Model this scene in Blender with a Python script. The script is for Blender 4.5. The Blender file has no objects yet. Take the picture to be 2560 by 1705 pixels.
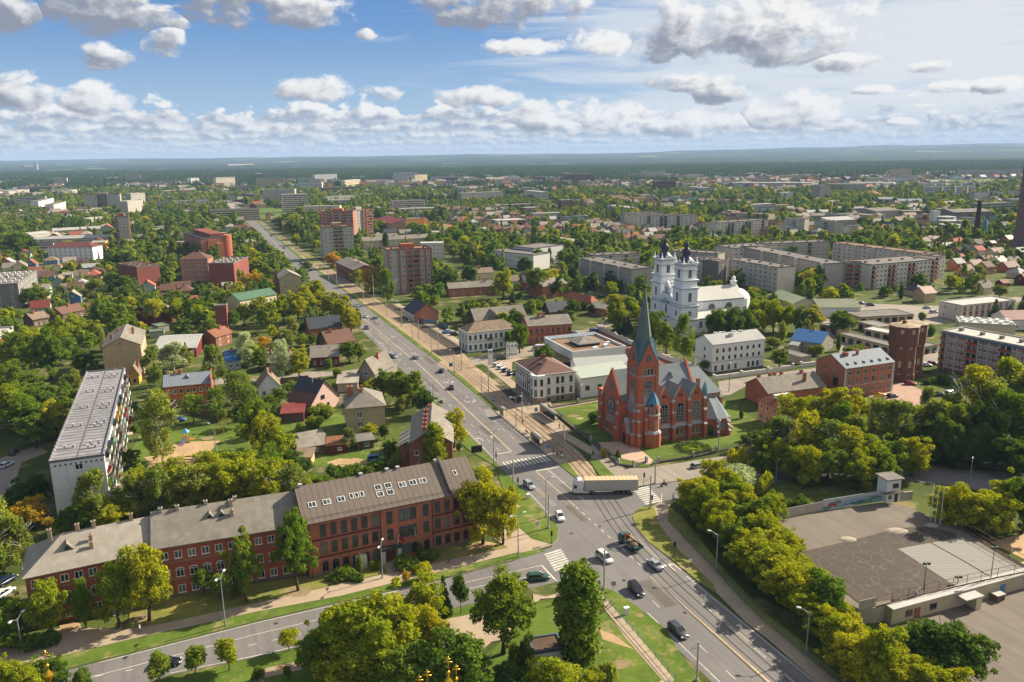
import bpy,bmesh,math,random
import numpy as np
from math import radians,sin,cos,pi,atan,atan2,hypot,degrees
from mathutils import Vector,Matrix,geometry

random.seed(7)
S=bpy.context.scene
COL=S.collection
# ------------------------------------------------------------------ camera
CAM_H,FPX,HOR,ROLL=82.0,2000.0,385.0,radians(0.74) # metres; focal length and horizon row for a 2560 wide frame
PITCH=atan((852.5-HOR)/FPX)
_fw=Vector((0,cos(PITCH),-sin(PITCH)))
_rt=Vector((cos(ROLL),-sin(ROLL)*sin(PITCH),-sin(ROLL)*cos(PITCH)))
_up=Vector((sin(ROLL),cos(ROLL)*sin(PITCH),cos(ROLL)*cos(PITCH)))
cd=bpy.data.cameras.new('camera');cd.sensor_width=36;cd.lens=36*FPX/2560
cd.clip_start=0.5;cd.clip_end=60000
cam=bpy.data.objects.new('camera',cd);COL.objects.link(cam)
cam.matrix_world=Matrix(((_rt.x,_up.x,-_fw.x,0),(_rt.y,_up.y,-_fw.y,0),(_rt.z,_up.z,-_fw.z,CAM_H),(0,0,0,1)))
S.camera=cam
# ------------------------------------------------------------------ exposure, sun
S.view_settings.view_transform='Standard';S.view_settings.look='None'
S.view_settings.exposure=1.14;S.view_settings.gamma=1
S.cycles.use_denoising=True
S.cycles.max_bounces=5;S.cycles.diffuse_bounces=2;S.cycles.glossy_bounces=2
S.cycles.transmission_bounces=2;S.cycles.transparent_max_bounces=6;S.cycles.volume_bounces=0
SUN_AZ,SUN_EL=62.0,33.0 # degrees clockwise from the view direction, above the horizon
ld=bpy.data.lights.new('sun','SUN');ld.energy=5.0;ld.angle=radians(0.53);ld.color=(1.0,0.89,0.70)
sun=bpy.data.objects.new('sun',ld);COL.objects.link(sun)
sun.rotation_euler=(radians(90-SUN_EL),0,radians(180-SUN_AZ)+pi)
sd=Vector((sin(radians(SUN_AZ))*cos(radians(SUN_EL)),cos(radians(SUN_AZ))*cos(radians(SUN_EL)),sin(radians(SUN_EL))))
sun.rotation_euler=sd.to_track_quat('Z','Y').to_euler()

# ------------------------------------------------------------------ pixel -> ground helpers (one unprojection onto a level plane)
PAN={'A':(350,640/2334),'B':(740,640/2334),'C':(1150,640/1808)}
def px(p):
    if isinstance(p[0],str):
        y0,s=PAN[p[0][0]]
        return ((int(p[0][1])-1)*640+p[1]*s,y0+p[2]*s)
    return p
def ray(p):
    x,y=px(p)
    return _fw*FPX+_rt*(x-1280)-_up*(y-852.5)
def G(p,z=0.0):
    d=ray(p);t=(z-CAM_H)/d.z
    return Vector((d.x*t,d.y*t,z))
def proj(v):
    r=Vector(v)-Vector((0,0,CAM_H));c=r.dot(_fw)
    return (1280+FPX*r.dot(_rt)/c,852.5-FPX*r.dot(_up)/c)
def hgt(base,top):
    g=G(base);d=ray(top);t=(g.x*d.x+g.y*d.y)/(d.x**2+d.y**2)
    return CAM_H+t*d.z
AU,AN=Vector((-0.3815,0.9244,0)),Vector((0.9244,0.3815,0)) # along / across the avenue
def AV(al,off,z=0.0):
    v=AU*al+AN*off;v.z=z;return v

# ------------------------------------------------------------------ node helper
class NT:
    def __init__(s,tree):
        s.t=tree;s.n=tree.nodes;s.l=tree.links
    def put(s,v,sock):
        if isinstance(v,bpy.types.NodeSocket):s.l.new(v,sock)
        elif v is not None:sock.default_value=v
    def node(s,kind,ins=None,out=0,**kw):
        n=s.n.new(kind)
        for k,v in kw.items():setattr(n,k,v)
        for k,v in (ins or {}).items():s.put(v,n.inputs[k])
        return n.outputs[out]
    def m(s,op,a,b=None,c=None,clamp=False):
        n=s.n.new('ShaderNodeMath');n.operation=op;n.use_clamp=clamp
        s.put(a,n.inputs[0])
        if b is not None:s.put(b,n.inputs[1])
        if c is not None:s.put(c,n.inputs[2])
        return n.outputs[0]
    def ramp(s,x,a,b,lo=0.0,hi=1.0,smooth=True):
        n=s.n.new('ShaderNodeMapRange');n.interpolation_type='SMOOTHSTEP' if smooth else 'LINEAR'
        s.put(x,n.inputs[0]);s.put(a,n.inputs[1]);s.put(b,n.inputs[2]);s.put(lo,n.inputs[3]);s.put(hi,n.inputs[4])
        return n.outputs[0]
    def mix(s,f,a,b,blend='MIX'):
        n=s.n.new('ShaderNodeMix');n.data_type='RGBA';n.blend_type=blend
        s.put(f,n.inputs[0]);s.put(a,n.inputs[6]);s.put(b,n.inputs[7])
        return n.outputs[2]
    def noise(s,vec,scale,detail=4,rough=0.55,dim='3D',dist=0.0):
        n=s.n.new('ShaderNodeTexNoise');n.noise_dimensions=dim
        s.put(vec,n.inputs['Vector']);s.put(scale,n.inputs['Scale']);s.put(detail,n.inputs['Detail']);s.put(rough,n.inputs['Roughness']);s.put(dist,n.inputs['Distortion'])
        return n.outputs[0]
    def xyz(s,x,y,z):
        return s.node('ShaderNodeCombineXYZ',{0:x,1:y,2:z})
    def sep(s,v):
        n=s.n.new('ShaderNodeSeparateXYZ');s.put(v,n.inputs[0]);return n.outputs[0],n.outputs[1],n.outputs[2]
def lin(h,k=1.0):
    h=h.lstrip('#');c=[int(h[i:i+2],16)/255 for i in (0,2,4)]
    return tuple(k*(x/12.92 if x<=0.04045 else ((x+0.055)/1.055)**2.4) for x in c)+(1.0,)

# ------------------------------------------------------------------ sky: NISHITA sky with cumulus and cirrus by direction
W=bpy.data.worlds.new('World');S.world=W;W.use_nodes=True
W.node_tree.nodes.clear();N=NT(W.node_tree)
SKY_K=0.05
sky=N.n.new('ShaderNodeTexSky');sky.sky_type='NISHITA';sky.sun_disc=False
sky.sun_elevation=radians(SUN_EL);sky.sun_rotation=radians(SUN_AZ);sky.altitude=200
sky.air_density=1.0;sky.dust_density=0.6;sky.ozone_density=2.0
gen=N.node('ShaderNodeTexCoord')
dx,dy,dz=N.sep(gen)
az=N.m('MULTIPLY',N.m('ARCTAN2',dx,dy),57.2958)
el=N.m('MULTIPLY',N.m('ARCSINE',dz),57.2958)
def aed(x,y):
    d=ray((x,y)).normalized();return degrees(atan2(d.x,d.y)),degrees(math.asin(d.z))
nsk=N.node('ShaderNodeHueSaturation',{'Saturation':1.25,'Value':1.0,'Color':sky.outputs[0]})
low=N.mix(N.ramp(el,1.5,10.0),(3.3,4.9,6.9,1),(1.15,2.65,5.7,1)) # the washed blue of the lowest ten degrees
ovr=N.noise(gen,2.6,5,.6) # broken cloud added overhead, out of view, to lift the shadow fill
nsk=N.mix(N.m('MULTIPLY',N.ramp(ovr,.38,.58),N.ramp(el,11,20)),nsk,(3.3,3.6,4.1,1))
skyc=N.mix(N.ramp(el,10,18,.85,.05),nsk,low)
# cirrus veil, denser towards the sun
vs=N.xyz(N.m('MULTIPLY',N.m('ADD',az,N.m('MULTIPLY',el,1.2)),0.10),N.m('MULTIPLY',el,0.85),3.0)
ci=N.noise(vs,1.0,7,0.62,dist=0.6)
cdens=N.m('ADD',ci,N.ramp(az,-12,17,-0.18,0.26))
cmask=N.m('MULTIPLY',N.ramp(cdens,0.42,0.78),N.ramp(el,0.3,3.0,0.45,0.92))
WHITE,VEIL=(8.4,8.3,8.2,1),(6.9,7.05,7.3,1)
cur=N.mix(cmask,skyc,N.mix(N.ramp(az,-5,33),(5.8,6.5,7.4,1),(7.3,7.45,7.6,1)))
hz=N.ramp(el,0.0,3.2,0.72,0.0)
cur=N.mix(hz,cur,(4.9,5.6,6.6,1))
def shade(nn,nn2,rel,lo,hi,k=2.6):
    t=N.m('ADD',rel,N.m('MULTIPLY',N.m('SUBTRACT',nn,nn2),k))
    return N.mix(N.ramp(t,0.05,0.95),lo,hi)
# rows of small cumulus standing behind one another above the horizon
for i,(e0,th,fq,lft,rgt) in enumerate([(0.3,.5,1.45,.22,.16),(0.65,.75,1.05,.23,.14),(1.1,1.0,0.8,.23,.13),(1.65,1.3,.6,.22,.11),(2.3,1.5,.46,.16,.03)]):
    v=N.xyz(N.m('MULTIPLY',az,fq),N.m('MULTIPLY',el,fq*1.7),7.3*i+2)
    v2=N.xyz(N.m('MULTIPLY',N.m('ADD',az,.22/fq),fq),N.m('MULTIPLY',N.m('ADD',el,.16/fq),fq*1.7),7.3*i+2)
    n1=N.noise(v,1.0,6,0.55);n2=N.noise(v2,1.0,6,0.55)
    cov=N.noise(N.xyz(N.m('MULTIPLY',az,.13),0.0,11.0*i),1.0,2,.5)
    rel=N.m('DIVIDE',N.m('SUBTRACT',el,e0),th)
    d=N.m('ADD',N.m('ADD',n1,N.m('MULTIPLY',N.m('SUBTRACT',cov,.5),.55)),N.ramp(az,-10,22,lft,rgt))
    d=N.m('SUBTRACT',d,N.m('MULTIPLY',N.m('MAXIMUM',rel,0.0),.27))
    mask=N.m('MULTIPLY',N.ramp(d,.485,.58),N.ramp(rel,-.25,.2))
    far=max(0,1-i*.28)
    lo=tuple(a*(1-far*.5)+b*far*.5 for a,b in zip((3.1,3.6,4.6,1),(4.2,4.8,5.8,1)))
    hi=tuple(a*(1-far*.55)+b*far*.55 for a,b in zip(WHITE,(5.0,5.5,6.1,1)))
    cur=N.mix(N.m('MULTIPLY',mask,1-far*.25),cur,shade(n1,n2,N.m('ADD',rel,.22),lo,hi,3.2))
# single larger clouds: (x, y, half width, half height) where they stand, flat below, heaped above
clouds=[(-20,25,130,62,.2),(270,30,170,72,.25),(415,105,50,38,.5),(650,12,215,66,.35),(255,142,62,34,.5),(1235,15,200,68,.35),(918,88,24,16,.6),
          (790,228,88,34,.7),(1890,66,310,98,.58),(1735,205,110,28,.6),(1800,236,70,28,.4),(2125,160,80,26,.7),(2325,168,52,20,.7),
          (50,245,95,48,.5),(235,255,100,46,.7),(1480,300,190,45,.7),(1720,308,150,36,.7),(1990,285,140,52,.7),(2120,318,60,18,.6),(1370,290,110,38,.7),
          (2180,226,55,13,.9),(2370,218,66,18,.9),(2500,212,85,22,.85),(2310,266,40,10,.9),(955,235,60,22,.6),(2260,305,40,12,.8),(1180,245,100,30,.7),(1300,120,120,22,.9),(1500,105,70,40,.9)]
wv=N.xyz(N.m('MULTIPLY',az,.42),N.m('MULTIPLY',el,.62),1.7)
wv2=N.xyz(N.m('MULTIPLY',N.m('ADD',az,.55),.42),N.m('MULTIPLY',N.m('ADD',el,.4),.62),1.7)
b1=N.noise(wv,1.0,9,0.6,dist=.25);b2=N.noise(wv2,1.0,6,0.55,dist=.25)
best=None;rels=None
for (x,y,rx,ry,tone) in clouds:
    a,e=aed(x,y);a2,_=aed(x+rx,y);_,e2=aed(x,y-ry)
    ra,re=abs(a2-a),abs(e2-e)
    u=N.m('DIVIDE',N.m('SUBTRACT',az,a),ra);w=N.m('DIVIDE',N.m('SUBTRACT',el,e),re)
    wl=N.m('MULTIPLY',N.m('MINIMUM',w,0.0),1.2);wh=N.m('MAXIMUM',w,0.0)
    r2=N.m('ADD',N.m('MULTIPLY',u,u),N.m('ADD',N.m('MULTIPLY',wl,wl),N.m('MULTIPLY',wh,wh)))
    s=N.m('SUBTRACT',1.0,r2)
    rr=N.m('ADD',N.m('ADD',N.m('MULTIPLY',w,.5),N.m('MULTIPLY',u,.26)),tone+.02)
    if best is None:best,rels=s,rr
    else:
        rels=N.m('ADD',N.m('MULTIPLY',rels,N.m('LESS_THAN',s,best)),N.m('MULTIPLY',rr,N.m('GREATER_THAN',s,best)))
        best=N.m('MAXIMUM',best,s)
dd=N.m('ADD',N.m('MULTIPLY',N.m('MAXIMUM',best,-1.6),.29),N.m('MULTIPLY',b1,1.62))
mask=N.ramp(dd,.69,.97)
core=N.ramp(dd,.85,1.3)
rel=N.m('SUBTRACT',rels,N.m('MULTIPLY',core,.12))
cc=shade(b1,b2,rel,(2.5,2.75,3.4,1),WHITE,2.2)
cur=N.mix(N.m('MULTIPLY',mask,.97),cur,cc)
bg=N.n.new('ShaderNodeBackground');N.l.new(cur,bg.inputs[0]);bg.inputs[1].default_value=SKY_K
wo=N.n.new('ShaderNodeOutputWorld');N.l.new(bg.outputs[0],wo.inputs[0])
W.cycles.sampling_method='MANUAL';W.cycles.sample_map_resolution=512
# ------------------------------------------------------------------ materials
MATS={}
def newmat(name):
    m=bpy.data.materials.new(name);m.use_nodes=True;m.node_tree.nodes.clear()
    return m,NT(m.node_tree)
def finish(m,n,color,rough=0.8,metal=0.0,spec=0.3,bump=None,bstr=0.3,bdist=0.05):
    ins={'Base Color':color,'Roughness':rough,'Metallic':metal,'Specular IOR Level':spec}
    b=n.n.new('ShaderNodeBsdfPrincipled')
    for k,v in ins.items():n.put(v,b.inputs[k])
    if bump is not None:
        n.l.new(n.node('ShaderNodeBump',{'Height':bump,'Strength':bstr,'Distance':bdist}),b.inputs['Normal'])
    o=n.n.new('ShaderNodeOutputMaterial');n.l.new(b.outputs[0],o.inputs[0])
    return m
def obj_uv(n):
    """u along the face (x, or y on faces that look along x), v up: from the object's own coordinates"""
    tc=n.n.new('ShaderNodeTexCoord')
    x,y,z=n.sep(tc.outputs['Object']);nx,ny,nz=n.sep(tc.outputs['Normal'])
    f=n.m('GREATER_THAN',n.m('ABSOLUTE',nx),n.m('ABSOLUTE',ny))
    u=n.m('ADD',n.m('MULTIPLY',x,n.m('SUBTRACT',1.0,f)),n.m('MULTIPLY',y,f))
    return tc.outputs['Object'],u,y,z
def lines(n,c,period,width,off=0.0):
    """1 on thin lines every period metres"""
    f=n.m('FRACT',n.m('DIVIDE',n.m('ADD',c,off+1000*period),period))
    return n.m('LESS_THAN',f,width/period)
def M(name,hexc,var=.25,scale=.6,rough=.85,pat=None,k=1.0,dark=.6,metal=0.0,spec=.25,stain=None):
    """weathered surface: base colour with blotches at three scales, optional pattern (brick / seams / panels / slate / rows)"""
    if name in MATS:return MATS[name]
    m,n=newmat(name)
    co,u,y,z=obj_uv(n)
    base=lin(hexc,k);d=tuple(c*dark for c in base[:3])+(1,)
    a=n.noise(co,scale,5,.65);b=n.noise(co,scale*.13,3,.5);c=n.noise(co,scale*9,2,.5)
    t=n.m('ADD',n.m('MULTIPLY',a,.5),n.m('ADD',n.m('MULTIPLY',b,.35),n.m('MULTIPLY',c,.15)))
    col=n.mix(n.m('MULTIPLY',n.ramp(t,.36,.66),var*2.0),base,d)
    if stain:
        s=n.noise(n.xyz(n.m('MULTIPLY',u,.8),y,n.m('MULTIPLY',z,.12)),.9,4,.7)
        col=n.mix(n.m('MULTIPLY',n.ramp(s,.5,.75),.6),col,lin(stain))
    bump=None
    if pat=='brick':
        br=n.n.new('ShaderNodeTexBrick');br.offset=.5
        n.put(n.xyz(u,z,0.0),br.inputs['Vector']);n.put(2.2,br.inputs['Scale'])
        br.inputs['Color1'].default_value=(.75,.75,.75,1);br.inputs['Color2'].default_value=(1.15,1.1,1.05,1);br.inputs['Mortar'].default_value=(1.15,1.2,1.25,1)
        br.inputs['Mortar Size'].default_value=.02;br.inputs['Brick Width'].default_value=.55;br.inputs['Row Height'].default_value=.2
        col=n.mix(1.0,col,br.outputs[0],'MULTIPLY')
    elif pat=='seam': # standing seam sheet metal
        l=lines(n,u,.62,.07);col=n.mix(n.m('MULTIPLY',l,.55),col,(0.02,0.022,0.025,1));bump=l
        sh=n.noise(n.xyz(n.m('FLOOR',n.m('DIVIDE',u,.62)),0.0,n.m('FLOOR',n.m('DIVIDE',z,1.7))),1.7,0)
        col=n.mix(n.m('MULTIPLY',n.m('SUBTRACT',sh,.3),.35),col,d)
    elif pat=='seamwide':
        l=lines(n,u,1.25,.13);col=n.mix(n.m('MULTIPLY',l,.5),col,(0.02,0.022,0.025,1));bump=l
    elif pat=='slate': # corrugated fibre cement sheets
        w=n.m('SINE',n.m('MULTIPLY',u,2*pi/.5));l=lines(n,z,.62,.06)
        col=n.mix(n.ramp(w,.2,1,0,.28),col,d);col=n.mix(n.m('MULTIPLY',l,.3),col,d)
        sh=n.noise(n.xyz(n.m('FLOOR',n.m('DIVIDE',u,1.1)),0.0,n.m('FLOOR',n.m('DIVIDE',z,.62))),3.1,0)
        col=n.mix(n.m('MULTIPLY',n.ramp(sh,.4,.7),.7),col,d)
    elif pat=='panel': # large concrete panels with dark joints
        l=n.m('MAXIMUM',lines(n,u,3.2,.07),lines(n,z,2.8,.08))
        col=n.mix(n.m('MULTIPLY',l,.55),col,tuple(c*.35 for c in base[:3])+(1,))
        sh=n.noise(n.xyz(n.m('FLOOR',n.m('DIVIDE',u,3.2)),3.0,n.m('FLOOR',n.m('DIVIDE',z,2.8))),2.3,0)
        col=n.mix(n.m('MULTIPLY',n.ramp(sh,.4,.7),.25),col,d)
    elif pat=='rows': # lapped felt or boards
        l=lines(n,y,1.0,.1);col=n.mix(n.m('MULTIPLY',l,.6),col,tuple(c*.3 for c in base[:3])+(1,))
        sh=n.noise(n.xyz(0.0,n.m('FLOOR',y),0.0),4.3,0);col=n.mix(n.m('MULTIPLY',n.ramp(sh,.3,.8),.6),col,d)
    elif pat=='wide_rows':
        l=n.ramp(n.m('SINE',n.m('MULTIPLY',n.m('ADD',y,n.m('MULTIPLY',n.noise(co,.35,2),1.6)),2*pi/2.35)),.1,.9)
        col=n.mix(n.m('MULTIPLY',l,.75),col,tuple(c*.3 for c in base[:3])+(1,))
    elif pat=='board':
        l=lines(n,z,.3,.04);col=n.mix(n.m('MULTIPLY',l,.5),col,d)
    MATS[name]=finish(m,n,col,rough,metal,spec,bump,.4)
    return MATS[name]
def glass_mat(name,hexc='#20262c',rough=.08):
    if name in MATS:return MATS[name]
    m,n=newmat(name);co,u,y,z=obj_uv(n)
    info=n.n.new('ShaderNodeObjectInfo')
    col=n.mix(n.m('GREATER_THAN',info.outputs['Random'],.72),lin(hexc),lin('#585c5c'))
    MATS[name]=finish(m,n,col,rough,0,.8);return MATS[name]
def plain(name,hexc,rough=.6,metal=0.0,spec=.4,k=1.0):
    return M(name,hexc,.12,1.2,rough,None,k,.75,metal,spec)
GLASS=glass_mat('window_glass');FRAME=plain('white_frame','#d8d8d4');DFRAME=plain('brown_frame','#4b4744')

# ------------------------------------------------------------------ meshes
class MB:
    def __init__(s):s.v=[];s.f=[];s.mi=[]
    def add(s,vs,fs,mi=0):
        o=len(s.v);s.v+=[tuple(v) for v in vs];s.f+=[tuple(i+o for i in f) for f in fs];s.mi+=[mi]*len(fs);return s
    def box(s,x0,y0,z0,x1,y1,z1,mi=0):
        return s.add([(x0,y0,z0),(x1,y0,z0),(x1,y1,z0),(x0,y1,z0),(x0,y0,z1),(x1,y0,z1),(x1,y1,z1),(x0,y1,z1)],
                     [(0,3,2,1),(4,5,6,7),(0,1,5,4),(1,2,6,5),(2,3,7,6),(3,0,4,7)],mi)
    def prism(s,poly,z0,z1,mi=0,top=None):
        n=len(poly);a=sum(poly[i][0]*poly[(i+1)%n][1]-poly[(i+1)%n][0]*poly[i][1] for i in range(n))
        if a<0:poly=poly[::-1]
        o=len(s.v);s.v+=[(p[0],p[1],z0) for p in poly]+[(p[0],p[1],z1) for p in poly]
        for i in range(n):
            j=(i+1)%n;s.f.append((o+i,o+j,o+n+j,o+n+i));s.mi.append(mi)
        tris=geometry.tessellate_polygon([[Vector((p[0],p[1],0)) for p in poly]])
        for t in tris:
            A,B,C=(poly[i] for i in t)
            if (B[0]-A[0])*(C[1]-A[1])-(B[1]-A[1])*(C[0]-A[0])<0:t=t[::-1]
            s.f.append(tuple(o+n+i for i in t));s.mi.append(mi if top is None else top)
        return s
    def tube(s,a,b,r0,r1=None,seg=8,mi=0,cap=True):
        a,b=Vector(a),Vector(b);r1=r0 if r1 is None else r1
        d=(b-a).normalized();t=d.orthogonal().normalized();w=d.cross(t);o=len(s.v)
        for c,r in ((a,r0),(b,r1)):
            for i in range(seg):
                k=2*pi*i/seg;s.v.append(tuple(c+(t*cos(k)+w*sin(k))*r))
        for i in range(seg):
            j=(i+1)%seg;s.f.append((o+i,o+j,o+seg+j,o+seg+i));s.mi.append(mi)
        if cap:
            s.f.append(tuple(o+i for i in range(seg))[::-1]);s.f.append(tuple(o+seg+i for i in range(seg)));s.mi+=[mi,mi]
        return s
    def lathe(s,prof,seg=16,mi=0,cx=0,cy=0,rot=0.0):
        o=len(s.v)
        for (r,z) in prof:
            for i in range(seg):
                k=2*pi*i/seg+rot;s.v.append((cx+r*cos(k),cy+r*sin(k),z))
        for q in range(len(prof)-1):
            for i in range(seg):
                j=(i+1)%seg;s.f.append((o+q*seg+i,o+q*seg+j,o+(q+1)*seg+j,o+(q+1)*seg+i));s.mi.append(mi)
        s.f.append(tuple(o+(len(prof)-1)*seg+i for i in range(seg)));s.mi.append(mi)
        return s
    def sphere(s,c,r,seg=10,rings=6,mi=0,sz=1.0):
        return s.lathe([(max(.001,r*sin(pi*k/rings)),c[2]-r*sz*cos(pi*k/rings)) for k in range(rings+1)],seg,mi,c[0],c[1])
    def mesh(s,name,mats,smooth=False):
        me=bpy.data.meshes.new(name);me.from_pydata(s.v,[],s.f)
        for m in (mats if isinstance(mats,(list,tuple)) else [mats]):me.materials.append(m)
        me.polygons.foreach_set('material_index',s.mi)
        if smooth:me.polygons.foreach_set('use_smooth',[True]*len(s.f))
        me.update();return me
    def build(s,name,mats,parent=None,smooth=False,loc=None,rz=0):
        return inst(name,s.mesh(name,mats,smooth),parent,loc,rz)
def inst(name,me,parent=None,loc=None,rz=0,sc=None):
    o=bpy.data.objects.new(name,me);COL.objects.link(o)
    if parent is not None:o.parent=parent
    if loc is not None:o.location=loc
    if rz:o.rotation_euler=(0,0,rz)
    if sc is not None:o.scale=sc
    return o
def thing(name,label,cat,loc=(0,0,0),rz=0,group=None):
    o=bpy.data.objects.new(name,None);COL.objects.link(o);o.empty_display_size=.5
    o.location=loc;o.rotation_euler=(0,0,rz)
    return tag(o,label,cat,group)
def tag(o,label,cat,group=None):
    o['label']=label;o['category']=cat
    if group:o['group']=group
    return o
def struct(o,kind='structure'):o['kind']=kind;return o
def clone(root,label,loc,rz=0,group=None,recolor=None,sc=None):
    """a copy of a thing with copies of its parts and sub-parts; recolor = {part name: material}"""
    r=root.copy();COL.objects.link(r);r.location=loc;r.rotation_euler=(0,0,rz)
    if sc:r.scale=sc
    r['label']=label
    if group:r['group']=group
    def kids(a,b):
        for ch in list(a.children):
            c=ch.copy();COL.objects.link(c);c.parent=b
            nm=c.name.split('.')[0]
            if recolor and nm in recolor:
                c.material_slots[0].link='OBJECT';c.material_slots[0].material=recolor[nm]
            kids(ch,c)
    kids(root,r)
    return r

# ------------------------------------------------------------------ ground, roads, pavements
GR=newmat('ground_earth');m,n=GR
co=n.node('ShaderNodeTexCoord',out=3)
a=n.noise(co,.018,6,.6);b=n.noise(co,.11,5,.6);c=n.noise(co,1.3,3,.6);e=n.noise(co,.0011,4,.55)
col=n.mix(n.ramp(a,.42,.60),lin('#414c20'),lin('#515a28'))
col=n.mix(n.m('MULTIPLY',n.ramp(b,.52,.68),.8),col,lin('#8a7a5c'))
col=n.mix(n.m('MULTIPLY',n.ramp(c,.4,.75),.35),col,lin('#343f18'))
col=n.mix(n.ramp(e,.56,.62),col,lin('#6c7236'))
finish(m,n,col,.95,0,.1,c,.5,.15);MATS['ground_earth']=m
def mat_grass(name,h1,h2,h3,s=1.0):
    m,n=newmat(name);co=n.node('ShaderNodeTexCoord',out=3)
    a=n.noise(co,.12*s,5,.65);b=n.noise(co,1.1*s,4,.7);c=n.noise(co,7,2,.6)
    col=n.mix(n.ramp(a,.38,.64),lin(h1),lin(h2));col=n.mix(n.m('MULTIPLY',n.ramp(b,.45,.72),.7),col,lin(h3))
    col=n.mix(n.m('MULTIPLY',n.ramp(c,.35,.7),.3),col,(0.02,0.03,0.005,1))
    w=n.noise(co,.33,5,.7);u_=n.noise(co,.045,3,.6)
    col=n.mix(n.m('MULTIPLY',n.ramp(n.m('ADD',n.m('MULTIPLY',w,.7),n.m('MULTIPLY',u_,.45)),.60,.74),.75),col,lin('#8d7f58'))
    MATS[name]=finish(m,n,col,.95,0,.1,c,.6,.08);return MATS[name]
GRASS=mat_grass('lawn','#4a6120','#5e7229','#6d7238');GRASSDRY=mat_grass('dry_lawn','#667030','#85803e','#94855a')
def mat_asphalt(name,h1,h2,h3,crack=0.0):
    m,n=newmat(name);co=n.node('ShaderNodeTexCoord',out=3)
    x,y,z=n.sep(co)
    # long streaks along the avenue from tyres
    s=n.m('ADD',n.m('MULTIPLY',x,.9244),n.m('MULTIPLY',y,.3815));t=n.m('ADD',n.m('MULTIPLY',x,-.3815),n.m('MULTIPLY',y,.9244))
    st=n.noise(n.xyz(n.m('MULTIPLY',s,.9),n.m('MULTIPLY',t,.02),0.0),1.0,4,.6)
    a=n.noise(co,.06,5,.6);b=n.noise(co,.5,4,.6);c=n.noise(co,9,2,.6)
    col=n.mix(n.ramp(a,.38,.64),lin(h1),lin(h2));col=n.mix(n.m('MULTIPLY',n.ramp(st,.42,.68),.55),col,lin(h3))
    col=n.mix(n.m('MULTIPLY',n.ramp(b,.5,.72),.3),col,lin(h3));col=n.mix(n.m('MULTIPLY',c,.25),col,lin(h1))
    if crack:
        w=n.node('ShaderNodeVectorMath',{0:co,1:n.node('ShaderNodeVectorMath',{0:n.node('ShaderNodeTexNoise',{'Vector':co,'Scale':.25},out=1),'Scale':5.0},operation='SCALE')},operation='ADD')
        v=n.node('ShaderNodeTexVoronoi',{'Vector':w,'Scale':crack},feature='DISTANCE_TO_EDGE')
        col=n.mix(n.m('MULTIPLY',n.ramp(v,0.0,.035,1,0),.24),col,lin('#8a7f72'))
    MATS[name]=finish(m,n,col,.85,0,.25,c,.25,.03);return MATS[name]
ASPH=mat_asphalt('asphalt','#6a6665','#74706e','#5e5b5a');ASPH2=mat_asphalt('old_asphalt','#847a70','#91867a','#736a62')
COURT=mat_asphalt('cracked_asphalt','#473f38','#4f463e','#3a332d',.30);YARD=mat_asphalt('court_apron','#6a6056','#746a5f','#595148')
PAVE=M('paving','#a3917c',.3,.25,.9);SAND=M('tram_ballast','#a18b70',.5,.5,.95,dark=.6);DIRT=M('bare_earth','#b1936f',.4,.2,.95)
BANK=M('dark_gravel_bank','#4a4138',.5,.5,.95);KERB=M('kerb_stone','#a59d92',.25,.8,.9);PAINT=M('road_paint','#c9c4b8',.45,1.2,.8,dark=.55)
PAINTY=M('cream_road_paint','#c6ad84',.4,1.2,.8,dark=.6);RAIL=M('steel_rail','#5c544c',.3,1,.5,metal=.3)
REDPAVE=M('red_paving','#8d5a4a',.3,.3,.9);CLAY=M('clay_track','#a0604c',.2,.2,.9)

def sheet(name,poly,z,mat,side=None,z0=None):
    mb=MB();mb.prism([(v.x,v.y) for v in poly],z-.25 if z0 is None else z0,z,1 if side else 0,0)
    return struct(mb.build(name,[mat,side] if side else mat))
def strip(name,pts,w,z,mat,kind=True,w2=None):
    """ribbon of width w along ground points"""
    mb=MB();L=[];n=len(pts)
    for i,p in enumerate(pts):
        d=(pts[min(i+1,n-1)]-pts[max(i-1,0)]);d.z=0;d.normalize();q=Vector((-d.y,d.x,0))*(w/2)
        L.append((p+q,p-q))
    for i in range(n-1):
        a,b=L[i],L[i+1]
        mb.add([(a[0].x,a[0].y,z),(a[1].x,a[1].y,z),(b[1].x,b[1].y,z),(b[0].x,b[0].y,z)],[(0,1,2,3)])
    o=mb.build(name,mat)
    return struct(o) if kind else o
ROADPOLYS=[] # keep trees off these
def road(name,pts,z,mat,side=None,keep=True):
    poly=[G(p) if isinstance(p,tuple) else p for p in pts]
    if keep:ROADPOLYS.append([(v.x,v.y) for v in poly])
    return sheet(name,poly,z,mat,side,-.05)
gm=MB();gm.add([(-11900,-300,0),(11900,-300,0),(11900,14600,0),(-11900,14600,0)],[(0,1,2,3)])
struct(gm.build('ground',MATS['ground_earth']))

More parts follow.
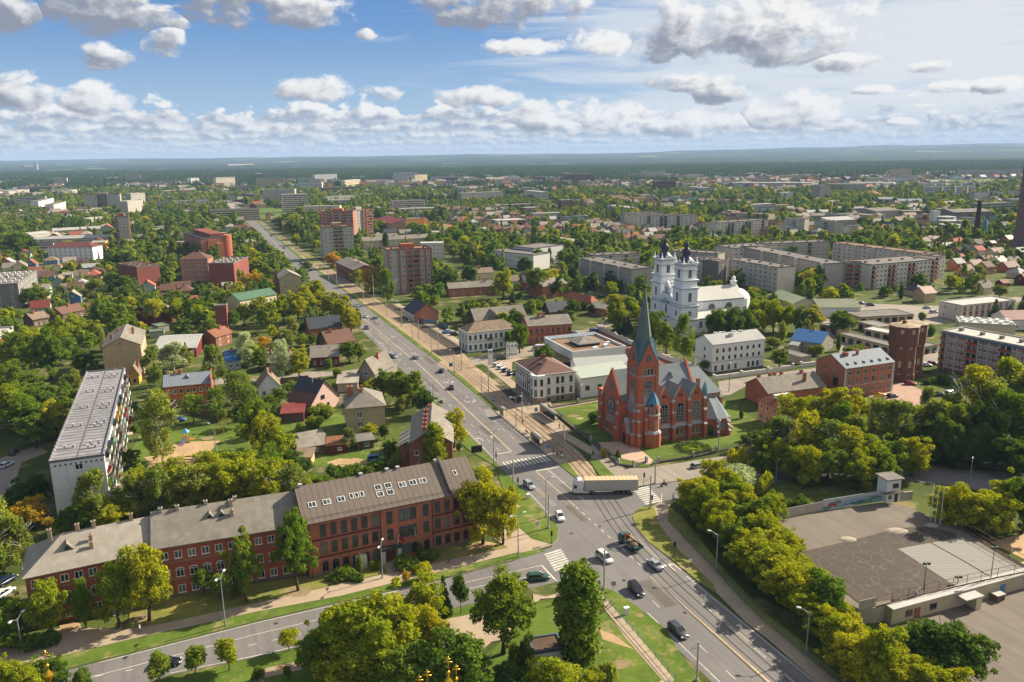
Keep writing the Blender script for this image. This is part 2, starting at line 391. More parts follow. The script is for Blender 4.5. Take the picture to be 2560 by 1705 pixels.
# the avenue
road('avenue_road',[AV(-60,71.5),AV(119,71),AV(126,66.5),AV(141,66.6),AV(150,72.5),AV(240,75.2),AV(300,75.6),AV(410,77.5),AV(1700,88),AV(1700,103),AV(430,92.2),AV(300,92),AV(172,88.4),AV(171,95),AV(160,98),AV(144,93),AV(135,87.2),AV(96,86.3),AV(-60,85)],.03,ASPH)
road('side_road_left',[('C3',345,560),('C3',290,613),('C3',0,717),('C2',1250,862),('C2',530,1022),('C2',0,1147),('C1',1000,1352),('C1',640,1442),(0,1722),(-120,1765),(60,1790),('C1',1080,1560),('C1',1200,1518),('C1',1690,1418),('C2',0,1392),('C2',440,1290),('C2',1230,1087),('C2',1560,1008),('C3',170,897),('C3',330,860),('C3',600,872),('C3',700,780)],.036,ASPH)
road('side_road_right',[('C3',740,300),('C3',760,180),('C3',895,190),('C3',1240,143),('C3',1480,103),(1870,1178),(2060,1150),(2300,1172),(2560,1180),(2700,1200),(2700,1290),(2400,1215),(2240,1200),(2050,1195),(1850,1215),(1730,1240),('C3',1050,297),('C3',900,335),('C3',800,420)],.036,ASPH)
road('church_forecourt_pavement',[('C3',700,180),('C3',560,20),('B3',720,1330),('B3',900,1450),('B3',1000,1560),('C3',800,60),('C3',950,60),('C3',1400,-10),('C3',1540,-30),('C3',1500,20),('C3',1380,45),('C3',1470,104),('C3',1240,141),('C3',895,188)],.16,ASPH2,KERB)
road('dealer_side_road',[('B2',1650,620),('B2',1700,600),('B2',1870,575),('B2',2334,505),('B3',250,430),('B3',300,440),('B3',420,330),('B3',760,300),('B3',830,215),('B3',1150,110),('B3',1160,160),('B3',900,270),('B3',740,330),('B3',290,520),('B2',2334,580),('B2',2000,630),('B2',1760,665),('B2',1700,690)],.033,ASPH2)
road('white_wall_street',[('B3',1880,780),('B3',2334,712),('B4',450,655),('B4',520,700),('B3',2334,790),('B3',2120,830),('B3',1990,900),('B3',1900,910)],.033,ASPH2)
road('left_lane_road',[('B2',1290,610),('B2',1100,640),('B2',760,690),('B2',460,690),('B2',160,730),('B2',0,760),('B1',2050,740),('B1',1800,780),('B1',1800,830),('B1',2050,800),('B2',230,780),('B2',700,725),('B2',1090,690),('B2',1290,700)],.033,ASPH2)
# grass verge and pavement islands stand a kerb higher than the road
road('verge_left',[AV(240,75),AV(216,74.3),AV(191,73.5),AV(171,73.4),AV(154,72.6),('C3',330,480),('C3',320,560),('C3',285,600),('C3',140,560),('C3',0,440),('B2',2190,1560),('B2',1930,1400),('B2',1600,1080),('B2',1560,960),('B2',1640,960)],.15,GRASS,KERB)
road('corner_pavement',[('C3',285,602),('C3',140,562),('C3',0,440),('C2',1700,400),('C2',1680,560),('C2',1808,640),('C3',60,660),('C3',200,628)],.153,PAVE,KERB)
road('verge_school',[('C3',225,650),('C3',0,712),('C2',1250,858),('C2',530,1018),('C2',0,1143),('C1',1000,1346),('C1',640,1436),(0,1716),(-60,1700),('C1',300,1430),('C1',500,1372),('C1',930,1270),('C2',0,1078),('C2',600,965),('C2',1808,668),('C3',170,630)],.15,GRASS,KERB)
road('school_pavement',[('C3',170,628),('C2',1808,666),('C2',600,963),('C2',0,1076),('C1',930,1268),('C1',500,1370),('C1',300,1428),(-60,1698),(-60,1640),('C1',400,1200),('C1',500,1165),('C1',600,1190),('C1',900,1200),('C1',1200,1150),('C2',0,1015),('C2',900,810),('C2',1808,615),('C3',100,590)],.152,PAVE,KERB)
road('school_lawn',[('C2',1650,600),('C2',1808,613),('C2',900,806),('C2',0,1012),('C1',1200,1147),('C1',900,1190),('C1',920,1060),('C1',1300,950),('C2',400,815),('C2',1280,630),('C2',1540,570)],.14,GRASSDRY)
road('entrance_path',[('C2',880,715),('C2',970,700),('C2',1030,775),('C2',930,800)],.16,PAVE)
road('tram_bed',[AV(170,89),AV(218,89.6),AV(288,92.5),AV(303,92.7),AV(430,93),AV(700,93),AV(700,102),AV(441,103.5),AV(316,107),AV(289,103.5),AV(256,102.8),AV(228,100),AV(189,98),AV(178,96.3),AV(171.5,94.2)],.10,SAND,KERB)
road('tram_verge',[AV(288,92.0),AV(218,89.5),AV(218,91),AV(286,94)],.12,GRASS,KERB)
road('tram_verge',[AV(303,92.2),AV(430,92.4),AV(430,94.3),AV(303,94.3)],.12,GRASS,KERB)
road('tram_verge',[AV(450,92),AV(620,91),AV(620,93),AV(450,94)],.12,GRASS,KERB)
road('tram_bed',[AV(700,93),AV(1300,97.5),AV(1300,104),AV(700,102)],.10,M('worn_tram_turf','#857c5c',.5,.3,.95),KERB)
road('tram_verge',[AV(660,90.6),AV(1250,97),AV(1250,99),AV(660,93)],.12,GRASS,KERB)
road('tram_verge',[('C3',335,35),('C3',390,15),('C3',475,130),('C3',455,135)],.17,GRASS,KERB)
road('tram_verge',[('C3',540,0),('C3',610,0),('C3',735,126),('C3',630,130)],.18,GRASS)
road('tram_bank',[AV(310,103),AV(316,108.5),AV(438,107),AV(438,102.5)],.13,BANK)
road('tram_bank',[AV(262,101),AV(257,104.5),AV(228,101.5),AV(208,98.5),AV(222,98)],.13,BANK)
road('stop_pavement',[('B3',0,1010),('B3',180,930),('B3',350,970),('B3',480,1240),('B3',820,1440),('B3',700,1440),('B3',480,1310),('B3',300,1170),('B3',100,1060)],.22,PAVE,KERB)
road('tram_side_pavement',[AV(438,108),AV(316,109),AV(312,113),AV(438,112)],.16,PAVE,KERB)
road('tram_side_pavement',[AV(284,106.5),AV(257,105),AV(224,102),AV(205,100.5),AV(205,104),AV(255,108.5),AV(282,110.5)],.16,PAVE,KERB)
road('stop_platform',[AV(232,89.7),AV(183,88.7),AV(183,91.5),AV(232,92.2)],.24,PAVE,KERB)
road('verge_right',[('C3',1000,325),('C3',905,338),('C3',850,400),('C3',872,470),('C3',962,580),('C3',1142,715),('C3',1302,850),('C3',1450,945),('C3',1420,880),('C3',1180,640),('C3',1040,460)],.15,GRASSDRY,KERB)
road('right_pavement',[('C3',1052,298),('C3',1000,325),('C3',1040,460),('C3',1180,640),('C3',1420,880),('C3',1450,945),('C3',1650,1148),('C3',1808,1268),('C4',330,1560),(2150,1790),(2260,1790),('C4',480,1560),('C4',0,1170),('C3',1650,1020),('C3',1430,780),('C3',1100,430),('C3',1110,330),('C3',1150,290)],.152,PAVE,KERB)
road('verge_right',[('C3',1112,330),('C3',1102,430),('C3',1430,778),('C3',1650,1018),('C4',0,1168),('C4',480,1558),(2300,1790),(2420,1790),('C4',300,1330),('C4',0,1100),('C3',1500,780),('C3',1200,400)],.14,GRASSDRY)
road('verge_lower',[('C3',605,880),('C3',762,952),('C3',902,1053),('C3',1092,1202),('C3',1202,1392),('C3',1332,1560),(1830,1800),(1560,1800),('C3',1150,1560),('C3',900,1260),('C3',640,960)],.15,GRASS,KERB)
road('lower_pavement',[('C3',600,885),('C3',640,960),('C3',900,1260),('C3',1150,1560),(1560,1800),(1500,1800),('C3',1060,1560),('C3',800,1260),('C3',620,1010),('C3',560,960),('C3',200,985),('C3',150,1020),('C3',150,950),('C3',240,970),('C3',560,880)],.152,PAVE,KERB)
road('park_lawn',[('C3',620,1010),('C3',800,1260),('C3',1060,1560),(1500,1800),(1200,1900),(900,1900),('C2',1600,1400),('C3',150,1100),('C3',160,1020),('C3',560,965)],.13,GRASS)
road('park_dirt_patch',[('C3',620,1200),('C3',720,1240),('C3',860,1340),('C3',760,1310),('C3',640,1270)],.136,DIRT)
road('verge_lower_road',[('C2',1550,1018),('C2',1225,1097),('C2',440,1300),('C2',0,1402),('C1',1690,1428),('C1',1080,1575),(470,1790),(620,1790),('C2',0,1490),('C2',460,1390),('C2',1240,1150),('C2',1590,1080)],.15,GRASS,KERB)
road('park_pavement',[('C2',1590,1080),('C2',1240,1150),('C2',460,1390),('C2',0,1490),(620,1790),(720,1790),('C2',40,1545),('C2',460,1455),('C2',1100,1400),('C2',1560,1370),('C2',1660,1290),('C2',1808,1260),('C2',1790,1100)],.151,PAVE)
road('park_lawn',[('C2',40,1550),('C2',460,1458),('C2',1100,1402),('C2',1560,1372),('C2',1700,1600),(1100,1900),(600,1900)],.12,GRASS)
road('church_lawn',[('B3',340,1040),('B3',790,1340),('B3',950,1560),('B3',1220,1560),('B3',1330,1530),('B3',2200,1370),('B3',2334,1200),('B3',1950,960),('B3',1300,1000),('B3',840,960)],.14,GRASS)
road('church_path',[('B3',780,1340),('B3',1000,1330),('B3',1130,1370),('B3',1285,1500),('B3',1260,1545),('B3',1020,1490),('B3',900,1440)],.16,M('church_paving','#b89a86',.25,.3,.9))
road('church_side_pavement',[('B3',340,1010),('B3',830,930),('B3',830,955),('B3',350,1040)],.15,PAVE)
road('brick_yard_pavement',[('B4',900,910),('B4',1140,800),('B4',1250,790),('B4',1400,860),('B4',1580,990),('B4',1250,1010),('B4',1050,960)],.05,M('pink_paving','#a98a78',.3,.3,.9))
road('tower_street',[('B4',650,530),('B4',680,360),('B4',1100,520),('B4',1550,480),('B4',1550,600),('B4',1400,640),('B4',1250,720),('B4',900,560)],.03,ASPH2)
road('garage_yard',[('B4',470,180),('B4',850,80),('B4',1560,90),('B4',1700,240),('B4',1530,260),('B4',800,220),('B4',700,330),('B4',500,250)],.03,ASPH2)
road('playground_sand',[('B1',1440,1400),('B1',1640,1330),('B1',2010,1320),('B1',1900,1430),('B1',1820,1530),('B1',1560,1580),('B1',1340,1568)],.05,DIRT)
road('yard_lawn',[('B1',1190,1420),('B1',1300,1220),('B1',1640,1190),('B1',2250,1180),('B2',400,1560),('B2',0,1700),('B1',1300,1600)],.03,GRASS)
road('yard_lawn',[('B2',200,1150),('B2',780,1060),('B2',860,1240),('B2',1130,1370),('B2',1120,1500),('B2',480,1568),('B2',400,1400),('B2',250,1270)],.033,GRASS)
road('yard_dirt',[('B2',640,1520),('B2',760,1480),('B2',960,1490),('B2',1000,1530),('B2',760,1560)],.05,DIRT)
road('parking_road',[('C1',-60,330),('C1',100,190),('C1',150,20),('B1',440,1420),('B1',330,1360),('B1',0,1480),('B1',-150,1500)],.033,ASPH2)
road('back_street',[('B1',880,180),('B1',950,60),('A1',960,1440),('A1',1200,1430),('A1',1180,1470),('B1',1010,70),('B1',960,200)],.03,ASPH2)
road('car_park',[('B2',2040,605),('B2',2334,575),('B3',160,560),('B3',0,600),('B3',0,740),('B2',2300,760)],.045,PAVE)
road('field_lawn',[('A1',2230,640),('A2',100,610),('A2',400,640),('A2',380,720),('A2',60,710)],.03,GRASS)
# running track and pitch
road('running_track',[('A2',1270,785),('A2',1500,765),('A2',1800,770),('A2',1990,815),('A2',1960,860),('A2',1500,850),('A2',1280,820)],.04,CLAY)
road('sports_pitch',[('A2',1310,800),('A2',1500,782),('A2',1760,785),('A2',1930,825),('A2',1900,848),('A2',1500,838),('A2',1320,815)],.06,mat_grass('pitch','#4f7a34','#5c8540','#5c8540'))
# cross roads and quarter streets seen between the houses further out
for nm,pts,w in [('cross_street',[('A2',0,1130),('A2',560,1145),('A2',640,1120)],12),('cross_street',[('A2',640,1395),('A2',1140,1425)],9),('quarter_street',[('A4',400,1380),('A4',860,1500),('A4',1800,1540),('A4',2334,1440)],9),
                   ('quarter_street',[('A3',480,1265),('A3',640,1240)],8),('cross_street',[('A1',2100,560),('A1',2300,600)],14),('quarter_street',[('A1',1150,1040),('A1',1240,960),('A1',1280,860)],8),
                   ('quarter_street',[('A1',1570,1300),('A1',2334,1240)],8),('quarter_street',[('A3',0,900),('A3',900,850),('A3',1600,870)],7),('quarter_street',[('A4',0,620),('A4',800,640),('A4',900,720)],10)]:
    P_=[G(p) for p in pts];strip(nm,P_,w,.028,ASPH2);ROADPOLYS.append([(v.x,v.y) for v in P_]+[(v.x+4,v.y+w) for v in P_[::-1]])
for a0,a1 in ((462,486),(520,560),(600,622),(640,690)):road('tram_crossing_turf',[AV(a0,95),AV(a1,95.2),AV(a1,101.5),AV(a0,102)],.106,GRASSDRY if a0!=520 else ASPH2,None,False)
# rails: two tracks, curving into the road at the junction
TC=[AV(1250,103),AV(700,98),AV(450,98.6),AV(380,99.6),AV(320,99.3),AV(292,98.2),AV(240,96.4),AV(214,95.6),AV(193,94.6),AV(178,92.6),AV(166,90.8),AV(157,88.8),AV(148,86.6),AV(139,84.8),AV(130,83.2),AV(119,82.2),AV(102,81.6),AV(60,80.8)]
def offs(pts,d):
    out=[]
    for i,p in enumerate(pts):
        t=pts[min(i+1,len(pts)-1)]-pts[max(i-1,0)];t.normalize();out.append(p+Vector((-t.y,t.x,0))*d)
    return out
def smooth(pts,k=2):
    for _ in range(k):
        q=[pts[0]]
        for a,b in zip(pts,pts[1:]):q+=[a*.75+b*.25,a*.25+b*.75]
        pts=q+[pts[-1]]
    return pts
TC=smooth(TC)
for d in (-2.45,-.95,.95,2.45):
    pts=offs(TC,d);mb=MB();h=.045;zz=lambda p:.108 if (p.dot(AU)>169) else .02
    for a,b in zip(pts,pts[1:]):
        t=(b-a).normalized();q=Vector((-t.y,t.x,0))*.09
        za,zb=zz(a),zz(b)
        mb.add([(a.x+q.x,a.y+q.y,za+h),(a.x-q.x,a.y-q.y,za+h),(b.x-q.x,b.y-q.y,zb+h),(b.x+q.x,b.y+q.y,zb+h)],[(0,1,2,3)])
    struct(mb.build('tram_rail',RAIL))
# painted markings
def mark(name,a,b,w,mat=None,z=.042):strip(name,[a,b],w,z,mat or PAINT)
def dashes(name,al0,al1,o0,o1,ln,gap,w=.14,mat=None):
    al=al0
    mb=MB()
    while al<al1:
        f0=(al-al0)/(al1-al0);f1=(al+ln-al0)/(al1-al0)
        A,B=AV(al,o0+(o1-o0)*f0),AV(al+ln,o0+(o1-o0)*f1);q=AN*(w/2)
        mb.add([tuple(A-q),tuple(A+q),tuple(B+q),tuple(B-q)],[(0,1,2,3)]);al+=ln+gap
    for i,v in enumerate(mb.v):mb.v[i]=(v[0],v[1],.042)
    struct(mb.build(name,mat or PAINT))
mark('centre_line',AV(197,80.9),AV(300,84),.3,PAINTY);mark('centre_line',AV(300,84),AV(420,84.1),.3,PAINTY)
mark('centre_line',AV(700,84),AV(960,89),.3,PAINTY)
mark('centre_line',AV(-30,77.6),AV(123,79.8),.22,PAINTY);mark('centre_line',AV(-30,78.1),AV(108,79.7),.16,PAINTY)
mark('centre_line',AV(158,80.9),AV(181,81.2),.22,PAINTY)
for o in ((-30,72.3,119,73.9),(-30,84,96,85.2)):pass
dashes('lane_line',60,122,74.4,75.4,2.5,5);dashes('lane_line',124,158,80.2,80.9,1.4,1.8,.2)
dashes('lane_line',40,110,82.4,83.2,3,4.5);dashes('lane_line',199,420,78,80.4,3,4.5);dashes('lane_line',199,285,85.2,88,3,4.5);dashes('lane_line',310,420,88,88.2,3,6)
mark('edge_line',AV(192,74.3),AV(240,75.9),.16);mark('edge_line',AV(-30,71.9),AV(112,72.3),.16);mark('edge_line',AV(172,74.2),AV(152,73.2),.16)
mark('edge_line',AV(-30,84.6),AV(120,86.3),.16);mark('edge_line',AV(310,78.3),AV(420,78.6),.16)
mark('stop_line',AV(197.3,75.4),AV(197.3,81),.45);mark('stop_line',AV(181.5,81.2),AV(181.5,87.9),.45);mark('lane_line',AV(160,84.4),AV(181,84.6),.18)
mark('edge_line',G(('C2',0,1152)),G(('C2',1250,868)),.14,None,.048);mark('edge_line',G(('C1',700,1432)),G(('C2',0,1152)),.14,None,.048)
mark('edge_line',G(('C2',0,1383)),G(('C2',440,1283)),.14,None,.048);mark('edge_line',G(('C1',1200,1508)),G(('C2',0,1383)),.14,None,.048)
mark('centre_line',G(('C2',0,1232)),G(('C2',440,1128)),.14,None,.048);mark('centre_line',G(('C1',640,1535)),G(('C2',0,1232)),.14,None,.048)
mark('centre_line',G(('C2',1420,878)),G(('C3',210,745)),.14,None,.048);mark('stop_line',G(('C3',210,745)),G(('C3',315,858)),.35,None,.048);mark('centre_line',G(('C2',1470,915)),G(('C3',250,800)),.14,None,.048)
for (x,y) in ((700,1525),(910,1486),(1270,1410),(1785,1305)):mark('lane_line',G(('C1',x-28,y+6)),G(('C1',x+28,y-6)),.16,None,.048)
for (x,y) in ((130,1272),(300,1232),(1530,935)):mark('lane_line',G(('C2',x-22,y+5)),G(('C2',x+22,y-5)),.16,None,.048)
mark('lane_line',AV(140,92.5),G(('C3',1060,235)),.16,None,.048)
def zebra(A,B,n,w,ln,dirv):
    """crossing from A to B: n bars of width w and length ln along dirv, one painted thing on the road"""
    mb=MB();d=dirv.normalized()*(ln/2);t=(B-A).normalized()*(w/2)
    for i in range(n):
        c=A.lerp(B,i/(n-1))
        mb.add([(c+t*sx+d*sy).to_tuple()[:2]+(.05,) for sx,sy in ((-1,-1),(1,-1),(1,1),(-1,1))],[(0,1,2,3)])
    struct(mb.build('zebra_crossing',PAINT))
zebra(AV(188.5,75.6),AV(189,87.8),12,.55,5.0,AU)
zebra(G(('C3',290,652)),G(('C3',360,762)),8,.6,4.2,G(('C3',330,640))-G(('C3',250,665)))
zebra(G(('C3',910,200)),G(('C3',1000,300)),9,.6,4.6,G(('C3',960,195))-G(('C3',890,210)))
# turn arrows on the lanes
def arrow(name,c,d,turn):
    mb=MB();d=d.normalized();q=Vector((-d.y,d.x,0))*turn;P=lambda a,b:(c.x+d.x*a+q.x*b,c.y+d.y*a+q.y*b,.044)
    mb.add([P(-2.2,-.12),P(-2.2,.12),P(.3,.12),P(.3,-.12)],[(0,1,2,3)])
    mb.add([P(.3,-.12),P(.3,.5),P(.6,.5),P(.6,-.12)],[(0,1,2,3)]);mb.add([P(-.1,.5),P(.45,1.5),P(1.0,.5)],[(0,1,2)])
    struct(mb.build(name,PAINT))
for p,t in ((('B2',1720,790),1),(('B2',1800,785),-1),(('B2',1915,965),1),(('B2',2000,955),-1),(('B2',1130,430),1),(('B2',1240,370),1),(('B2',1325,530),-1),(('B2',1425,525),1)):arrow('lane_arrow',G(p),-AU,t)
for p,t in ((('B2',2050,1300),1),(('B2',2140,1285),-1),(('C3',1110,748),1),(('C3',1150,742),1)):arrow('lane_arrow',G(p),AU,t)

for p in (('C3',790,852),('C3',620,470),('C3',700,1180),('C3',420,520),('C2',140,1155),('C3',1220,1080),('B2',1490,700),('B2',1900,1150),('C3',980,1240)):
    g=G(p);mb=MB();mb.lathe([(.42,0),(.42,.006)],14);struct(mb.build('manhole_cover',BANK,None,loc=(g.x,g.y,.042)))
rg=random.Random(2);PATCH=mat_asphalt('repair_asphalt','#59544f','#625d58','#504b47');PATCH2=mat_asphalt('pale_repair_asphalt','#7d7770','#857f77','#736d67')
for al,of,ln,wd,k in ((150,78.5,9,1.6,0),(128,84.6,14,1.2,1),(112,76.2,10,2.6,0),(95,82.9,12,1.4,1),(205,79.4,16,1.5,0),(228,86.5,8,2.8,1),(262,78.9,22,1.3,0),(300,88.5,14,2.2,0),(340,81.4,26,1.4,1),(165,83,6,2.2,0),(160,76,12,1.2,1),(185,83,5,2.4,0),(385,86,20,2,0)):
    c=[AV(al,of),AV(al,of+wd),AV(al+ln,of+wd+ln*.012),AV(al+ln,of+ln*.012)];mb=MB();mb.add([(v.x,v.y,.034) for v in c],[(0,1,2,3)]);struct(mb.build('asphalt_patch',(PATCH,PATCH2)[k]))

def blob(name,p,r,mat,z,seed):
    rg=random.Random(seed);g=G(p);k=14;mb=MB();P_=[(g.x+r*rg.uniform(.55,1.1)*cos(2*pi*i/k)*1.3,g.y+r*rg.uniform(.55,1.1)*sin(2*pi*i/k),z) for i in range(k)];mb.add(P_,[tuple(range(k))]);struct(mb.build(name,mat))
for i,(p,r) in enumerate(((('B3',560,1095),1.6),(('B3',620,1120),1.2),(('C3',150,430),1.0),(('C3',30,330),.9),(('C3',900,1100),.8),(('C3',1000,450),1.0),(('C3',1230,760),1.2),(('C1',700,1240),1.6),(('C1',1000,1120),2.2),(('C1',500,1180),1.8),(('C2',300,930),2.2),(('C2',1600,610),2.4),(('B2',1830,1400),1.8),(('B1',1400,1480),2.5),(('B1',1900,1300),2.2),(('B2',900,1520),3),(('C3',760,1450),1.6),(('C3',560,1350),1.5),(('C3',700,1500),1.0),(('C2',180,1470),1.2))):blob('worn_patch',p,r,DIRT if i%2 else M('trodden_earth','#8b7a58',.4,.8,.95),.158,i)
# ------------------------------------------------------------------ wall and roof materials
RED=M('red_brick','#a6674f',.3,.5,.9,'brick',1.0,.62);RED2=M('orange_brick','#ad7056',.25,.4,.9,'brick',1.0,.7);DRED=M('dark_red_brick','#864d43',.3,.5,.9,'brick')
PRED=M('painted_red_brick','#995340',.25,.4,.85,'brick',1.0,.7);OLDBR=M('old_brick','#8a5b48',.5,.6,.95,'brick',1,.6,stain='#9c8f80');BROWNBR=M('brown_brick','#74503f',.35,.4,.95,'brick',1,.6,stain='#4e362e')
WHITE=M('white_plaster','#d6d4cf',.12,.3,.85,None,1,.82);OFFW=M('offwhite_plaster','#cfc6b4',.2,.35,.9,None,1,.75);CREAM=M('cream_plaster','#c9b795',.22,.35,.9,None,1,.75)
BEIGE=M('beige_render','#ab9c7c',.3,.3,.95,None,1,.75,stain='#8d8068');TAN=M('tan_plaster','#bca07a',.3,.4,.95,None,1,.7,stain='#8f7f6a');GREYP=M('grey_panel','#aaa297',.25,.4,.95,'panel',1,.75,stain='#77726b')
GREYP2=M('pale_panel','#c2b8ad',.2,.4,.95,'panel',1,.8);SILI=M('white_silicate_brick','#cfc3b3',.2,.5,.95,'brick',1,.8,stain='#9b948a');WPANEL=M('white_panel_wall','#c9cac8',.2,.4,.9,'panel',1,.82)
ORANGE=M('orange_render','#b06328',.25,.5,.9,None,1,.75);PINK=M('pink_plaster','#c2a297',.2,.4,.9,None,1,.8);DKRED=M('dark_red_boards','#6e2a24',.3,.5,.9,'board');CONC=M('concrete','#a39a8d',.3,.5,.95,None,1,.7,stain='#857d72')
BOARD=M('weathered_boards','#6b5a48',.4,.6,.95,'board');YELL=M('yellow_plaster','#c39a4e',.2,.4,.9);MINT=M('pale_green_boards','#9fb0a6',.2,.4,.9,'board');BLUEW=M('blue_boards','#4c6f93',.25,.4,.9,'board')
SLATE=M('grey_slate_sheet','#8a8378',.6,.5,.95,'slate',1,.65,stain='#7a7568');SLATE2=M('brown_slate_sheet','#877563',.4,.5,.95,'slate',1,.62,stain='#6a5c4e');PSLATE=M('pale_slate_sheet','#9c9488',.55,.5,.95,'slate',1,.7)
METAL=M('grey_seam_metal','#767e86',.25,.3,.7,'seam',1,.72,0,.25);BMETAL=M('brown_seam_metal','#6e635a',.3,.3,.8,'seamwide',1,.75,0,.2);ZINC=M('zinc_seam_metal','#747f84',.3,.35,.7,'seam',1,.66,.0,.25)
DKMETAL=M('dark_seam_metal','#3b3f46',.2,.4,.6,'seam',1,.7);RDMETAL=M('red_metal_tiles','#7d3d37',.25,.4,.6,'rows');BLMETAL=M('blue_metal_tiles','#2a5c95',.2,.4,.5,'seam',1,.8);GNMETAL=M('green_seam_metal','#4e6d58',.2,.4,.6,'seamwide',1,.75)
TERRA=M('terracotta_tiles','#a8604a',.3,.4,.85,'rows');BRMETAL=M('brown_metal_tiles','#6b4d42',.25,.4,.7,'rows',1,.75);FELT=M('grey_roof_felt','#7c7670',.45,.25,.95,'rows',1,.55);WROOF=M('pale_sheet_roof','#a5a4a0',.25,.3,.8,'seamwide',1,.75,0,.15)
BFELT=M('brown_roof_felt','#7f6450',.3,.3,.95,None,1,.75);STRIPE=M('striped_roof_felt','#8f8d90',.35,.25,.9,'wide_rows',1,.5);WFELT=M('white_roof_felt','#b0ada6',.3,.3,.95,None,1,.7)
COPPER=M('green_copper','#64736f',.35,.4,.75,'seam',1,.72,.05,.25);TEAL=M('blue_green_copper','#48666f',.3,.5,.65,None,1,.7,.05,.3);RUST=M('rusty_sheet','#8b5a44',.4,.5,.8,'seam');STONE=M('pale_stone','#b3ada6',.2,.6,.9,None,1,.75)
PLINTH=M('grey_plinth','#6f6a62',.3,.6,.95);TRIM=M('dark_brick_band','#5a3029',.2,.6,.9);DOOR=plain('door_paint','#4a3a30');DARK=plain('dark_opening','#15171a',.7)
WALLS={}
FOOT=[];CLEAR=[]
_win={}
def win_mesh(w,h,style):
    k=(round(w,2),round(h,2),style)
    if k in _win:return _win[k]
    fr=MB();t=.09 if style!='far' else .12;d=.07
    if style in ('arch','archw'):
        r=w/2;hh=h-r*.55
        fr.box(-w/2-.1,-.03-d,-.14,w/2+.1,0,0,0)
        P=[(-r*cos(a),hh+r*.55*sin(a)) for a in np.linspace(0,pi,9)]
        for a,b in zip(P,P[1:]):
            s=1+.16/r
            fr.add([(a[0],-.06,a[1]),(b[0],-.06,b[1]),(b[0]*s,-.06,hh+(b[1]-hh)*(1+.3/r)),(a[0]*s,-.06,hh+(a[1]-hh)*(1+.3/r))],[(0,1,2,3)])
        fr.box(-.04,-.06,0,.04,0,h-.05);fr.box(-w/2,-.06,hh-.06,w/2,0,hh+.02)
        for s in (-1,1):fr.box(min(s*w/2,s*(w/2-.07)),-.06,0,max(s*w/2,s*(w/2-.07)),0,hh)
        pn=MB();pts=[(-r,0),(r,0)]+[(-x,z) for x,z in P]
        pn.add([(x,-.03,z) for x,z in pts],[tuple(range(len(pts)))])
    else:
        fr.box(-w/2-.06,-.05-d,-.1,w/2+.06,0,0)
        fr.box(-w/2,-d,h-t,w/2,0,h);fr.box(-w/2,-d,0,w/2,0,t)
        for s in (-1,1):fr.box(min(s*w/2,s*(w/2-t)),-d,t,max(s*w/2,s*(w/2-t)),0,h-t)
        nm=max(1,int(round(w/.75))-1) if w>1 else 0
        for i in range(nm):
            x=-w/2+w*(i+1)/(nm+1);fr.box(x-.05,-d,t,x+.05,0,h-t)
        pn=MB();pn.add([(-w/2,-.03,0),(w/2,-.03,0),(w/2,-.03,h),(-w/2,-.03,h)],[(0,1,2,3)])
    fm={'white':FRAME,'far':FRAME,'brown':DFRAME,'arch':DFRAME,'archw':FRAME,'stone':STONE}[style]
    both=MB();both.v=fr.v+pn.v;both.f=fr.f+[tuple(i+len(fr.v) for i in f) for f in pn.f];both.mi=[0]*len(fr.f)+[1]*len(pn.f)
    _win[k]=(fr.mesh('window_frame',fm),pn.mesh('window_pane',GLASS),both.mesh('window',[fm,GLASS]))
    return _win[k]
def put_window(root,x,y,z,rz,w,h,style,near):
    f,p,b=win_mesh(w,h,style)
    if near:
        o=inst('window',f,root,(x,y,z),rz);inst('pane',p,o);return o
    return inst('window',b,root,(x,y,z),rz)
def face_windows(root,side,L,D,h,cols,rows,w,hh,style,near,x0=None,x1=None,z0=1.0,z1=None,skip=()):
    """cols x rows windows on one face: front (y=0), right (x=L), left (x=0), back (y=D)"""
    ln=L if side in ('front','back') else D
    x0=ln/cols/2 if x0 is None else x0;x1=ln-ln/cols/2 if x1 is None else x1
    fh=((z1 or h)-.3)/rows
    for r in range(rows):
        for c in range(cols):
            if (c,r) in skip:continue
            t=x0+(x1-x0)*(c/(cols-1) if cols>1 else .5);z=z0+r*fh
            e=.004
            if side=='front':put_window(root,t,-e,z,0,w,hh,style,near)
            elif side=='back':put_window(root,t,D+e,z,pi,w,hh,style,near)
            elif side=='right':put_window(root,L+e,t,z,pi/2,w,hh,style,near)
            else:put_window(root,-e,t,z,-pi/2,w,hh,style,near)
def gable_wall(mb,L,D,h,rh,ax,mi=0):
    mb.box(0,0,0,L,D,h,mi)
    if ax=='x':
        for x,e in ((0,1),(L,1)):
            mb.add([(x,0,h),(x,D,h),(x,D/2,h+rh)],[(0,1,2) if x else (0,2,1)],mi)
    else:
        for y in (0,D):mb.add([(0,y,h),(L,y,h),(L/2,y,h+rh)],[(0,1,2) if not y else (0,2,1)],mi)
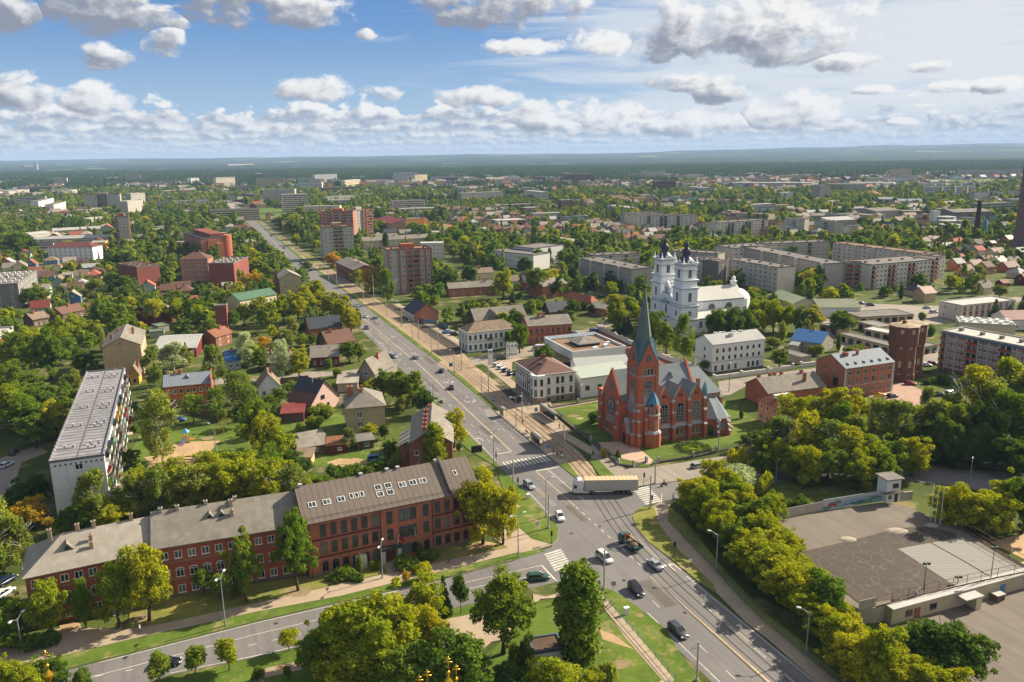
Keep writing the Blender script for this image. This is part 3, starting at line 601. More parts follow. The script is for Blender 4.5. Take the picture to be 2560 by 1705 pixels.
def roof_mesh(kind,L,D,h,rh,ax='x',o=.45,t=.18,seg=None):
    mb=MB()
    if kind=='gable':
        if ax=='x':A,B=L,D
        else:A,B=D,L
        s=rh/(B/2);ez=h-o*s
        pts=[(-o,ez),(B/2,h+rh),(B+o,ez)]
        V=[]
        for a in (-o,A+o):
            for z_ in (t,0):
                for p in pts:V.append((a,p[0],p[1]+z_))
        if ax!='x':V=[(v[1],v[0],v[2]) for v in V]
        F=[(0,6,7,1),(1,7,8,2),(3,4,10,9),(4,5,11,10),(0,1,4,3),(1,2,5,4),(6,9,10,7),(7,10,11,8),(0,3,9,6),(2,8,11,5)]
        if ax=='x':F=[f[::-1] for f in F]
        mb.add(V,F)
    elif kind=='hip':
        A,B=(L,D);hx=min(A,B)/2
        if A>=B:r0,r1=(hx,B/2),(A-hx,B/2)
        else:r0,r1=(A/2,hx),(A/2,B-hx)
        s=rh/hx;ez=h-o*s
        V=[(-o,-o,ez),(A+o,-o,ez),(A+o,B+o,ez),(-o,B+o,ez),(r0[0],r0[1],h+rh),(r1[0],r1[1],h+rh)]
        if A>=B:F=[(0,1,5,4),(1,2,5),(2,3,4,5),(3,0,4)]
        else:F=[(0,1,4),(1,2,5,4),(2,3,5),(3,0,4,5)]
        mb.add(V,F);mb.add([v[:2]+(v[2]-.15,) for v in V[:4]]+V[:4],[(0,3,2,1),(0,1,5,4),(1,2,6,5),(2,3,7,6),(3,0,4,7)])
    elif kind=='shed':
        mb.add([(-o,-o,h),(L+o,-o,h),(L+o,D+o,h+rh),(-o,D+o,h+rh),(-o,-o,h+t),(L+o,-o,h+t),(L+o,D+o,h+rh+t),(-o,D+o,h+rh+t)],
               [(0,3,2,1),(4,5,6,7),(0,1,5,4),(1,2,6,5),(2,3,7,6),(3,0,4,7)])
    else: # flat with a parapet of height rh
        p=.25;e=.12
        mb.box(0,0,h,L,D,h+.06)
        for b in ((-e,-e,L+e,p),(-e,D-p,L+e,D+e),(-e,p,p,D-p),(L-p,p,L+e,D-p)):mb.box(b[0],b[1],h-.12,b[2],b[3],h+rh)
    return mb
_chim={}
def chimney(root,x,y,z,s=.7,ht=1.4,mat=None):
    k=(s,ht,(mat or RED).name)
    if k not in _chim:
        mb=MB();mb.box(-s/2,-s/2,-1.5,s/2,s/2,ht);mb.box(-s/2-.08,-s/2-.08,ht,s/2+.08,s/2+.08,ht+.18);mb.box(-s/4,-s/4,ht+.18,s/4,s/4,ht+.3,1)
        _chim[k]=mb.mesh('chimney',[mat or RED,DARK])
    return inst('chimney',_chim[k],root,(x,y,z))
def vents(root,pts,z,s=.7,ht=.9,mat=None,nm='vent'):
    k=('v',s,ht,(mat or CONC).name)
    if k not in _chim:
        mb=MB();mb.box(-s/2,-s/2,-.2,s/2,s/2,ht);mb.box(-s/2-.1,-s/2-.1,ht,s/2+.1,s/2+.1,ht+.12)
        _chim[k]=mb.mesh(nm,[mat or CONC])
    for x,y in pts:inst(nm,_chim[k],root,(x,y,z))
def footprint(root,L,D,h,pad=0):
    M_=root.matrix_basis
    P=[M_@Vector(p) for p in ((0,0,0),(L,0,0),(L,D,0),(0,D,0))]
    FOOT.append([(p.x,p.y) for p in P])
    Q=[proj((p.x,p.y,z)) for p in P for z in (h*.35,h)]
    CLEAR.append((min(q[0] for q in Q),min(q[1] for q in Q),max(q[0] for q in Q),max(q[1] for q in Q),min(p.y for p in P)))
def bld(name,label,cat,E1,E2,E3,h,roof='flat',rh=.5,wall=None,roofm=None,ax='x',front=None,end=None,win=(1.2,1.5,'white'),chim=0,near=False,group=None,o=.45,clear=True,z0=1.0,side=None,chm=None,roofname='roof',zb=0.0):
    a,b=G(E1,h+zb),G(E2,h+zb)
    x=(b-a);L=x.length;x.normalize();y=Vector((-x.y,x.x,0))
    if isinstance(E3,(int,float)):D=E3
    else:
        v=G(E3,h+zb)-a;D=v.dot(y)
        if D<0:print('NEG DEPTH',name,D)
        D=max(abs(D),2.0)
    root=thing(name,label,cat,(a.x,a.y,zb),atan2(x.y,x.x),group)
    bpy.context.view_layer.update() if False else None
    root.matrix_basis=Matrix.Translation((a.x,a.y,zb))@Matrix.Rotation(atan2(x.y,x.x),4,'Z')
    wb=MB();wall=wall or WHITE;roofm=roofm or FELT
    if roof=='gable':gable_wall(wb,L,D,h,rh,ax)
    elif roof=='shed':
        wb.box(0,0,0,L,D,h);wb.add([(0,0,h),(0,D,h),(0,D,h+rh),(L,0,h),(L,D,h),(L,D,h+rh)],[(0,2,1),(3,4,5),(1,2,5,4)])
    else:wb.box(0,0,0,L,D,h)
    wb.build('wall',wall,root)
    roof_mesh(roof,L,D,h,rh,ax,o if roof!='flat' else 0).build(roofname,roofm,root)
    # which end can be seen
    if side is None:
        right=(root.matrix_basis@Vector((L,D/2,0)))
        side='right' if -(right.x*x.x+right.y*x.y)>0 else 'left'
    if front:face_windows(root,'front',L,D,h,front[0],front[1],*win,near,z0=z0)
    if end:face_windows(root,side,L,D,h,end[0],end[1],*win,near,z0=z0)
    rg=random.Random(name+label)
    for i in range(chim):
        if roof in ('gable','hip'):
            if ax=='x' or roof=='hip':
                cx=L*(i+.5+rg.uniform(-.2,.2))/chim;cx=min(max(cx,D/2),L-D/2) if roof=='hip' and L>D else cx
                chimney(root,cx,D/2+rg.choice((-.9,.9)),h+rh*.85,.8,1.5,chm)
            else:chimney(root,L/2+.9,D*(i+.5)/chim,h+rh*.85,.8,1.5,chm)
        else:chimney(root,L*(i+.5)/chim,D*.5,h,.9,1.2,chm)
    FOOTH=h+(rh if roof!='flat' else 0)
    if clear:footprint(root,L,D,h)
    return root,L,D
def add_vents(root,L,D,h,n,m=2,mat=None,seed=1,s=.8,nm='vent',ht=.9):
    rg=random.Random(seed);vents(root,[(L*(i+.5)/n+rg.uniform(-.6,.6),D*(j+1)/(m+1)+rg.uniform(-.4,.4)) for i in range(n) for j in range(m)],h+.06,s,ht,mat,nm)
def piers(root,xs,y,h,wd,dp,mat,z=0.0,nm='pier'):
    for x in xs:
        mb=MB();mb.box(-wd/2,-dp,z,wd/2,.02,h);mb.build(nm,mat,root,loc=(x,y,0))
def door(root,x,w,h,y=-.004,mat=None,rz=0,z=0.0):
    mb=MB();mb.box(-w/2,-.06,0,w/2,0,h);d=mb.build('door',mat or DOOR,root,loc=(x,y,z),rz=rz)
    hb=MB();hb.box(w*.3,-.12,h*.45,w*.36,-.06,h*.5);hb.build('handle',FRAME,d);return d
def band(root,L,D,z,t=.3,pr=.1,mat=None,nm='cornice',sides='frl'):
    mb=MB();mb.box(-pr,-pr,z,L+pr,0,z+t)
    if 'r' in sides:mb.box(L,0,z,L+pr,D,z+t)
    if 'l' in sides:mb.box(-pr,0,z,0,D,z+t)
    return mb.build(nm,mat or WHITE,root)

# ------------------------------------------------------------------ the long brick school in front: three joined wings are three buildings
def skylight(root,x,f,L,D,h,rh,w=.82,ln=1.3):
    """window lying on the front slope, f = fraction from eave to ridge"""
    sl=math.atan2(rh,D/2);mb=MB()
    mb.box(-w/2,-ln/2,.0,w/2,ln/2,.14,0);mb.box(-w/2+.12,-ln/2+.12,.14,w/2-.12,ln/2-.12,.15,1)
    o=mb.build('skylight',[FRAME,GLASS],root,loc=(x,D/2*f,h+rh*f+.16));o.rotation_euler=(sl,0,0)
def dormer(root,x,f,L,D,h,rh,s=1.2,mat=None):
    y=D/2*f;z=h+rh*f;mb=MB();d=s/(rh/(D/2))
    mb.add([(-s*.8,0,0),(s*.8,0,0),(0,0,s),(0,d,s)],[(0,1,2),(1,3,2),(0,2,3)],0)
    mb.add([(-s*.45,-.02,.1),(s*.45,-.02,.1),(0,-.02,s*.7)],[(0,1,2)],1)
    mb.build('dormer',[mat or SLATE,DARK],root,loc=(x,y,z+.12))
hS=hgt(('C2',395,832),('C2',355,442));print('school h',hS,hgt(('C2',1540,572),('C2',1490,217)))
ROOT,L,D=bld('brick_school','long three-storey red brick building with brown seamed metal roof and skylights','school',('C2',352,442),('C2',1560,200),14.5,12.2,'gable',4.6,RED,BMETAL,near=True,o=.6)
for side,x0,x1,cols in (('a',3.2,L*.375,6),('b',L*.46,L*.46,1),('c',L*.53,L*.60,3),('d',L*.675,L*.675,1),('e',L*.75,L*.98,5)):
    for r,(z,hh) in enumerate(((1.1,2.0),(4.9,2.3),(8.6,2.4))):
        for c in range(cols):
            t=x0+(x1-x0)*(c/(cols-1) if cols>1 else 0)
            if side=='b' and r==0:continue
            put_window(ROOT,t,-.004 if side in 'ae' else -.304,z,0,1.25,hh,'arch',True)
for z in (4.0,7.8):band(ROOT,L,D,z,.35,.12,TRIM,'string_course','')
band(ROOT,L,D,11.7,.45,.2,RED,'cornice','');band(ROOT,L,D,0,.7,.1,PLINTH,'plinth','r')
mb=MB();mb.box(L*.41,-.3,0,L*.71,0,11.6);mb.build('front_projection',RED,ROOT)
for f in (.012,.405,.715):
    mb=MB();mb.tube((0,-.5,.3),(0,-.5,11.8),.09);mb.build('downpipe',plain('downpipe_paint','#3a2f2b'),ROOT,loc=(L*f,0,0))
for i,(u,f) in enumerate([(.045,.42),(.065,.42),(.125,.42),(.145,.42),(.205,.42),(.225,.42),(.275,.45),(.305,.45),(.335,.45),(.565,.5),(.585,.5),(.63,.5),(.65,.5),(.69,.5),(.71,.5),(.425,.55),(.443,.55),(.425,.35),(.443,.35),(.485,.55),(.503,.55),(.485,.35),(.503,.35),(.905,.55)]):
    skylight(ROOT,L*u,f,L,D,12.2,4.6)
for u in (.0,.345,.5,.565,.8):vents(ROOT,[(L*u+.6,D/2)],16.5,.6,.8,M('pale_roof_vent','#aaa7a4',.2),'roof_vent')
mb=MB();mb.box(-.15,-.5,12.6,.15,D/2,13.0)
fw=MB();fw.add([(-.18,-.5,12.0),(.18,-.5,12.0),(.18,D/2,17.2),(-.18,D/2,17.2),(-.18,-.5,12.9),(.18,-.5,12.9),(.18,D/2,18.0),(-.18,D/2,18.0)],[(0,3,2,1),(4,5,6,7),(0,1,5,4),(1,2,6,5),(2,3,7,6),(3,0,4,7)])
fw.build('fire_wall',BMETAL,ROOT,loc=(L*.835,0,0))
sf=MB()
for i in range(60):
    x=L*(i+.5)/60;sf.box(x-.02,.15,12.25,x+.02,.2,12.85)
sf.box(0,.15,12.8,L,.2,12.86);sf.build('snow_guard',DFRAME,ROOT)
# entrance
ex=L*.455;en=MB();en.box(-2.3,-1.5,3.1,2.3,-.3,3.7,0);en.box(-2.1,-1.4,0,-1.3,-.35,3.1,1);en.box(1.3,-1.4,0,2.1,-.35,3.1,1);en.build('entrance_canopy',[plain('dark_fascia','#3a3634'),STONE],ROOT,loc=(ex,0,0))
door(ROOT,ex,1.8,2.7,-.35,plain('brown_door','#5a2f22'));mb=MB();mb.box(-1.1,-1.4,0,1.1,-.35,2.9);mb.build('side_door',M('pale_door','#bdb6ac',.2),ROOT,loc=(ex-6.2,.35,0))
FL=thing('flagpole','slanting pole with dark red flag over the brick school entrance','flag',ROOT.matrix_basis@Vector((ex+1.4,-1.2,3.8)));mb=MB();mb.tube((0,0,0),(.5,-1,2.6),.05);mb.build('pole',FRAME,FL)
mb=MB();mb.add([(.5,-1,2.5),(1.0,-.9,2.3),(1.7,-.95,1.5),(1.3,-.9,.9),(.35,-.8,1.8)],[(0,1,2,3,4)]);mb.build('flag',plain('dark_red_cloth','#7c1f2a'),FL)
FL=thing('flagpole','slanting pole with limp pale flag beside the brick school entrance','flag',ROOT.matrix_basis@Vector((ex+5.5,-.5,4.6)));mb=MB();mb.tube((0,0,0),(0,-1,2.6),.05);mb.build('pole',FRAME,FL)
mb=MB();mb.add([(0,-.95,2.5),(.35,-.9,.4),(.05,-.4,.6)],[(0,1,2)]);mb.build('flag',FRAME,FL)
R2,L2,D2=bld('brick_apartment_house','middle wing of red painted brick with grey slate roof, three storeys','house',('C1',1085,618),('C2',330,448),12.5,11.0,'gable',4.4,PRED,SLATE,near=True,o=.5)
for c,u in enumerate(np.linspace(.06,.95,11)):
    for z,hh,st in ((.9,1.6,'white'),(4.3,1.7,'archw'),(8.1,1.5,'white')):put_window(R2,L2*u,-.004,z,0,1.35,hh,st,True)
for z in (3.6,7.2):band(R2,L2,D2,z,.3,.1,M('grey_string_course','#8c6f62',.3),'string_course','')
band(R2,L2,D2,0,.6,.08,PLINTH,'plinth','')
for u,f in ((.05,.95),(.16,.95),(.35,1),(.55,1)):chimney(R2,L2*u,D2/2*f,15,.6,1.1,CONC)
for u in (.62,.7):dormer(R2,L2*(u-.25),.55,L2,D2,11,4.4)
for u,f in ((.52,.55),(.52,.85)):chimney(R2,L2*u,D2/2*f,11+4.4*f,.7,1.2,M('pale_chimney','#a8927c',.3))
R3,L3,D3=bld('brick_apartment_house','low end wing of red painted brick with hipped grey slate roof, behind roadside trees','house',('C1',172,818),('C1',1075,628),12.5,10.6,'hip',4.0,PRED,PSLATE,near=True,o=.5,side='left')
for o_ in list(R3.children):
    if o_.name.startswith('roof'):o_.data=roof_mesh('hip',L3+8,D3,10.6,4.0,'x',.5).mesh('roof',PSLATE)
for c,u in enumerate(np.linspace(.07,.95,9)):
    for z,hh,st in ((.9,1.6,'white'),(4.2,1.7,'archw'),(7.9,1.5,'white')):put_window(R3,L3*u,-.004,z,0,1.35,hh,st,True)
for z in (3.5,7.0):band(R3,L3,D3,z,.3,.1,M('grey_string_course','#8c6f62',.3),'string_course','')
dormer(R3,L3*.33,.45,L3,D3,10.6,4.0,1.4)
for u,f in ((.2,1),(.42,1),(.55,1),(.52,.4),(.52,.6),(.86,1)):chimney(R3,L3*u,D3/2*f,10.6+4*f,.62,1.1,M('pale_chimney','#a8927c',.3))
st=MB()
for i in range(4):st.box(0,-1.2-i*.4,0,3.5,-.8-i*.4,.8-i*.2)
st.build('entrance_steps',CONC,R3,loc=(L3*.62,0,0))

# ------------------------------------------------------------------ five-storey white panel block on the left
R5,L5,D5=bld('panel_block','white five-storey panel block with striped felt roof and cluttered balconies','apartment block',(123.4,1157.1),(259.8,1138.7),(216.6,931.6),15.4,'flat',.45,WPANEL,STRIPE,near=True)
for z in range(1,5):put_window(R5,L5*.52,-.004,z*3+.9,0,1.6,1.4,'white',True)
vs=[]
for i in range(5):
    y=D5*(.1+i*.2)
    vs+=[(L5*.2,y),(L5*.36,y),(L5*.66,y-2),(L5*.8,y-2),(L5*.68,y+1),(L5*.84,y+1)]
vents(R5,vs,15.46,.5,.8,M('pale_roof_vent','#aaa7a4',.2))
mb=MB();mb.box(L5/2-.12,.3,15.46,L5/2+.12,D5-.3,15.6);mb.build('roof_joint',PLINTH,R5)
lm=MB()
for i in range(10):lm.box(L5*(.07+.095*i),-.05,14.3,L5*(.11+.095*i),.0,14.65)
lm.build('attic_vent',DARK,R5)
face_windows(R5,'right',L5,D5,15.4,20,5,1.6,1.4,'white',True)
bc=[plain('balcony_'+k,c) for k,c in (('grey','#8e8a84'),('green','#2f6b4c'),('white','#c9c5bd'),('ochre','#b98e3c'),('brown','#6a4b38'),('mint','#8db0a2'),('red','#8c2f2a'))]
rg=random.Random(3)
bm_={}
for r in range(5):
    for c in range(14):
        mt=rg.choice(bc+bc[:1]*3+bc[2:3]*3);gl=rg.random()<.45
        if (mt.name,gl) not in bm_:
            mb=MB();mb.box(0,-1.4,0,.9,1.4,.12,1);mb.box(.85,-1.4,.12,.93,1.4,1.05,0);mb.box(0,-1.4,.12,.85,-1.34,1.05,0);mb.box(0,1.34,.12,.85,1.4,1.05,0)
            if gl:mb.box(.05,-1.36,1.05,.88,1.36,2.4,2)
            bm_[(mt.name,gl)]=mb.mesh('balcony',[mt,CONC,GLASS])
        inst('balcony',bm_[(mt.name,gl)],R5,(L5,D5*(c+.5)/14+rg.uniform(-.4,.4),r*3+1.2))
for c in range(4):
    mb=MB();mb.box(0,-1.3,2.6,2.2,1.3,2.8);mb.box(1.9,-1.2,0,2.05,-1.05,2.6);mb.box(1.9,1.05,0,2.05,1.2,2.6);mb.build('porch_canopy',CONC,R5,loc=(L5,D5*(c+.7)/4.2,0))

# ------------------------------------------------------------------ houses of the quarter left of the avenue
def hpx(p,h):return G(p,h)
R,L,D=bld('apartment_house','tan four-storey house with blind gable and grey sheet roof','apartment house',('B1',930,470),('B1',1280,440),('B1',1120,330),12.5,'gable',3.2,TAN,SLATE,'y',None,(7,4),(1.2,1.5,'white'),0,True,chm=RED)
for x,y in ((.2,.3),(.75,.5),(.72,.7),(.3,.7)):chimney(R,L*x,D*y,14.2,.9,1.3,RED)
put_window(R,L*.47,-.004,13.2,0,.6,.6,'brown',True)
bld('workshop','long low workshop under a white corrugated roof','workshop',('B1',1400,490),('B1',1785,470),('B1',1310,370),4,'gable',2.6,DKRED,WROOF,'x',(6,1),None,(1.0,1.2,'far'),0)
R,L,D=bld('yellow_house','small yellow house with dark brown roof beside the tan gable','house',('B1',1180,712),('B1',1262,705),9,4.2,'gable',3.0,YELL,SLATE2,'y',(1,1),None,(.9,1.2,'brown'),1,True)
R,L,D=bld('orange_house','orange two-storey house with blue-grey metal roof and one dormer','house',('B1',1495,830),('B1',1915,790),('B1',1490,745),7.2,'gable',2.4,ORANGE,METAL,'x',(7,2),None,(1.0,1.6,'white'),0,True,side='left')
dormer(R,L*.5,.5,L,D,7.2,2.4,1.2,METAL);chimney(R,L*.33,D*.5,9.6,1.2,1.4,RED);mb=MB();mb.box(L,-.3,0,L+.3,D+.3,9.2);mb.build('fire_wall',PRED,R)
R,L,D=bld('red_house','dark red boarded house with white ridged roof among the left gardens','house',('B1',1205,130),('B1',1385,150),12,7,'gable',2.4,DKRED,WROOF,'y',None,None,chim=1)
R,L,D=bld('brick_cottage','small old red brick cottage with brown sheet roof and annex','house',('B1',1965,375),('B1',2110,330),8,5,'gable',2.6,OLDBR,RUST,'x',(2,2),None,(.8,1,'far'),1)
R,L,D=bld('chimney_building','narrow tall dark red brick building with flat stained top','building',('B1',1955,95),('B1',2060,90),6,13,'flat',.5,DRED,FELT)
R,L,D=bld('teal_roof_house','pale house with a teal metal roof near bare bushes','house',('B1',2070,590),('B1',2190,575),9,4,'gable',3,MINT,BLMETAL,'x',(2,1),None,(.9,1.2,'white'),1)
R,L,D=bld('villa','pink villa with steep black and brown gable roof','house',('B2',500,990),('B2',755,900),10.5,3.6,'gable',6.5,PINK,BRMETAL,'y',None,None,chim=0,near=True)
for x,z,w in ((.22,1.0,1.3),(.6,1.0,1.1),(.42,4.1,1.8)):put_window(R,L*x,-.004,z,0,w,1.4,'brown',True)
mb=MB();mb.add([(-.6,-.5,3.1),(-.6,11,3.1),(L/2,11,10.36),(L/2,-.5,10.36)],[(0,1,2,3)]);mb.build('dark_roof_slope',DKMETAL,R);chimney(R,L*.75,5,7.2,.8,2.4,DFRAME);chimney(R,L*.4,4,8.5,.3,2,METAL)
R,L,D=bld('apartment_house','beige rendered three-storey house with worn hipped roof and brick chimneys','apartment house',('B2',825,1015),('B2',1172,985),13.5,9.3,'hip',3.6,BEIGE,SLATE,'x',None,(4,3),(1.1,1.5,'white'),0,True,side='left',o=.5)
for z in (2.6,5.7):put_window(R,L*.33,-.004,z,0,1.5,1.9,'white',True)
for x,y,s in ((.15,.62,1.6),(.42,.35,.8),(.45,.62,.7)):chimney(R,L*x,D*y,11,s,2.2,RED)
R,L,D=bld('old_brick_house','long old brick house with patched sheet roof and a row of brick chimneys','house',('B2',1395,1345),('B2',1790,1330),('B2',1215,1100),8.4,'gable',3.6,OLDBR,SLATE,'y',(3,2),(6,2),(1,1.4,'white'),0,True,side='left',o=.4)
for y in (.1,.25,.4,.55,.75,.93):chimney(R,L*(.36 if y<.8 else .45),D*y,10.4,1.0,1.6,RED)
mb=MB();mb.box(-2.6,2,0,0,12,7.4);mb.build('annex_wall',OLDBR,R);mb=MB();mb.add([(-3,1.6,7.2),(0,1.6,8.6),(0,12.4,8.6),(-3,12.4,7.2)],[(0,1,2,3)]);mb.build('annex_roof',PSLATE,R)
R,L,D=bld('garage','bright red garage with red metal pitched roof in a green garden','garage',('B2',230,1075),('B2',432,1062),('B2',210,1010),3.0,'shed',.9,M('red_boards','#80382a',.2),RDMETAL)
for x in (.3,.75):mb=MB();mb.box(-1.2,-.06,0,1.2,0,2.3);mb.build('garage_door',DFRAME,R,loc=(L*x,-.004,0))
for i,(p,q,d,nm) in enumerate(((('B2',415,1310),('B2',625,1270),3.5,'grey corrugated shed at the back of the garden row'),(('B2',390,1390),('B2',648,1350),5,'larger open shed with weathered corrugated roof'),(('B2',650,1365),('B2',835,1350),5,'brown rusted shed beside the corrugated sheds'),(('B2',350,1475),('B2',500,1470),5,'small light shed at the garden corner by birches'),(('B2',920,1330),('B2',1070,1310),4,'dark shed with long window under the old brick house'))):
    R,L,D=bld('shed',nm,'shed',p,q,d,2.6,'shed',.7,[BOARD,BOARD,DKRED,TAN,BOARD][i],[SLATE,SLATE,RUST,SLATE2,FELT][i]);put_window(R,L*.6,-.004,1,0,1.2,.9,'far',False);door(R,L*.25,1,1.9)
R,L,D=bld('meeting_hall','brick hall with black blue metal gable roof behind the avenue trees','hall',('B2',490,300),('B2',780,270),12,5,'gable',4.0,RED,DKMETAL,'x',(4,1),None,(1.2,1.4,'arch'),0)
R,L,D=bld('chalet','brown timber chalet with long red-brown metal roof above the avenue','house',('B2',660,440),('B2',900,405),13,4,'gable',4.2,BOARD,BRMETAL,'x',(3,1),None,(1,1.2,'brown'),2)
R,L,D=bld('long_house','low dark red boarded house under a long grey roof by the side lane','house',('B2',500,560),('B2',755,545),11,4,'gable',3.4,DKRED,SLATE,'x',(4,1),None,(1.0,1.3,'white'),1,True)
R,L,D=bld('long_house','low grey house behind the bare white birch, rust stained roof','house',('B2',80,605),('B2',320,600),9,3.6,'gable',3.0,BOARD,PSLATE,'x',(4,1),None,(.9,1.2,'white'),2,True)
R,L,D=bld('gabled_house','red boarded house with rendered grey gable at the lane corner','house',('B2',930,690),('B2',1080,705),14,4.2,'gable',5,M('grey_render','#8f877c',.25,.4),SLATE,'y',None,(4,1),(1,1.3,'white'),1,True,side='left');put_window(R,L*.5,-.004,3,0,1.4,1.6,'white',True)
mb=MB();mb.box(-.04,-.1,0,0,D,4.2);mb.build('red_side_boards',M('red_boards','#80382a',.2),R)
R,L,D=bld('cottage','white cottage with worn brown roof half hidden by willows','house',('B2',20,830),('B2',215,810),9,4,'gable',4.4,WHITE,SLATE2,'y',(2,1),None,(1,1.2,'brown'),1,True)
R,L,D=bld('shed','flat roofed grey outbuilding between the pink villa and the lane','shed',('B2',740,800),('B2',925,790),10,3.2,'shed',.4,CONC,PSLATE)
R,L,D=bld('garage_row','grey flat garage row behind the white corrugated workshop','garage',('B1',1360,330),('B1',1490,320),6,3,'flat',.3,GREYP,M('green_felt','#6c7a64',.3));R,L,D=bld('garage_row','green-grey lean-to behind the coloured tarpaulins','garage',('B1',1440,280),('B1',1540,265),8,3,'flat',.3,GREYP,M('green_felt','#6c7a64',.3))
R,L,D=bld('striped_building','white building with red window bands cut by the left frame edge','office building',(-60,880),('B1',118,290),20,10,'flat',.8,WHITE,WFELT)
for r in range(3):mb=MB();mb.box(1,-.08,0,L-1,0,1.3);mb.build('window_band',M('red_window_band','#8f3c34',.3,2),R,loc=(0,0,1.5+r*3))
R,L,D=bld('old_house','brown roofed low house behind the big left maples','house',('B1',300,215),('B1',440,190),9,4,'gable',2.6,BOARD,SLATE2,'x',(3,1),None,(1,1.2,'far'),1)
R,L,D=bld('old_house','brown gable house beside the back street bend','house',('B1',570,165),('B1',770,120),9,4,'gable',3,BOARD,BRMETAL,'x',(3,1),None,(1,1.2,'far'),1)

# ------------------------------------------------------------------ along the avenue, right side
R,L,D=bld('white_corner_house','white two-storey house with weathered hipped roof facing the avenue','house',('B2',1928,335),('B3',60,285),('B2',1855,290),8.6,'hip',3.2,WHITE,SLATE2,'x',(10,2),(3,2),(1.0,1.9,'arch'),0,True,side='left',o=.4)
band(R,L,D,4.1,.2,.1,M('grey_cornice','#8d8984',.2),'string_course');band(R,L,D,8.2,.35,.25,WHITE);mb=MB();mb.box(-1.2,-1,0,1.2,0,.15,0);mb.box(-1.2,-1,.15,1.2,-.95,1.0,1);mb.build('balcony',[CONC,DFRAME],R,loc=(L*.42,0,4.7));door(R,L*.42,1.3,2.6)
R,L,D=bld('brick_terrace','red brick two-storey terrace with grey slate roof behind the dealership','house',('B3',150,275),('B3',545,250),13,8.2,'gable',3.0,RED,SLATE,'x',(8,2),(3,2),(1.0,1.7,'arch'),0,True,side='right',o=.4)
for u in (.3,.42):chimney(R,L*u,D*.42,10.6,1.1,2.2,RED)
band(R,L,D,4,.25,.1,TRIM,'string_course','fr')
R,L,D=bld('brick_house','brick house with dark blue slate gable beside the tram embankment','house',('B2',1350,115),('B2',1440,165),13,4.2,'gable',4.6,WHITE,DKMETAL,'x',(6,1),None,(1,1.4,'white'),0,True,side='right')
mb=MB();mb.add([(L+.02,0,0),(L+.02,D,0),(L+.02,D,4.2),(L+.02,D/2,8.8),(L+.02,0,4.2)],[(0,1,2,3,4)]);mb.build('brick_gable',RED2,R)
R,L,D=bld('slate_house','old boarded house with a large mossy grey slate roof and cross gable','house',('B2',2000,225),('B3',130,185),13,4.2,'gable',4.6,BOARD,SLATE,'x',None,None,chim=2,side='left')
mb=MB();mb.add([(0,-.4,4.2),(7,-.4,4.2),(3.5,-.4,8),(3.5,6.5,8.6)],[(0,1,2),(0,2,3),(1,3,2)]);mb.build('cross_gable',SLATE,R,loc=(L*.22,0,0))
# white corner building with bay and brown roof
R,L,D=bld('corner_building','white ornate two-storey corner building with brown metal hipped roof and stone basement','building',('B3',222,722),('B3',572,682),('B3',8,600),9.8,'hip',3.0,WHITE,BRMETAL,'x',None,None,near=True,side='left',o=.5)
for u in (.12,.32,.55,.68,.9):
    for z in (2.6,6.2):put_window(R,L*u,-.004,z,0,1.15,2.2,'brown',True)
    put_window(R,L*u,-.104,.5,0,1.1,1.0,'brown',True)
for v in np.linspace(.08,.94,9):
    for z in (2.6,6.2):put_window(R,-.004,D*v,z,-pi/2,1.0,2.2,'brown',True)
band(R,L,D,0,2.0,.1,M('stone_basement','#9a8d78',.5,1.2),'basement');band(R,L,D,9.3,.45,.3,WHITE,'cornice');band(R,L,D,5.3,.18,.12,STONE,'string_course')
bay=MB();P_=[(-1.2,2.8),(-1.2,.2),(.2,-1.2),(2.8,-1.2),(2.8,2.8)];bay.prism(P_,2.0,9.7);b_=bay.build('corner_bay',WHITE,R)
mb=MB();mb.prism(P_,.0,2.0);mb.build('bay_basement',M('stone_basement','#9a8d78',.5,1.2),R)
for (x,y,rz) in ((1.4,-1.21,0),(-.5,-.5,-pi/4),(-1.21,1.4,-pi/2)):
    for z in (2.6,6.2):put_window(b_,x,y,z,rz,.95,2.2,'brown',False)
for u in (0.02,.22,.44,.8,.98):piers(R,[L*u],0,9.3,.35,.12,WHITE,2.0,'pilaster')
chimney(R,L*.5,D*.55,12,1.3,1.6,BROWNBR);chimney(R,L*.3,D*.35,11,1.3,1.0,BROWNBR)
mb=MB();mb.box(-1,-1,0,0,1,.15,0);mb.box(-1,-1,.15,-.95,1,1,1);mb.build('balcony',[CONC,DFRAME],R,loc=(0,D*.28,5.6))
R,L,D=bld('white_warehouse','white warehouse wing with pale green metal roof beside the brick church','warehouse',('B3',632,748),('B3',1075,690),13,7.2,'gable',2.2,WHITE,M('pale_green_metal','#a3ab9f',.2,.2,.6,'seamwide',1,.85,.1),'x',(4,1),None,(1.6,1.6,'brown'),0,True,z0=2.6)
R,L,D=bld('warehouse','pale low warehouse with shallow grey membrane roof behind the white wing','warehouse',('B3',590,640),('B3',1060,605),('B3',580,590),7.0,'gable',2.0,WHITE,M('grey_membrane','#9fa09c',.2,.2,.7,None,1,.85),'x',(3,1),None,(3,1,'far'),0)
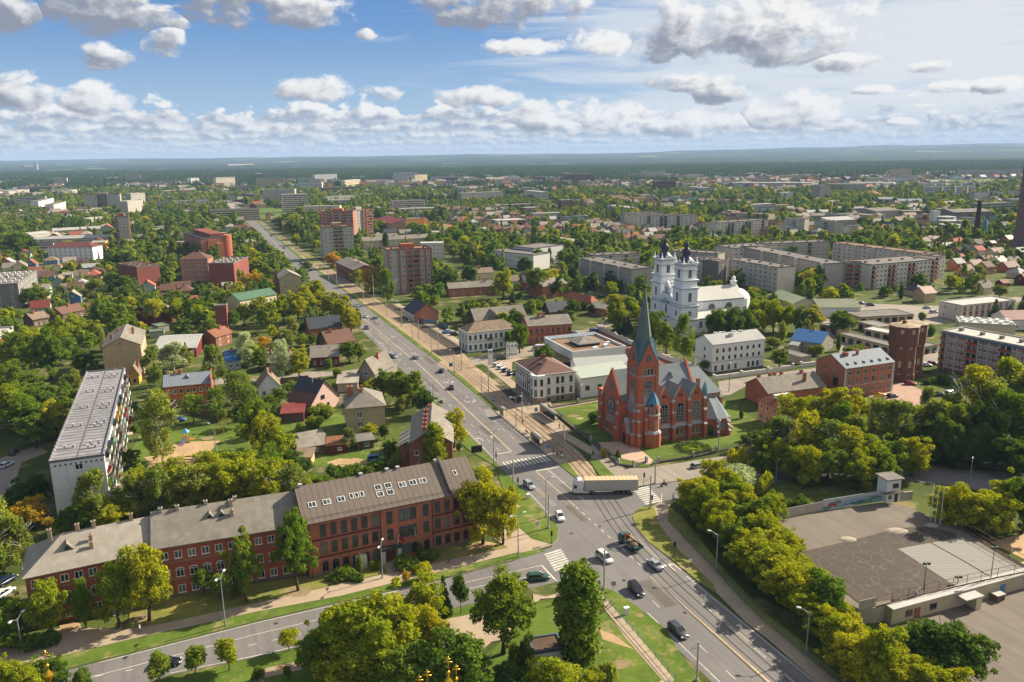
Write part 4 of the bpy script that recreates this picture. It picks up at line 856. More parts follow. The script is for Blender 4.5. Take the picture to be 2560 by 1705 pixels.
# dealership
DH=7.5
R,L,D=bld('car_dealership','white flat-roofed car dealership with brown deck, roof lantern and round emblem','car dealership',('B3',295,395),('B3',552,528),('B3',738,345),DH,'flat',1.0,WHITE,WHITE,near=True)
mb=MB();mb.box(.3,.3,DH+.07,L-.3,D-.3,DH+.12);mb.build('roof_deck',BFELT,R)
mb=MB();mb.box(0,0,0,9,9,1.1,1);mb.box(-.6,-.6,1.1,9.6,9.6,1.5,0);mb.add([(-.6,-.6,1.5),(9.6,-.6,1.5),(9.6,9.6,1.5),(-.6,9.6,1.5),(4.5,4.5,3.4)],[(0,1,4),(1,2,4),(2,3,4),(3,0,4)],2);mb.build('roof_lantern',[WHITE,GLASS,SLATE],R,loc=(L*.36,D*.3,DH+.12))
mb=MB()
for i in range(18):mb.box(L*.02,D*(i+.2)/18,DH+.2,L*.02+2.2,D*(i+.8)/18,DH+.9)
rr=MB()
for i in range(16):rr.add([(0,i*D/16+.1,.9),(0,(i+1)*D/16-.1,.9),(2.4,(i+1)*D/16-.1,.1),(2.4,i*D/16+.1,.1)],[(0,3,2,1)])
rr.build('skylight_row',M('skylight_glass','#85929b',.2,1,.5),R,loc=(.3,0,DH+.35))
vents(R,[(L*.8,D*.75),(L*.86,D*.7),(L*.9,D*.5),(L*.93,D*.45),(L*.7,D*.85)],DH+.12,1.2,1.0,FRAME,'air_unit')
mb=MB();mb.box(0,-5,4.3,L*.98,0,5.0);mb.build('front_canopy',[BFELT],R);mb=MB();mb.box(.2,-.1,.1,L-.2,-.02,4.0);mb.build('shop_glazing',GLASS,R)
mb=MB();mb.box(0,-5.05,0,1.8,-.1,4.3,0);mb.box(L*.2,-5.04,.1,L*.9,-4.95,4.2,1);mb.build('glazed_front',[WHITE,GLASS],R)
def emblem(parent,x,y,z,r,rz,front,back):
    """round badge: ring with two stacked letters drawn in strokes"""
    mb=MB();n_=28;d=-.12
    def circ(rr,yy,mi):mb.add([(rr*cos(2*pi*i/n_),yy,rr*sin(2*pi*i/n_)) for i in range(n_)],[tuple(range(n_))],mi)
    mb.tube((0,0,0),(0,d,0),r,r,n_,1);circ(r*.93,d-.01,0);circ(r*.82,d-.02,1)
    def stroke(a,b,w=.1):
        a,b=Vector((a[0]*r,0,a[1]*r)),Vector((b[0]*r,0,b[1]*r));t=(b-a).normalized();q=Vector((-t.z,0,t.x))*w*r*.6;y_=Vector((0,d-.03,0))
        mb.add([a+q+y_,b+q+y_,b-q+y_,a-q+y_],[(0,1,2,3)],0)
    for a,b in (((-.3,.74),(0,.1)),((0,.1),(.3,.74)),((-.7,.4),(-.33,-.62)),((-.33,-.62),(0,.05)),((0,.05),(.33,-.62)),((.33,-.62),(.7,.4))):stroke(a,b)
    return mb.build('emblem',[front,back],parent,loc=(x,y,z),rz=rz)
BL=plain('badge_blue','#24457a');emblem(R,L*.46,-5.05,6.0,1.5,0,FRAME,BL)
mb=MB();mb.box(L*.4,-5.0,4.9,L*.54,-4.9,7.2);mb.build('sign_wall',WHITE,R)
# white three-storey house and old brick neighbours behind the church
R,L,D=bld('rectory','white three-storey house with light grey metal roof behind the brick church','house',('B3',1832,445),('B3',2305,388),('B3',1640,395),11.5,'gable',2.6,WHITE,WROOF,'x',None,None,near=True,side='left',o=.35)
for u in np.linspace(.09,.9,8):
    for z in (5.3,8.3):put_window(R,L*u,-.004,z,0,.95,1.35,'brown',True)
for u in (.07,.2,.32,.45,.7,.79,.88):put_window(R,L*u,-.004,1.3,0,1.0,1.9,'brown',True)
for v in (.42,):
    for z in (5.4,8.4):put_window(R,-.004,D*.45,z,-pi/2,.9,1.3,'brown',True)
band(R,L,D,4.5,.18,.12,M('grey_cornice','#8d8984',.2),'string_course');band(R,L,D,0,.8,.1,PLINTH,'plinth')
for u,f in ((.25,1.2),(.3,1.2),(.37,1.1),(.58,1.1),(.7,1),(.44,.6)):chimney(R,L*u,D/2*f,13.2,1.3,1.1,WHITE)
R,L,D=bld('old_brick_house','low old brick house with mossy grey slate roof and five brick chimneys','house',('B4',5,885),('B4',520,820),12.5,5.2,'gable',3.4,RED,SLATE,'x',(8,1),None,(1.0,1.6,'arch'),0,True,side='left')
mb=MB();mb.box(0,0,0,.1,.1,.1)
for u,f in ((.05,1.15),(.25,1.15),(.33,1.15),(.44,1.1),(.78,1.0),(.72,.45)):chimney(R,L*u,D/2*f,7.8,.9,1.7,RED)
R,L,D=bld('tan_house','tan plastered two-storey house with rusty hipped roof and white ducts','house',('B3',2250,935),('B4',90,1010),10,7.0,'hip',2.6,TAN,RUST,'x',(3,2),(2,2),(1,1.5,'white'),0,True,side='left')
for i in range(4):vents(R,[(L*.6,D*(.2+.14*i))],8.6,1.0,.8,FRAME,'duct')
R,L,D=bld('brick_office','restored red brick three-storey house with grey seamed roof and white corners','office building',('B4',710,662),('B4',1150,600),('B4',462,575),10.6,'gable',3.4,RED2,METAL,'x',None,None,near=True,side='left',o=.3)
for u in np.linspace(.09,.92,6):
    for z,hh in ((1.2,2.0),(4.7,2.1),(8.0,1.4)):put_window(R,L*u,-.004,z,0,1.5,hh,'stone',True)
for v in (.35,.7):put_window(R,-.004,D*v,8.0,-pi/2,1.3,1.6,'stone',True)
put_window(R,-.004,D*.3,3.6,-pi/2,2.2,3.0,'brown',True);put_window(R,-.004,D*.8,5,-pi/2,1.2,1.9,'stone',True)
for u in (.005,.995):piers(R,[L*u],0,10.4,.9,.1,STONE,0,'quoin')
for u in np.linspace(.17,.84,5):piers(R,[L*u],0,10,.25,.1,RED2,0,'pilaster')
band(R,L,D,4.1,.2,.12,STONE,'string_course','f')
for u in np.linspace(.09,.92,6):dormer(R,L*u,.14,L,D,10.6,3.4,.75,METAL)
for u,f,s in ((.22,.8,1.4),(.45,.75,.7),(.55,1.1,1.6),(.78,1.2,.8)):chimney(R,L*u,D/2*f,12.8,s,1.6,RED)
R,L,D=bld('blue_roof_house','grey house with bright blue metal roof and white porch','house',('B4',215,395),('B4',485,432),('B4',270,330),4.6,'gable',3.4,M('grey_render','#8f877c',.25,.4),M('bright_blue_metal','#3a6a9e',.15,.4,.5,'seam',1,.85),'x',(3,1),(2,1),(1,1.3,'white'),0,True,side='right')
chimney(R,L*.5,D*.55,7.5,.8,1.2,RED);mb=MB();mb.box(0,-3.4,0,3.6,0,3.2,0);mb.add([(-.3,-3.8,3.2),(3.9,-3.8,3.2),(3.9,1.2,4.9),(-.3,1.2,4.9)],[(0,1,2,3)],1);mb.build('porch',[CONC,WROOF],R,loc=(.6,0,0))
R,L,D=bld('outbuilding','long pale outbuilding with white gutter beside the blue-roofed house','outbuilding',('B4',300,560),('B4',395,545),('B4',190,470),3,'flat',.2,CONC,FELT)
for i,(a,b,d,lb) in enumerate(((('B4',650,345),('B4',1110,460),6.5,'long open-fronted garage row with brown felt roof behind the brick office'),(('B4',470,260),('B4',640,300),7,'short garage row partly under a round green tree'),(('B4',880,300),('B4',1120,345),7,'pale low garages directly left of the brick water tower'),(('B4',820,235),('B4',1010,285),9,'grey workshop with blue gate beyond the garage row'),(('B4',1420,470),('B4',1550,445),9,'pale flat workshop between the water tower and red panel block'),(('B4',840,195),('B4',1330,170),14,'large flat garage with white skylight domes beyond the water tower'))):
    R,L,D=bld('garage_row',lb,'garage',a,b,d,3.2,'flat',.25,[CREAM,TAN,CONC,GREYP,CONC,TAN][i],[FELT,FELT,WFELT,SLATE,FELT,FELT][i])
    n_=max(2,int(L/4))
    for k_ in range(n_):mb=MB();mb.box(-1.3,-.05,0,1.3,0,2.4);mb.build('garage_door',[DARK,DFRAME][k_%2],R,loc=(L*(k_+.5)/n_,-.004,0))
# brick water tower: two eight-sided turrets grown together
R=thing('water_tower','tall brown brick water tower of two joined eight-sided turrets with rusty pale roof','water tower',G(('B4',1240,745)));wt=hgt(('B4',1270,775),('B4',1285,285));print('tower',wt)
R.rotation_euler=(0,0,.2)
for cx,cy,s_ in ((-2.2,0,1),(5.0,3.2,.93)):
    mb=MB();s_*=.8;cx*=.8;cy*=.8;mb.lathe([(6.3*s_,0),(6.3*s_,2.2),(6.0*s_,2.4),(6.0*s_,wt*.62),(6.5*s_,wt*.67),(6.6*s_,wt*.985),(6.7*s_,wt*.985),(6.7*s_,wt)],8,0,cx,cy,pi/8);t_=mb.build('turret',BROWNBR,R)
    mb=MB();mb.lathe([(6.75*s_,wt),(6.75*s_,wt+.12),(3.0,wt+.7),(.6,wt+.85)],8,0,cx,cy,pi/8);mb.build('roof',M('rusty_pale_roof','#a08d74',.5,.5,.8,None,1,.6,stain='#7a4e38'),t_)
    for k_,z in ((5,.25),(6,.25),(5,.88),(6,.88),(5,.6),(6,.6),(7,.88),(7,.6),(5,.06),(6,.06),(7,.3)):
        a_=2*pi*k_/8;rr_=(6.6 if z>.7 else 6.0)*s_*cos(pi/8)
        mb=MB();mb.box(-.55,-.06,0,.55,0,1.5 if z!=.25 else 2.4);mb.build('bricked_window',M('pale_infill','#a8998a',.2),t_,loc=(cx+rr_*cos(a_),cy+rr_*sin(a_),wt*z),rz=a_+pi/2)
mb=MB();mb.lathe([(.8,0),(.8,.8),(.3,1.2)],8);mb.build('roof_hatch',RUST,R,loc=(-2,0,wt+.75))
FOOT.append([(R.location.x+a,R.location.y+b) for a,b in ((-9,-7),(12,-7),(12,11),(-9,11))]);CLEAR.append((2215,800,2325,960,R.location.y-6))
# ------------------------------------------------------------------ brick church with copper spire
CHB=M('church_brick','#ad6448',.3,.5,.9,'brick',1.0,.72);WCAP=M('pale_stone_capping','#9fa0a2',.25,.8,.85)
CH=thing('brick_church','red brick neo-gothic church with tall green copper spire and rose windows','church',(35.3,216.2,0),radians(19.5))
CH.matrix_basis=Matrix.Translation((35.3,216.2,0))@Matrix.Rotation(radians(19.5),4,'Z')
CHD=plain('church_lead_frame','#a8aaa6')
def gothic_pts(w,h,n=6):
    """pointed-arch outline, base centre at origin"""
    s=w*.55;P=[]
    for i in range(n+1):
        t=i/n;a=t*pi/2;P.append((w/2*cos(a)**.8,h-s+s*sin(a)))
    return [(-w/2,0)]+[(w/2,0)]+P+[(-x,z) for x,z in P[::-1][1:]]
_gw={}
def gothic_window(par,x,y,z,rz,w,h,tracery=True,nm='window',frame=None):
    k=(w,h,tracery,(frame or CHD).name)
    if k not in _gw:
        pts=gothic_pts(w,h);pn=MB();pn.add([(a,-.03,b) for a,b in pts],[tuple(range(len(pts)))])
        fr=MB();c=(0,h*.45)
        for a,b in zip(pts,pts[1:]+pts[:1]):
            o=1+.22/w
            fr.add([(a[0],-.07,a[1]),(b[0],-.07,b[1]),(b[0]*o,-.07,c[1]+(b[1]-c[1])*(1+.2/h)),(a[0]*o,-.07,c[1]+(a[1]-c[1])*(1+.2/h))],[(0,1,2,3)])
        if tracery:
            for i in range(1,4):xx=-w/2+w*i/4;fr.box(xx-.05,-.08,0,xx+.05,0,h*(.93 if i==2 else .8))
            for i in range(1,6):zz=h*i/6.5;fr.box(-w/2,-.08,zz-.045,w/2,0,zz+.045)
        _gw[k]=(fr.mesh('window_frame',frame or CHD),pn.mesh('window_pane',GLASS))
    o=inst(nm,_gw[k][0],par,(x,y,z),rz);inst('pane',_gw[k][1],o);return o
def rose(par,x,y,z,rz,r):
    n_=24;mb=MB();pn=MB();pn.add([(r*cos(2*pi*i/n_),-.04,r*sin(2*pi*i/n_)) for i in range(n_)],[tuple(range(n_))])
    def ring(r0,r1,yy):
        for i in range(n_):
            a,b=2*pi*i/n_,2*pi*(i+1)/n_
            mb.add([(r0*cos(a),yy,r0*sin(a)),(r0*cos(b),yy,r0*sin(b)),(r1*cos(b),yy,r1*sin(b)),(r1*cos(a),yy,r1*sin(a))],[(0,3,2,1),(0,1,2,3)])
    ring(r*.86,r*1.12,-.12);ring(r*.42,r*.52,-.1);ring(r*.12,r*.2,-.1)
    for i in range(8):
        a=pi*i/4;d=Vector((cos(a),0,sin(a)));q=Vector((-sin(a),0,cos(a)))*.05*r
        A,B=d*r*.18,d*r*.9;e=Vector((0,-.09,0));mb.add([A+q+e,B+q+e,B-q+e,A-q+e],[(0,1,2,3)])
    o=mb.build('rose_window',WCAP,par,loc=(x,y,z),rz=rz);pn.build('pane',GLASS,o);return o
def buttress(par,x,y,h,rz=0,w=.9,nm='buttress'):
    k=('butt',h,w)
    if k not in _gw:
        mb=MB()
        for (z0,z1,d) in ((0,h*.36,1.5),(h*.36,h*.72,1.05),(h*.72,h,.65)):
            mb.box(-w/2,-d,z0,w/2,0,z1);dd=d+.1
            mb.add([(-w/2-.08,-dd,z1),(w/2+.08,-dd,z1),(w/2+.08,-dd*.45,z1+.75),(-w/2-.08,-dd*.45,z1+.75),(-w/2-.08,-dd*.45,z1),(w/2+.08,-dd*.45,z1)],[(0,1,2,3),(0,3,4),(1,5,2),(2,5,4,3)],1)
        _gw[k]=mb.mesh('buttress',[CHB,WCAP])
    return inst(nm,_gw[k],par,(x,y,0),rz)
def coping(par,A,B,C,t=.35,y0=-.25,y1=.35,mat=None):
    """raised coping following a gable A-B-C given as (x, z)"""
    mb=MB()
    for p,q in ((A,B),(B,C)):
        mb.add([(p[0],y0,p[1]),(q[0],y0,q[1]),(q[0],y1,q[1]),(p[0],y1,p[1]),(p[0],y0,p[1]+t),(q[0],y0,q[1]+t),(q[0],y1,q[1]+t),(p[0],y1,p[1]+t)],[(0,3,2,1),(4,5,6,7),(0,1,5,4),(2,3,7,6)])
    return mb.build('coping',mat or WCAP,par)
# nave: walls, steep main roof, west gable
mb=MB();mb.box(-2.7,5.4,0,22,16.6,12.7);mb.add([(22,5.4,12.7),(22,16.6,12.7),(22,11,20.6)],[(0,1,2)]);mb.add([(-2.7,5.4,12.7),(-2.7,11,20.6),(-2.7,16.6,12.7)],[(0,1,2)])
mb.box(22,4.6,0,30.5,17.4,11.8)
nv=mb.build('nave_wall',CHB,CH)
mb=MB();mb.add([(-2.3,5.1,12.3),(21.8,5.1,12.3),(21.8,11,20.2),(-2.3,11,20.2),(-2.3,16.9,12.3),(21.8,16.9,12.3)],[(0,1,2,3),(3,2,5,4)])
rf=mb.build('nave_roof',ZINC,CH)
for x in (7.5,15.5):
    mb=MB();mb.add([(-.8,0,0),(.8,0,0),(0,0,1.6),(0,1.3,1.6)],[(0,1,3),(0,1,2),(1,3,2),(0,2,3)]);mb.build('dormer',ZINC,rf,loc=(x,8.2,16.6))
mb=MB();mb.add([(22,4.3,11.6),(30.9,4.3,11.6),(26.5,11,18.4),(22,11,18.4),(30.9,17.7,11.6),(22,17.7,11.6)],[(0,1,2,3),(1,4,2),(3,2,4,5)]);mb.build('chancel_roof',ZINC,CH)
ga=MB();ga.add([(-.1,0,12.9),(-.1,5.6,20.9),(-.1,11.2,12.9),(.5,0,12.9),(.5,5.6,20.9),(.5,11.2,12.9)],[(0,1,2)[::-1],(3,4,5),(0,3,4,1),(1,4,5,2)])
ga.build('west_gable',CHB,CH,loc=(-2.7,5.4,0))
eg=MB();eg.add([(-.3,4.9,12.0),(-.3,11,21.2),(-.3,17.1,12.0),(.35,4.9,12.0),(.35,11,21.2),(.35,17.1,12.0)],[(0,1,2)[::-1],(3,4,5),(0,3,4,1),(1,4,5,2)]);eg.build('east_gable',CHB,CH,loc=(22,0,0))
ep=MB();ep.box(-.5,0,0,.5,.45,.1);
rose(CH,-2.85,11,9.4,-pi/2,2.2)
for dy in (-.75,0,.75):gothic_window(CH,-2.85,11+dy,14.2+(0 if dy else .1),-pi/2,.5,2.2 if dy else 3.0,False,'lancet',WCAP)
mb=MB()
for i in range(7):mb.box(-.12,-2.4+i*.8,0,0,-2.1+i*.8,1.6)
mb.box(-.2,-2.7,-.3,0,2.9,0);mb.box(-.2,-2.7,1.6,0,2.9,1.8);mb.build('arcade',WCAP,CH,loc=(-2.7,11,4.6))
for y in (7.8,8.7,13.2,14.1):gothic_window(CH,-2.71,y,1.7,-pi/2,.55,1.9,False,'lancet')
mb=MB();mb.box(-.25,5.6,1.0,0,16.4,1.25);mb.build('sill_band',WCAP,CH,loc=(-2.7,0,0))
for y in (5.9,16.3):buttress(CH,-2.7,y,11.5,-pi/2,.9)
# south aisle of three gabled bays, north aisle behind
mb=MB();mb.box(6.0,.5,0,22.2,5.4,12.2);mb.box(-2.0,16.6,0,22.2,21.4,12.0)
for i in range(3):
    x0=6.3+i*5.3;mb.add([(x0,.5,12.2),(x0+5.3,.5,12.2),(x0+2.65,.5,16.6)],[(0,1,2)])
mb.build('aisle_wall',CHB,CH)
for i in range(3):
    x0=6.3+i*5.3;r=MB();r.add([(x0,.6,12.1),(x0+2.65,.6,16.3),(x0+2.65,8.1,16.3),(x0,5.0,12.1),(x0+5.3,.6,12.1),(x0+5.3,5.0,12.1)],[(0,3,2,1),(1,2,5,4)])
    r.build('aisle_roof',ZINC,CH);n_=MB();n_.add([(x0,21.6,12.0),(x0+2.65,21.6,16.3),(x0+2.65,13.9,16.3),(x0,17,12.0),(x0+5.3,21.6,12.0),(x0+5.3,17,12.0)],[(0,1,2,3),(1,4,5,2)]);n_.build('aisle_roof',ZINC,CH)
    g_=bpy.data.objects.new('bay_gable',None)
    coping(CH,(x0,12.2),(x0+2.65,16.6),(x0+5.3,12.2),.22,.25,.75)
    gothic_window(CH,x0+2.65,.49,5.7,0,2.3,5.6)
    for dx_ in (-.35,.35):
        mb=MB();mb.box(-.18,-.05,0,.18,0,1.1);mb.build('slit',DARK,CH,loc=(x0+2.65+dx_,.49,13.1))
        gothic_window(CH,x0+2.65+dx_*1.9,.49,1.6,0,.75,1.9,False,'lancet')
    mb=MB();mb.add([(x0+.5,-.15,4.3),(x0+4.8,-.15,4.3),(x0+4.8,.5,5.3),(x0+.5,.5,5.3)],[(0,1,2,3)]);mb.build('sloping_sill',WCAP,CH)
    mb=MB();mb.box(x0+.5,.3,1.1,x0+4.8,.5,1.35);mb.build('sill_band',WCAP,CH)
for i in range(4):buttress(CH,6.3+i*5.3,.5,11.8)
mb=MB();mb.lathe([(.75,12),(.75,14.2),(.95,14.2),(.05,16.8)],6,0,22.4,.8);mb.build('pinnacle',M('blue_grey_copper','#5f8799',.25,.6,.6),CH)
mb=MB();mb.box(22.6,5,11,23.5,5.9,16.4);mb.build('chimney',RED,CH)
fz=MB()
for i in range(9):fz.box(24.2+i*.62,4.45,10.2,24.5+i*.62,4.6,11.3)
fz.build('eaves_frieze',WCAP,CH)
for x in (30.6,):buttress(CH,x,4.9,10)
# tower
TW=6.4
mb=MB();mb.box(-.6,-.6,0,TW+.2,TW+.2,12.2);mb.box(0,0,12.2,TW,TW,23.6)
tw=mb.build('tower',CHB,CH)
for z,e,mt in ((23.2,.25,CHB),(20.4,.18,WCAP),(12.2,.5,WCAP)):
    mb=MB();mb.box(-e,-e,z,TW+e,TW+e,z+.35);mb.build('cornice',mt,tw)
for (x,y,rz,nx,ny) in ((TW/2,-.01,0,1,0),(-.01,TW/2,-pi/2,0,1),(TW+.01,TW/2,pi/2,0,1),(TW/2,TW+.01,pi,1,0)):
    g_=MB();g_.add([(-TW/2,.05,23.5),(TW/2,.05,23.5),(0,.05,30.3),(-TW/2,.6,23.5),(TW/2,.6,23.5),(0,.6,30.3)],[(0,1,2),(5,4,3),(0,2,5,3),(1,4,5,2)]);gb=g_.build('tower_gable',CHB,tw,loc=(x,y,0),rz=rz)
    coping(gb,(-TW/2-.1,23.4),(0,30.4),(TW/2+.1,23.4),.2,-.1,.7,TEAL);rose(gb,0,0,25.6,0,.85)
    for d in (-1.05,0,1.05):gothic_window(tw,x+nx*d,y+ny*d,20.9,rz,.7,1.8,False,'lancet',WCAP)
    if rz in (0,-pi/2):
        rose(tw,x,y,18.0,rz,1.15)
        for d in (-.65,.65):gothic_window(tw,x+nx*d,y+ny*d,13.6+0,rz,.95,2.9,True,'belfry_window',WCAP)
        mb=MB();mb.box(-1.35,-.1,0,-.1,-.02,2.3,0);mb.box(.1,-.1,0,1.35,-.02,2.3,0);mb.build('louvre',WCAP,tw,loc=(x,y,12.7-.2),rz=rz)
        for d in (-TW/2+.45,TW/2-.45):mb=MB();mb.box(-.45,-.22,12.2,.45,0,22.9);mb.build('pilaster',CHB,tw,loc=(x+nx*d,y+ny*d,0),rz=rz)
ar=MB()
for i in range(8):ar.box(-.18,.2+i*.75,0,-.02,.5+i*.75,1.3)
ar.box(-.3,0,-.2,0,TW,0);ar.box(-.3,0,1.3,0,TW,1.55);ar.build('arcade',WCAP,CH,loc=(-.6,0,10.2))
sp=MB();cx=cy=TW/2
sp.lathe([(3.35,24.4),(2.95,26.2),(2.35,30.0),(.18,45.2)],8,0,cx,cy,pi/8);spo=sp.build('spire',COPPER,CH)
bs=MB()
for k_ in range(4):
    a=pi/4+k_*pi/2;r_=TW/2*1.414
    p0=Vector((cx+r_*cos(a),cy+r_*sin(a),23.5));s1=Vector((cx+3.1*cos(a-.62),cy+3.1*sin(a-.62),27.6));s2=Vector((cx+3.1*cos(a+.62),cy+3.1*sin(a+.62),27.6));t_=Vector((cx+2.1*cos(a),cy+2.1*sin(a),32.0))
    bs.add([p0,s1,t_,s2],[(0,1,2),(0,2,3)])
bs.build('spire_skirt',TEAL,CH)
fb=MB();fb.sphere((cx,cy,45.6),.5);fb.tube((cx,cy,45.6),(cx,cy,49.6),.06);fb.box(cx-.5,cy-.04,48.3,cx+.5,cy+.04,48.42);fb.build('ball_and_cross',M('dark_green_copper','#2f4a45',.2),CH)
# stair turret with star crown, porch
tu=MB();tu.lathe([(2.4,0),(2.4,4.2),(2.1,4.7),(1.75,4.9),(1.75,9.4),(1.95,9.4),(1.95,9.7),(1.75,9.8),(1.75,12.2)],8,0,4.4,-1.3,pi/8);to=tu.build('stair_turret',CHB,CH)
tb=MB();tb.lathe([(2.42,4.2),(2.12,4.75),(1.77,5.0)],8,0,4.4,-1.3,pi/8);tb.lathe([(1.95,9.35),(2.0,9.7),(1.77,9.8)],8,0,4.4,-1.3,pi/8);tb.build('stone_band',WCAP,to)
cr=MB();P_=[];
for k_ in range(16):
    a=pi/8+k_*pi/8;r_=2.15 if k_%2==0 else 1.7;P_.append((4.4+r_*cos(a),-1.3+r_*sin(a),12.0 if k_%2==0 else 13.3))
cr.add(P_+[(4.4,-1.3,16.4)],[(i,(i+1)%16,16) for i in range(16)]);cr.build('crown_roof',M('bright_blue_copper','#4a7f9a',.3,.6,.6),to)
for k_ in (4,5,6):
    a=2*pi*k_/8;rr_=1.75*cos(pi/8)+.02
    gothic_window(to,4.4+rr_*cos(a),-1.3+rr_*sin(a),10.1,a+pi/2,.5,1.5,False,'lancet')
gothic_window(to,4.4,-1.3-1.64,5.5,0,.5,3.2,True,'stair_window')
for x,y in ((-.3,-.6),(2.2,-.6),(6.3,-.6)):buttress(CH,x,y,10.6 if x<1 else 11)
buttress(CH,-.6,-.2,10.6,-pi/2)
po=MB();po.box(-2.4,1.2,0,-.6,5.0,4.0);po.add([(-2.4,1.2,4),(-2.4,5.0,4),(-2.4,3.1,7.6),(-.6,1.2,4),(-.6,5,4),(-.6,3.1,7.6)],[(0,2,1),(3,4,5),(0,3,5,2),(1,2,5,4)]);pr=po.build('porch',CHB,CH)
mb=MB();mb.add([(-2.6,1.0,3.8),(-2.6,3.1,8.0),(-.6,3.1,8.0),(-.6,1.0,3.8),(-2.6,5.2,3.8),(-.6,5.2,3.8)],[(0,3,2,1),(1,2,5,4)]);mb.build('roof',WCAP,pr)
gothic_window(pr,-2.42,3.1,.2,-pi/2,1.7,3.2,False,'door',DFRAME);mb=MB();mb.box(-.4,-.1,0,.4,0,2.2);mb.build('notice_board',FRAME,CH,loc=(-2.72,6.2,1),rz=-pi/2)
# sacristy
P_=[(23.2,.6),(26,-1.0),(29.2,-.9),(31,1.4),(31,4.6),(23.2,4.6)]
mb=MB();mb.prism(P_,0,5.4);sc_=mb.build('sacristy_wall',CHB,CH)
mb=MB();cxs,cys=28,4.0;Q=[(x+(x-cxs)*.1,y+(y-cys)*.1,5.3) for x,y in P_];ap=(26.2,4.4,10.6);ap2=(29,4.4,10.2)
mb.add(Q+[ap,ap2],[(0,1,6),(1,2,7,6),(2,3,7),(3,4,7),(5,0,6)]);mb.build('sacristy_roof',ZINC,CH)
for (x,y,rz) in ((27.0,-1.0,0),(28.6,-.95,0),(30.2,.2,.9)):gothic_window(sc_,x,y,1.7,rz,.9,2.6)
gothic_window(sc_,24.5,-.15,.1,-.5,1.5,3.2,False,'door',DFRAME)
for x,y,rz in ((26,-1.0,-.2),(29.3,-.9,.4),(31,1.3,.9)):buttress(CH,x,y,4.4,rz,.6)
for P_ in ([(-3,-3),(31.5,-2),(31.5,22),(-3,22)],):FOOT.append([tuple((CH.matrix_basis@Vector((x,y,0))).xy) for x,y in P_])
CLEAR.append((1500,712,1830,1110,214))
# ------------------------------------------------------------------ white twin-towered church
CHW=M('white_church_plaster','#e4e5e6',.08,.4,.85,None,1,.85);WTRIM=M('grey_church_trim','#8f959c',.2,.5,.9);SPD=M('black_copper','#1f2a3c',.25,.6,.4,None,1,.7,.3,.5)
WC=thing('white_church','white baroque church with twin towers and dark onion-spired helmets','church',(77.7,358.8,0),radians(20));WC.matrix_basis=Matrix.Translation((77.7,358.8,0))@Matrix.Rotation(radians(20),4,'Z')
def arch_window(par,x,y,z,rz,w,h,nm='window'):
    o=gothic_window(par,x,y,z,rz,w,h,True,nm,WTRIM);return o
mb=MB();mb.box(7,6,0,38,20,14);mb.box(7,0,0,30,6,7);mb.box(7,20,0,30,26,7);mb.lathe([(6.9,0),(6.9,13),(6.2,14.6),(4,16.5),(.3,17.6)],20,0,38,13);mb.build('nave_wall',CHW,WC)
mb=MB();mb.add([(7,5.6,13.8),(38.4,5.6,13.8),(38.4,13,19.2),(7,13,19.2),(38.4,20.4,13.8),(7,20.4,13.8)],[(0,1,2,3),(3,2,4,5)]);mb.add([(38.4,5.6,13.8),(38.4,20.4,13.8),(38.4,13,19.2)],[(0,1,2)]);rf=mb.build('nave_roof',M('white_seam_metal','#b5b2ac',.25,.3,.7,'seam',1,.8),WC)
mb=MB();mb.add([(7,-.4,6.9),(30.4,-.4,6.9),(30.4,6,9.6),(7,6,9.6)],[(0,1,2,3)]);mb.add([(7,26.4,6.9),(30.4,26.4,6.9),(30.4,20,9.6),(7,20,9.6)],[(0,3,2,1)]);mb.build('aisle_roof',M('white_seam_metal','#b5b2ac',.25,.3,.7,'seam',1,.8),WC)
mb=MB();mb.box(35.6,12,18.6,37.6,14,20.6);mb.box(35.3,11.7,20.6,37.9,14.3,21.0);mb.lathe([(.9,21),(.9,22.4),(1.1,22.4),(.2,23.4)],8,0,36.6,13);mb.build('ridge_lantern',CHW,WC)
mb=MB();mb.box(7,5.8,13.2,38,6.0,13.8);mb.box(7,-.25,6.3,30,0,6.9);mb.build('cornice',WTRIM,WC)
for x in (10.5,20,29.5):rose(WC,x,5.98,10.4,0,1.6)
for x in (15,25,34):mb=MB();mb.box(-.4,-.25,7,.4,0,13.2);mb.build('pilaster',CHW,WC,loc=(x,6,0))
for x in (10.5,17,24):arch_window(WC,x,-.01,2.5,0,1.4,3)
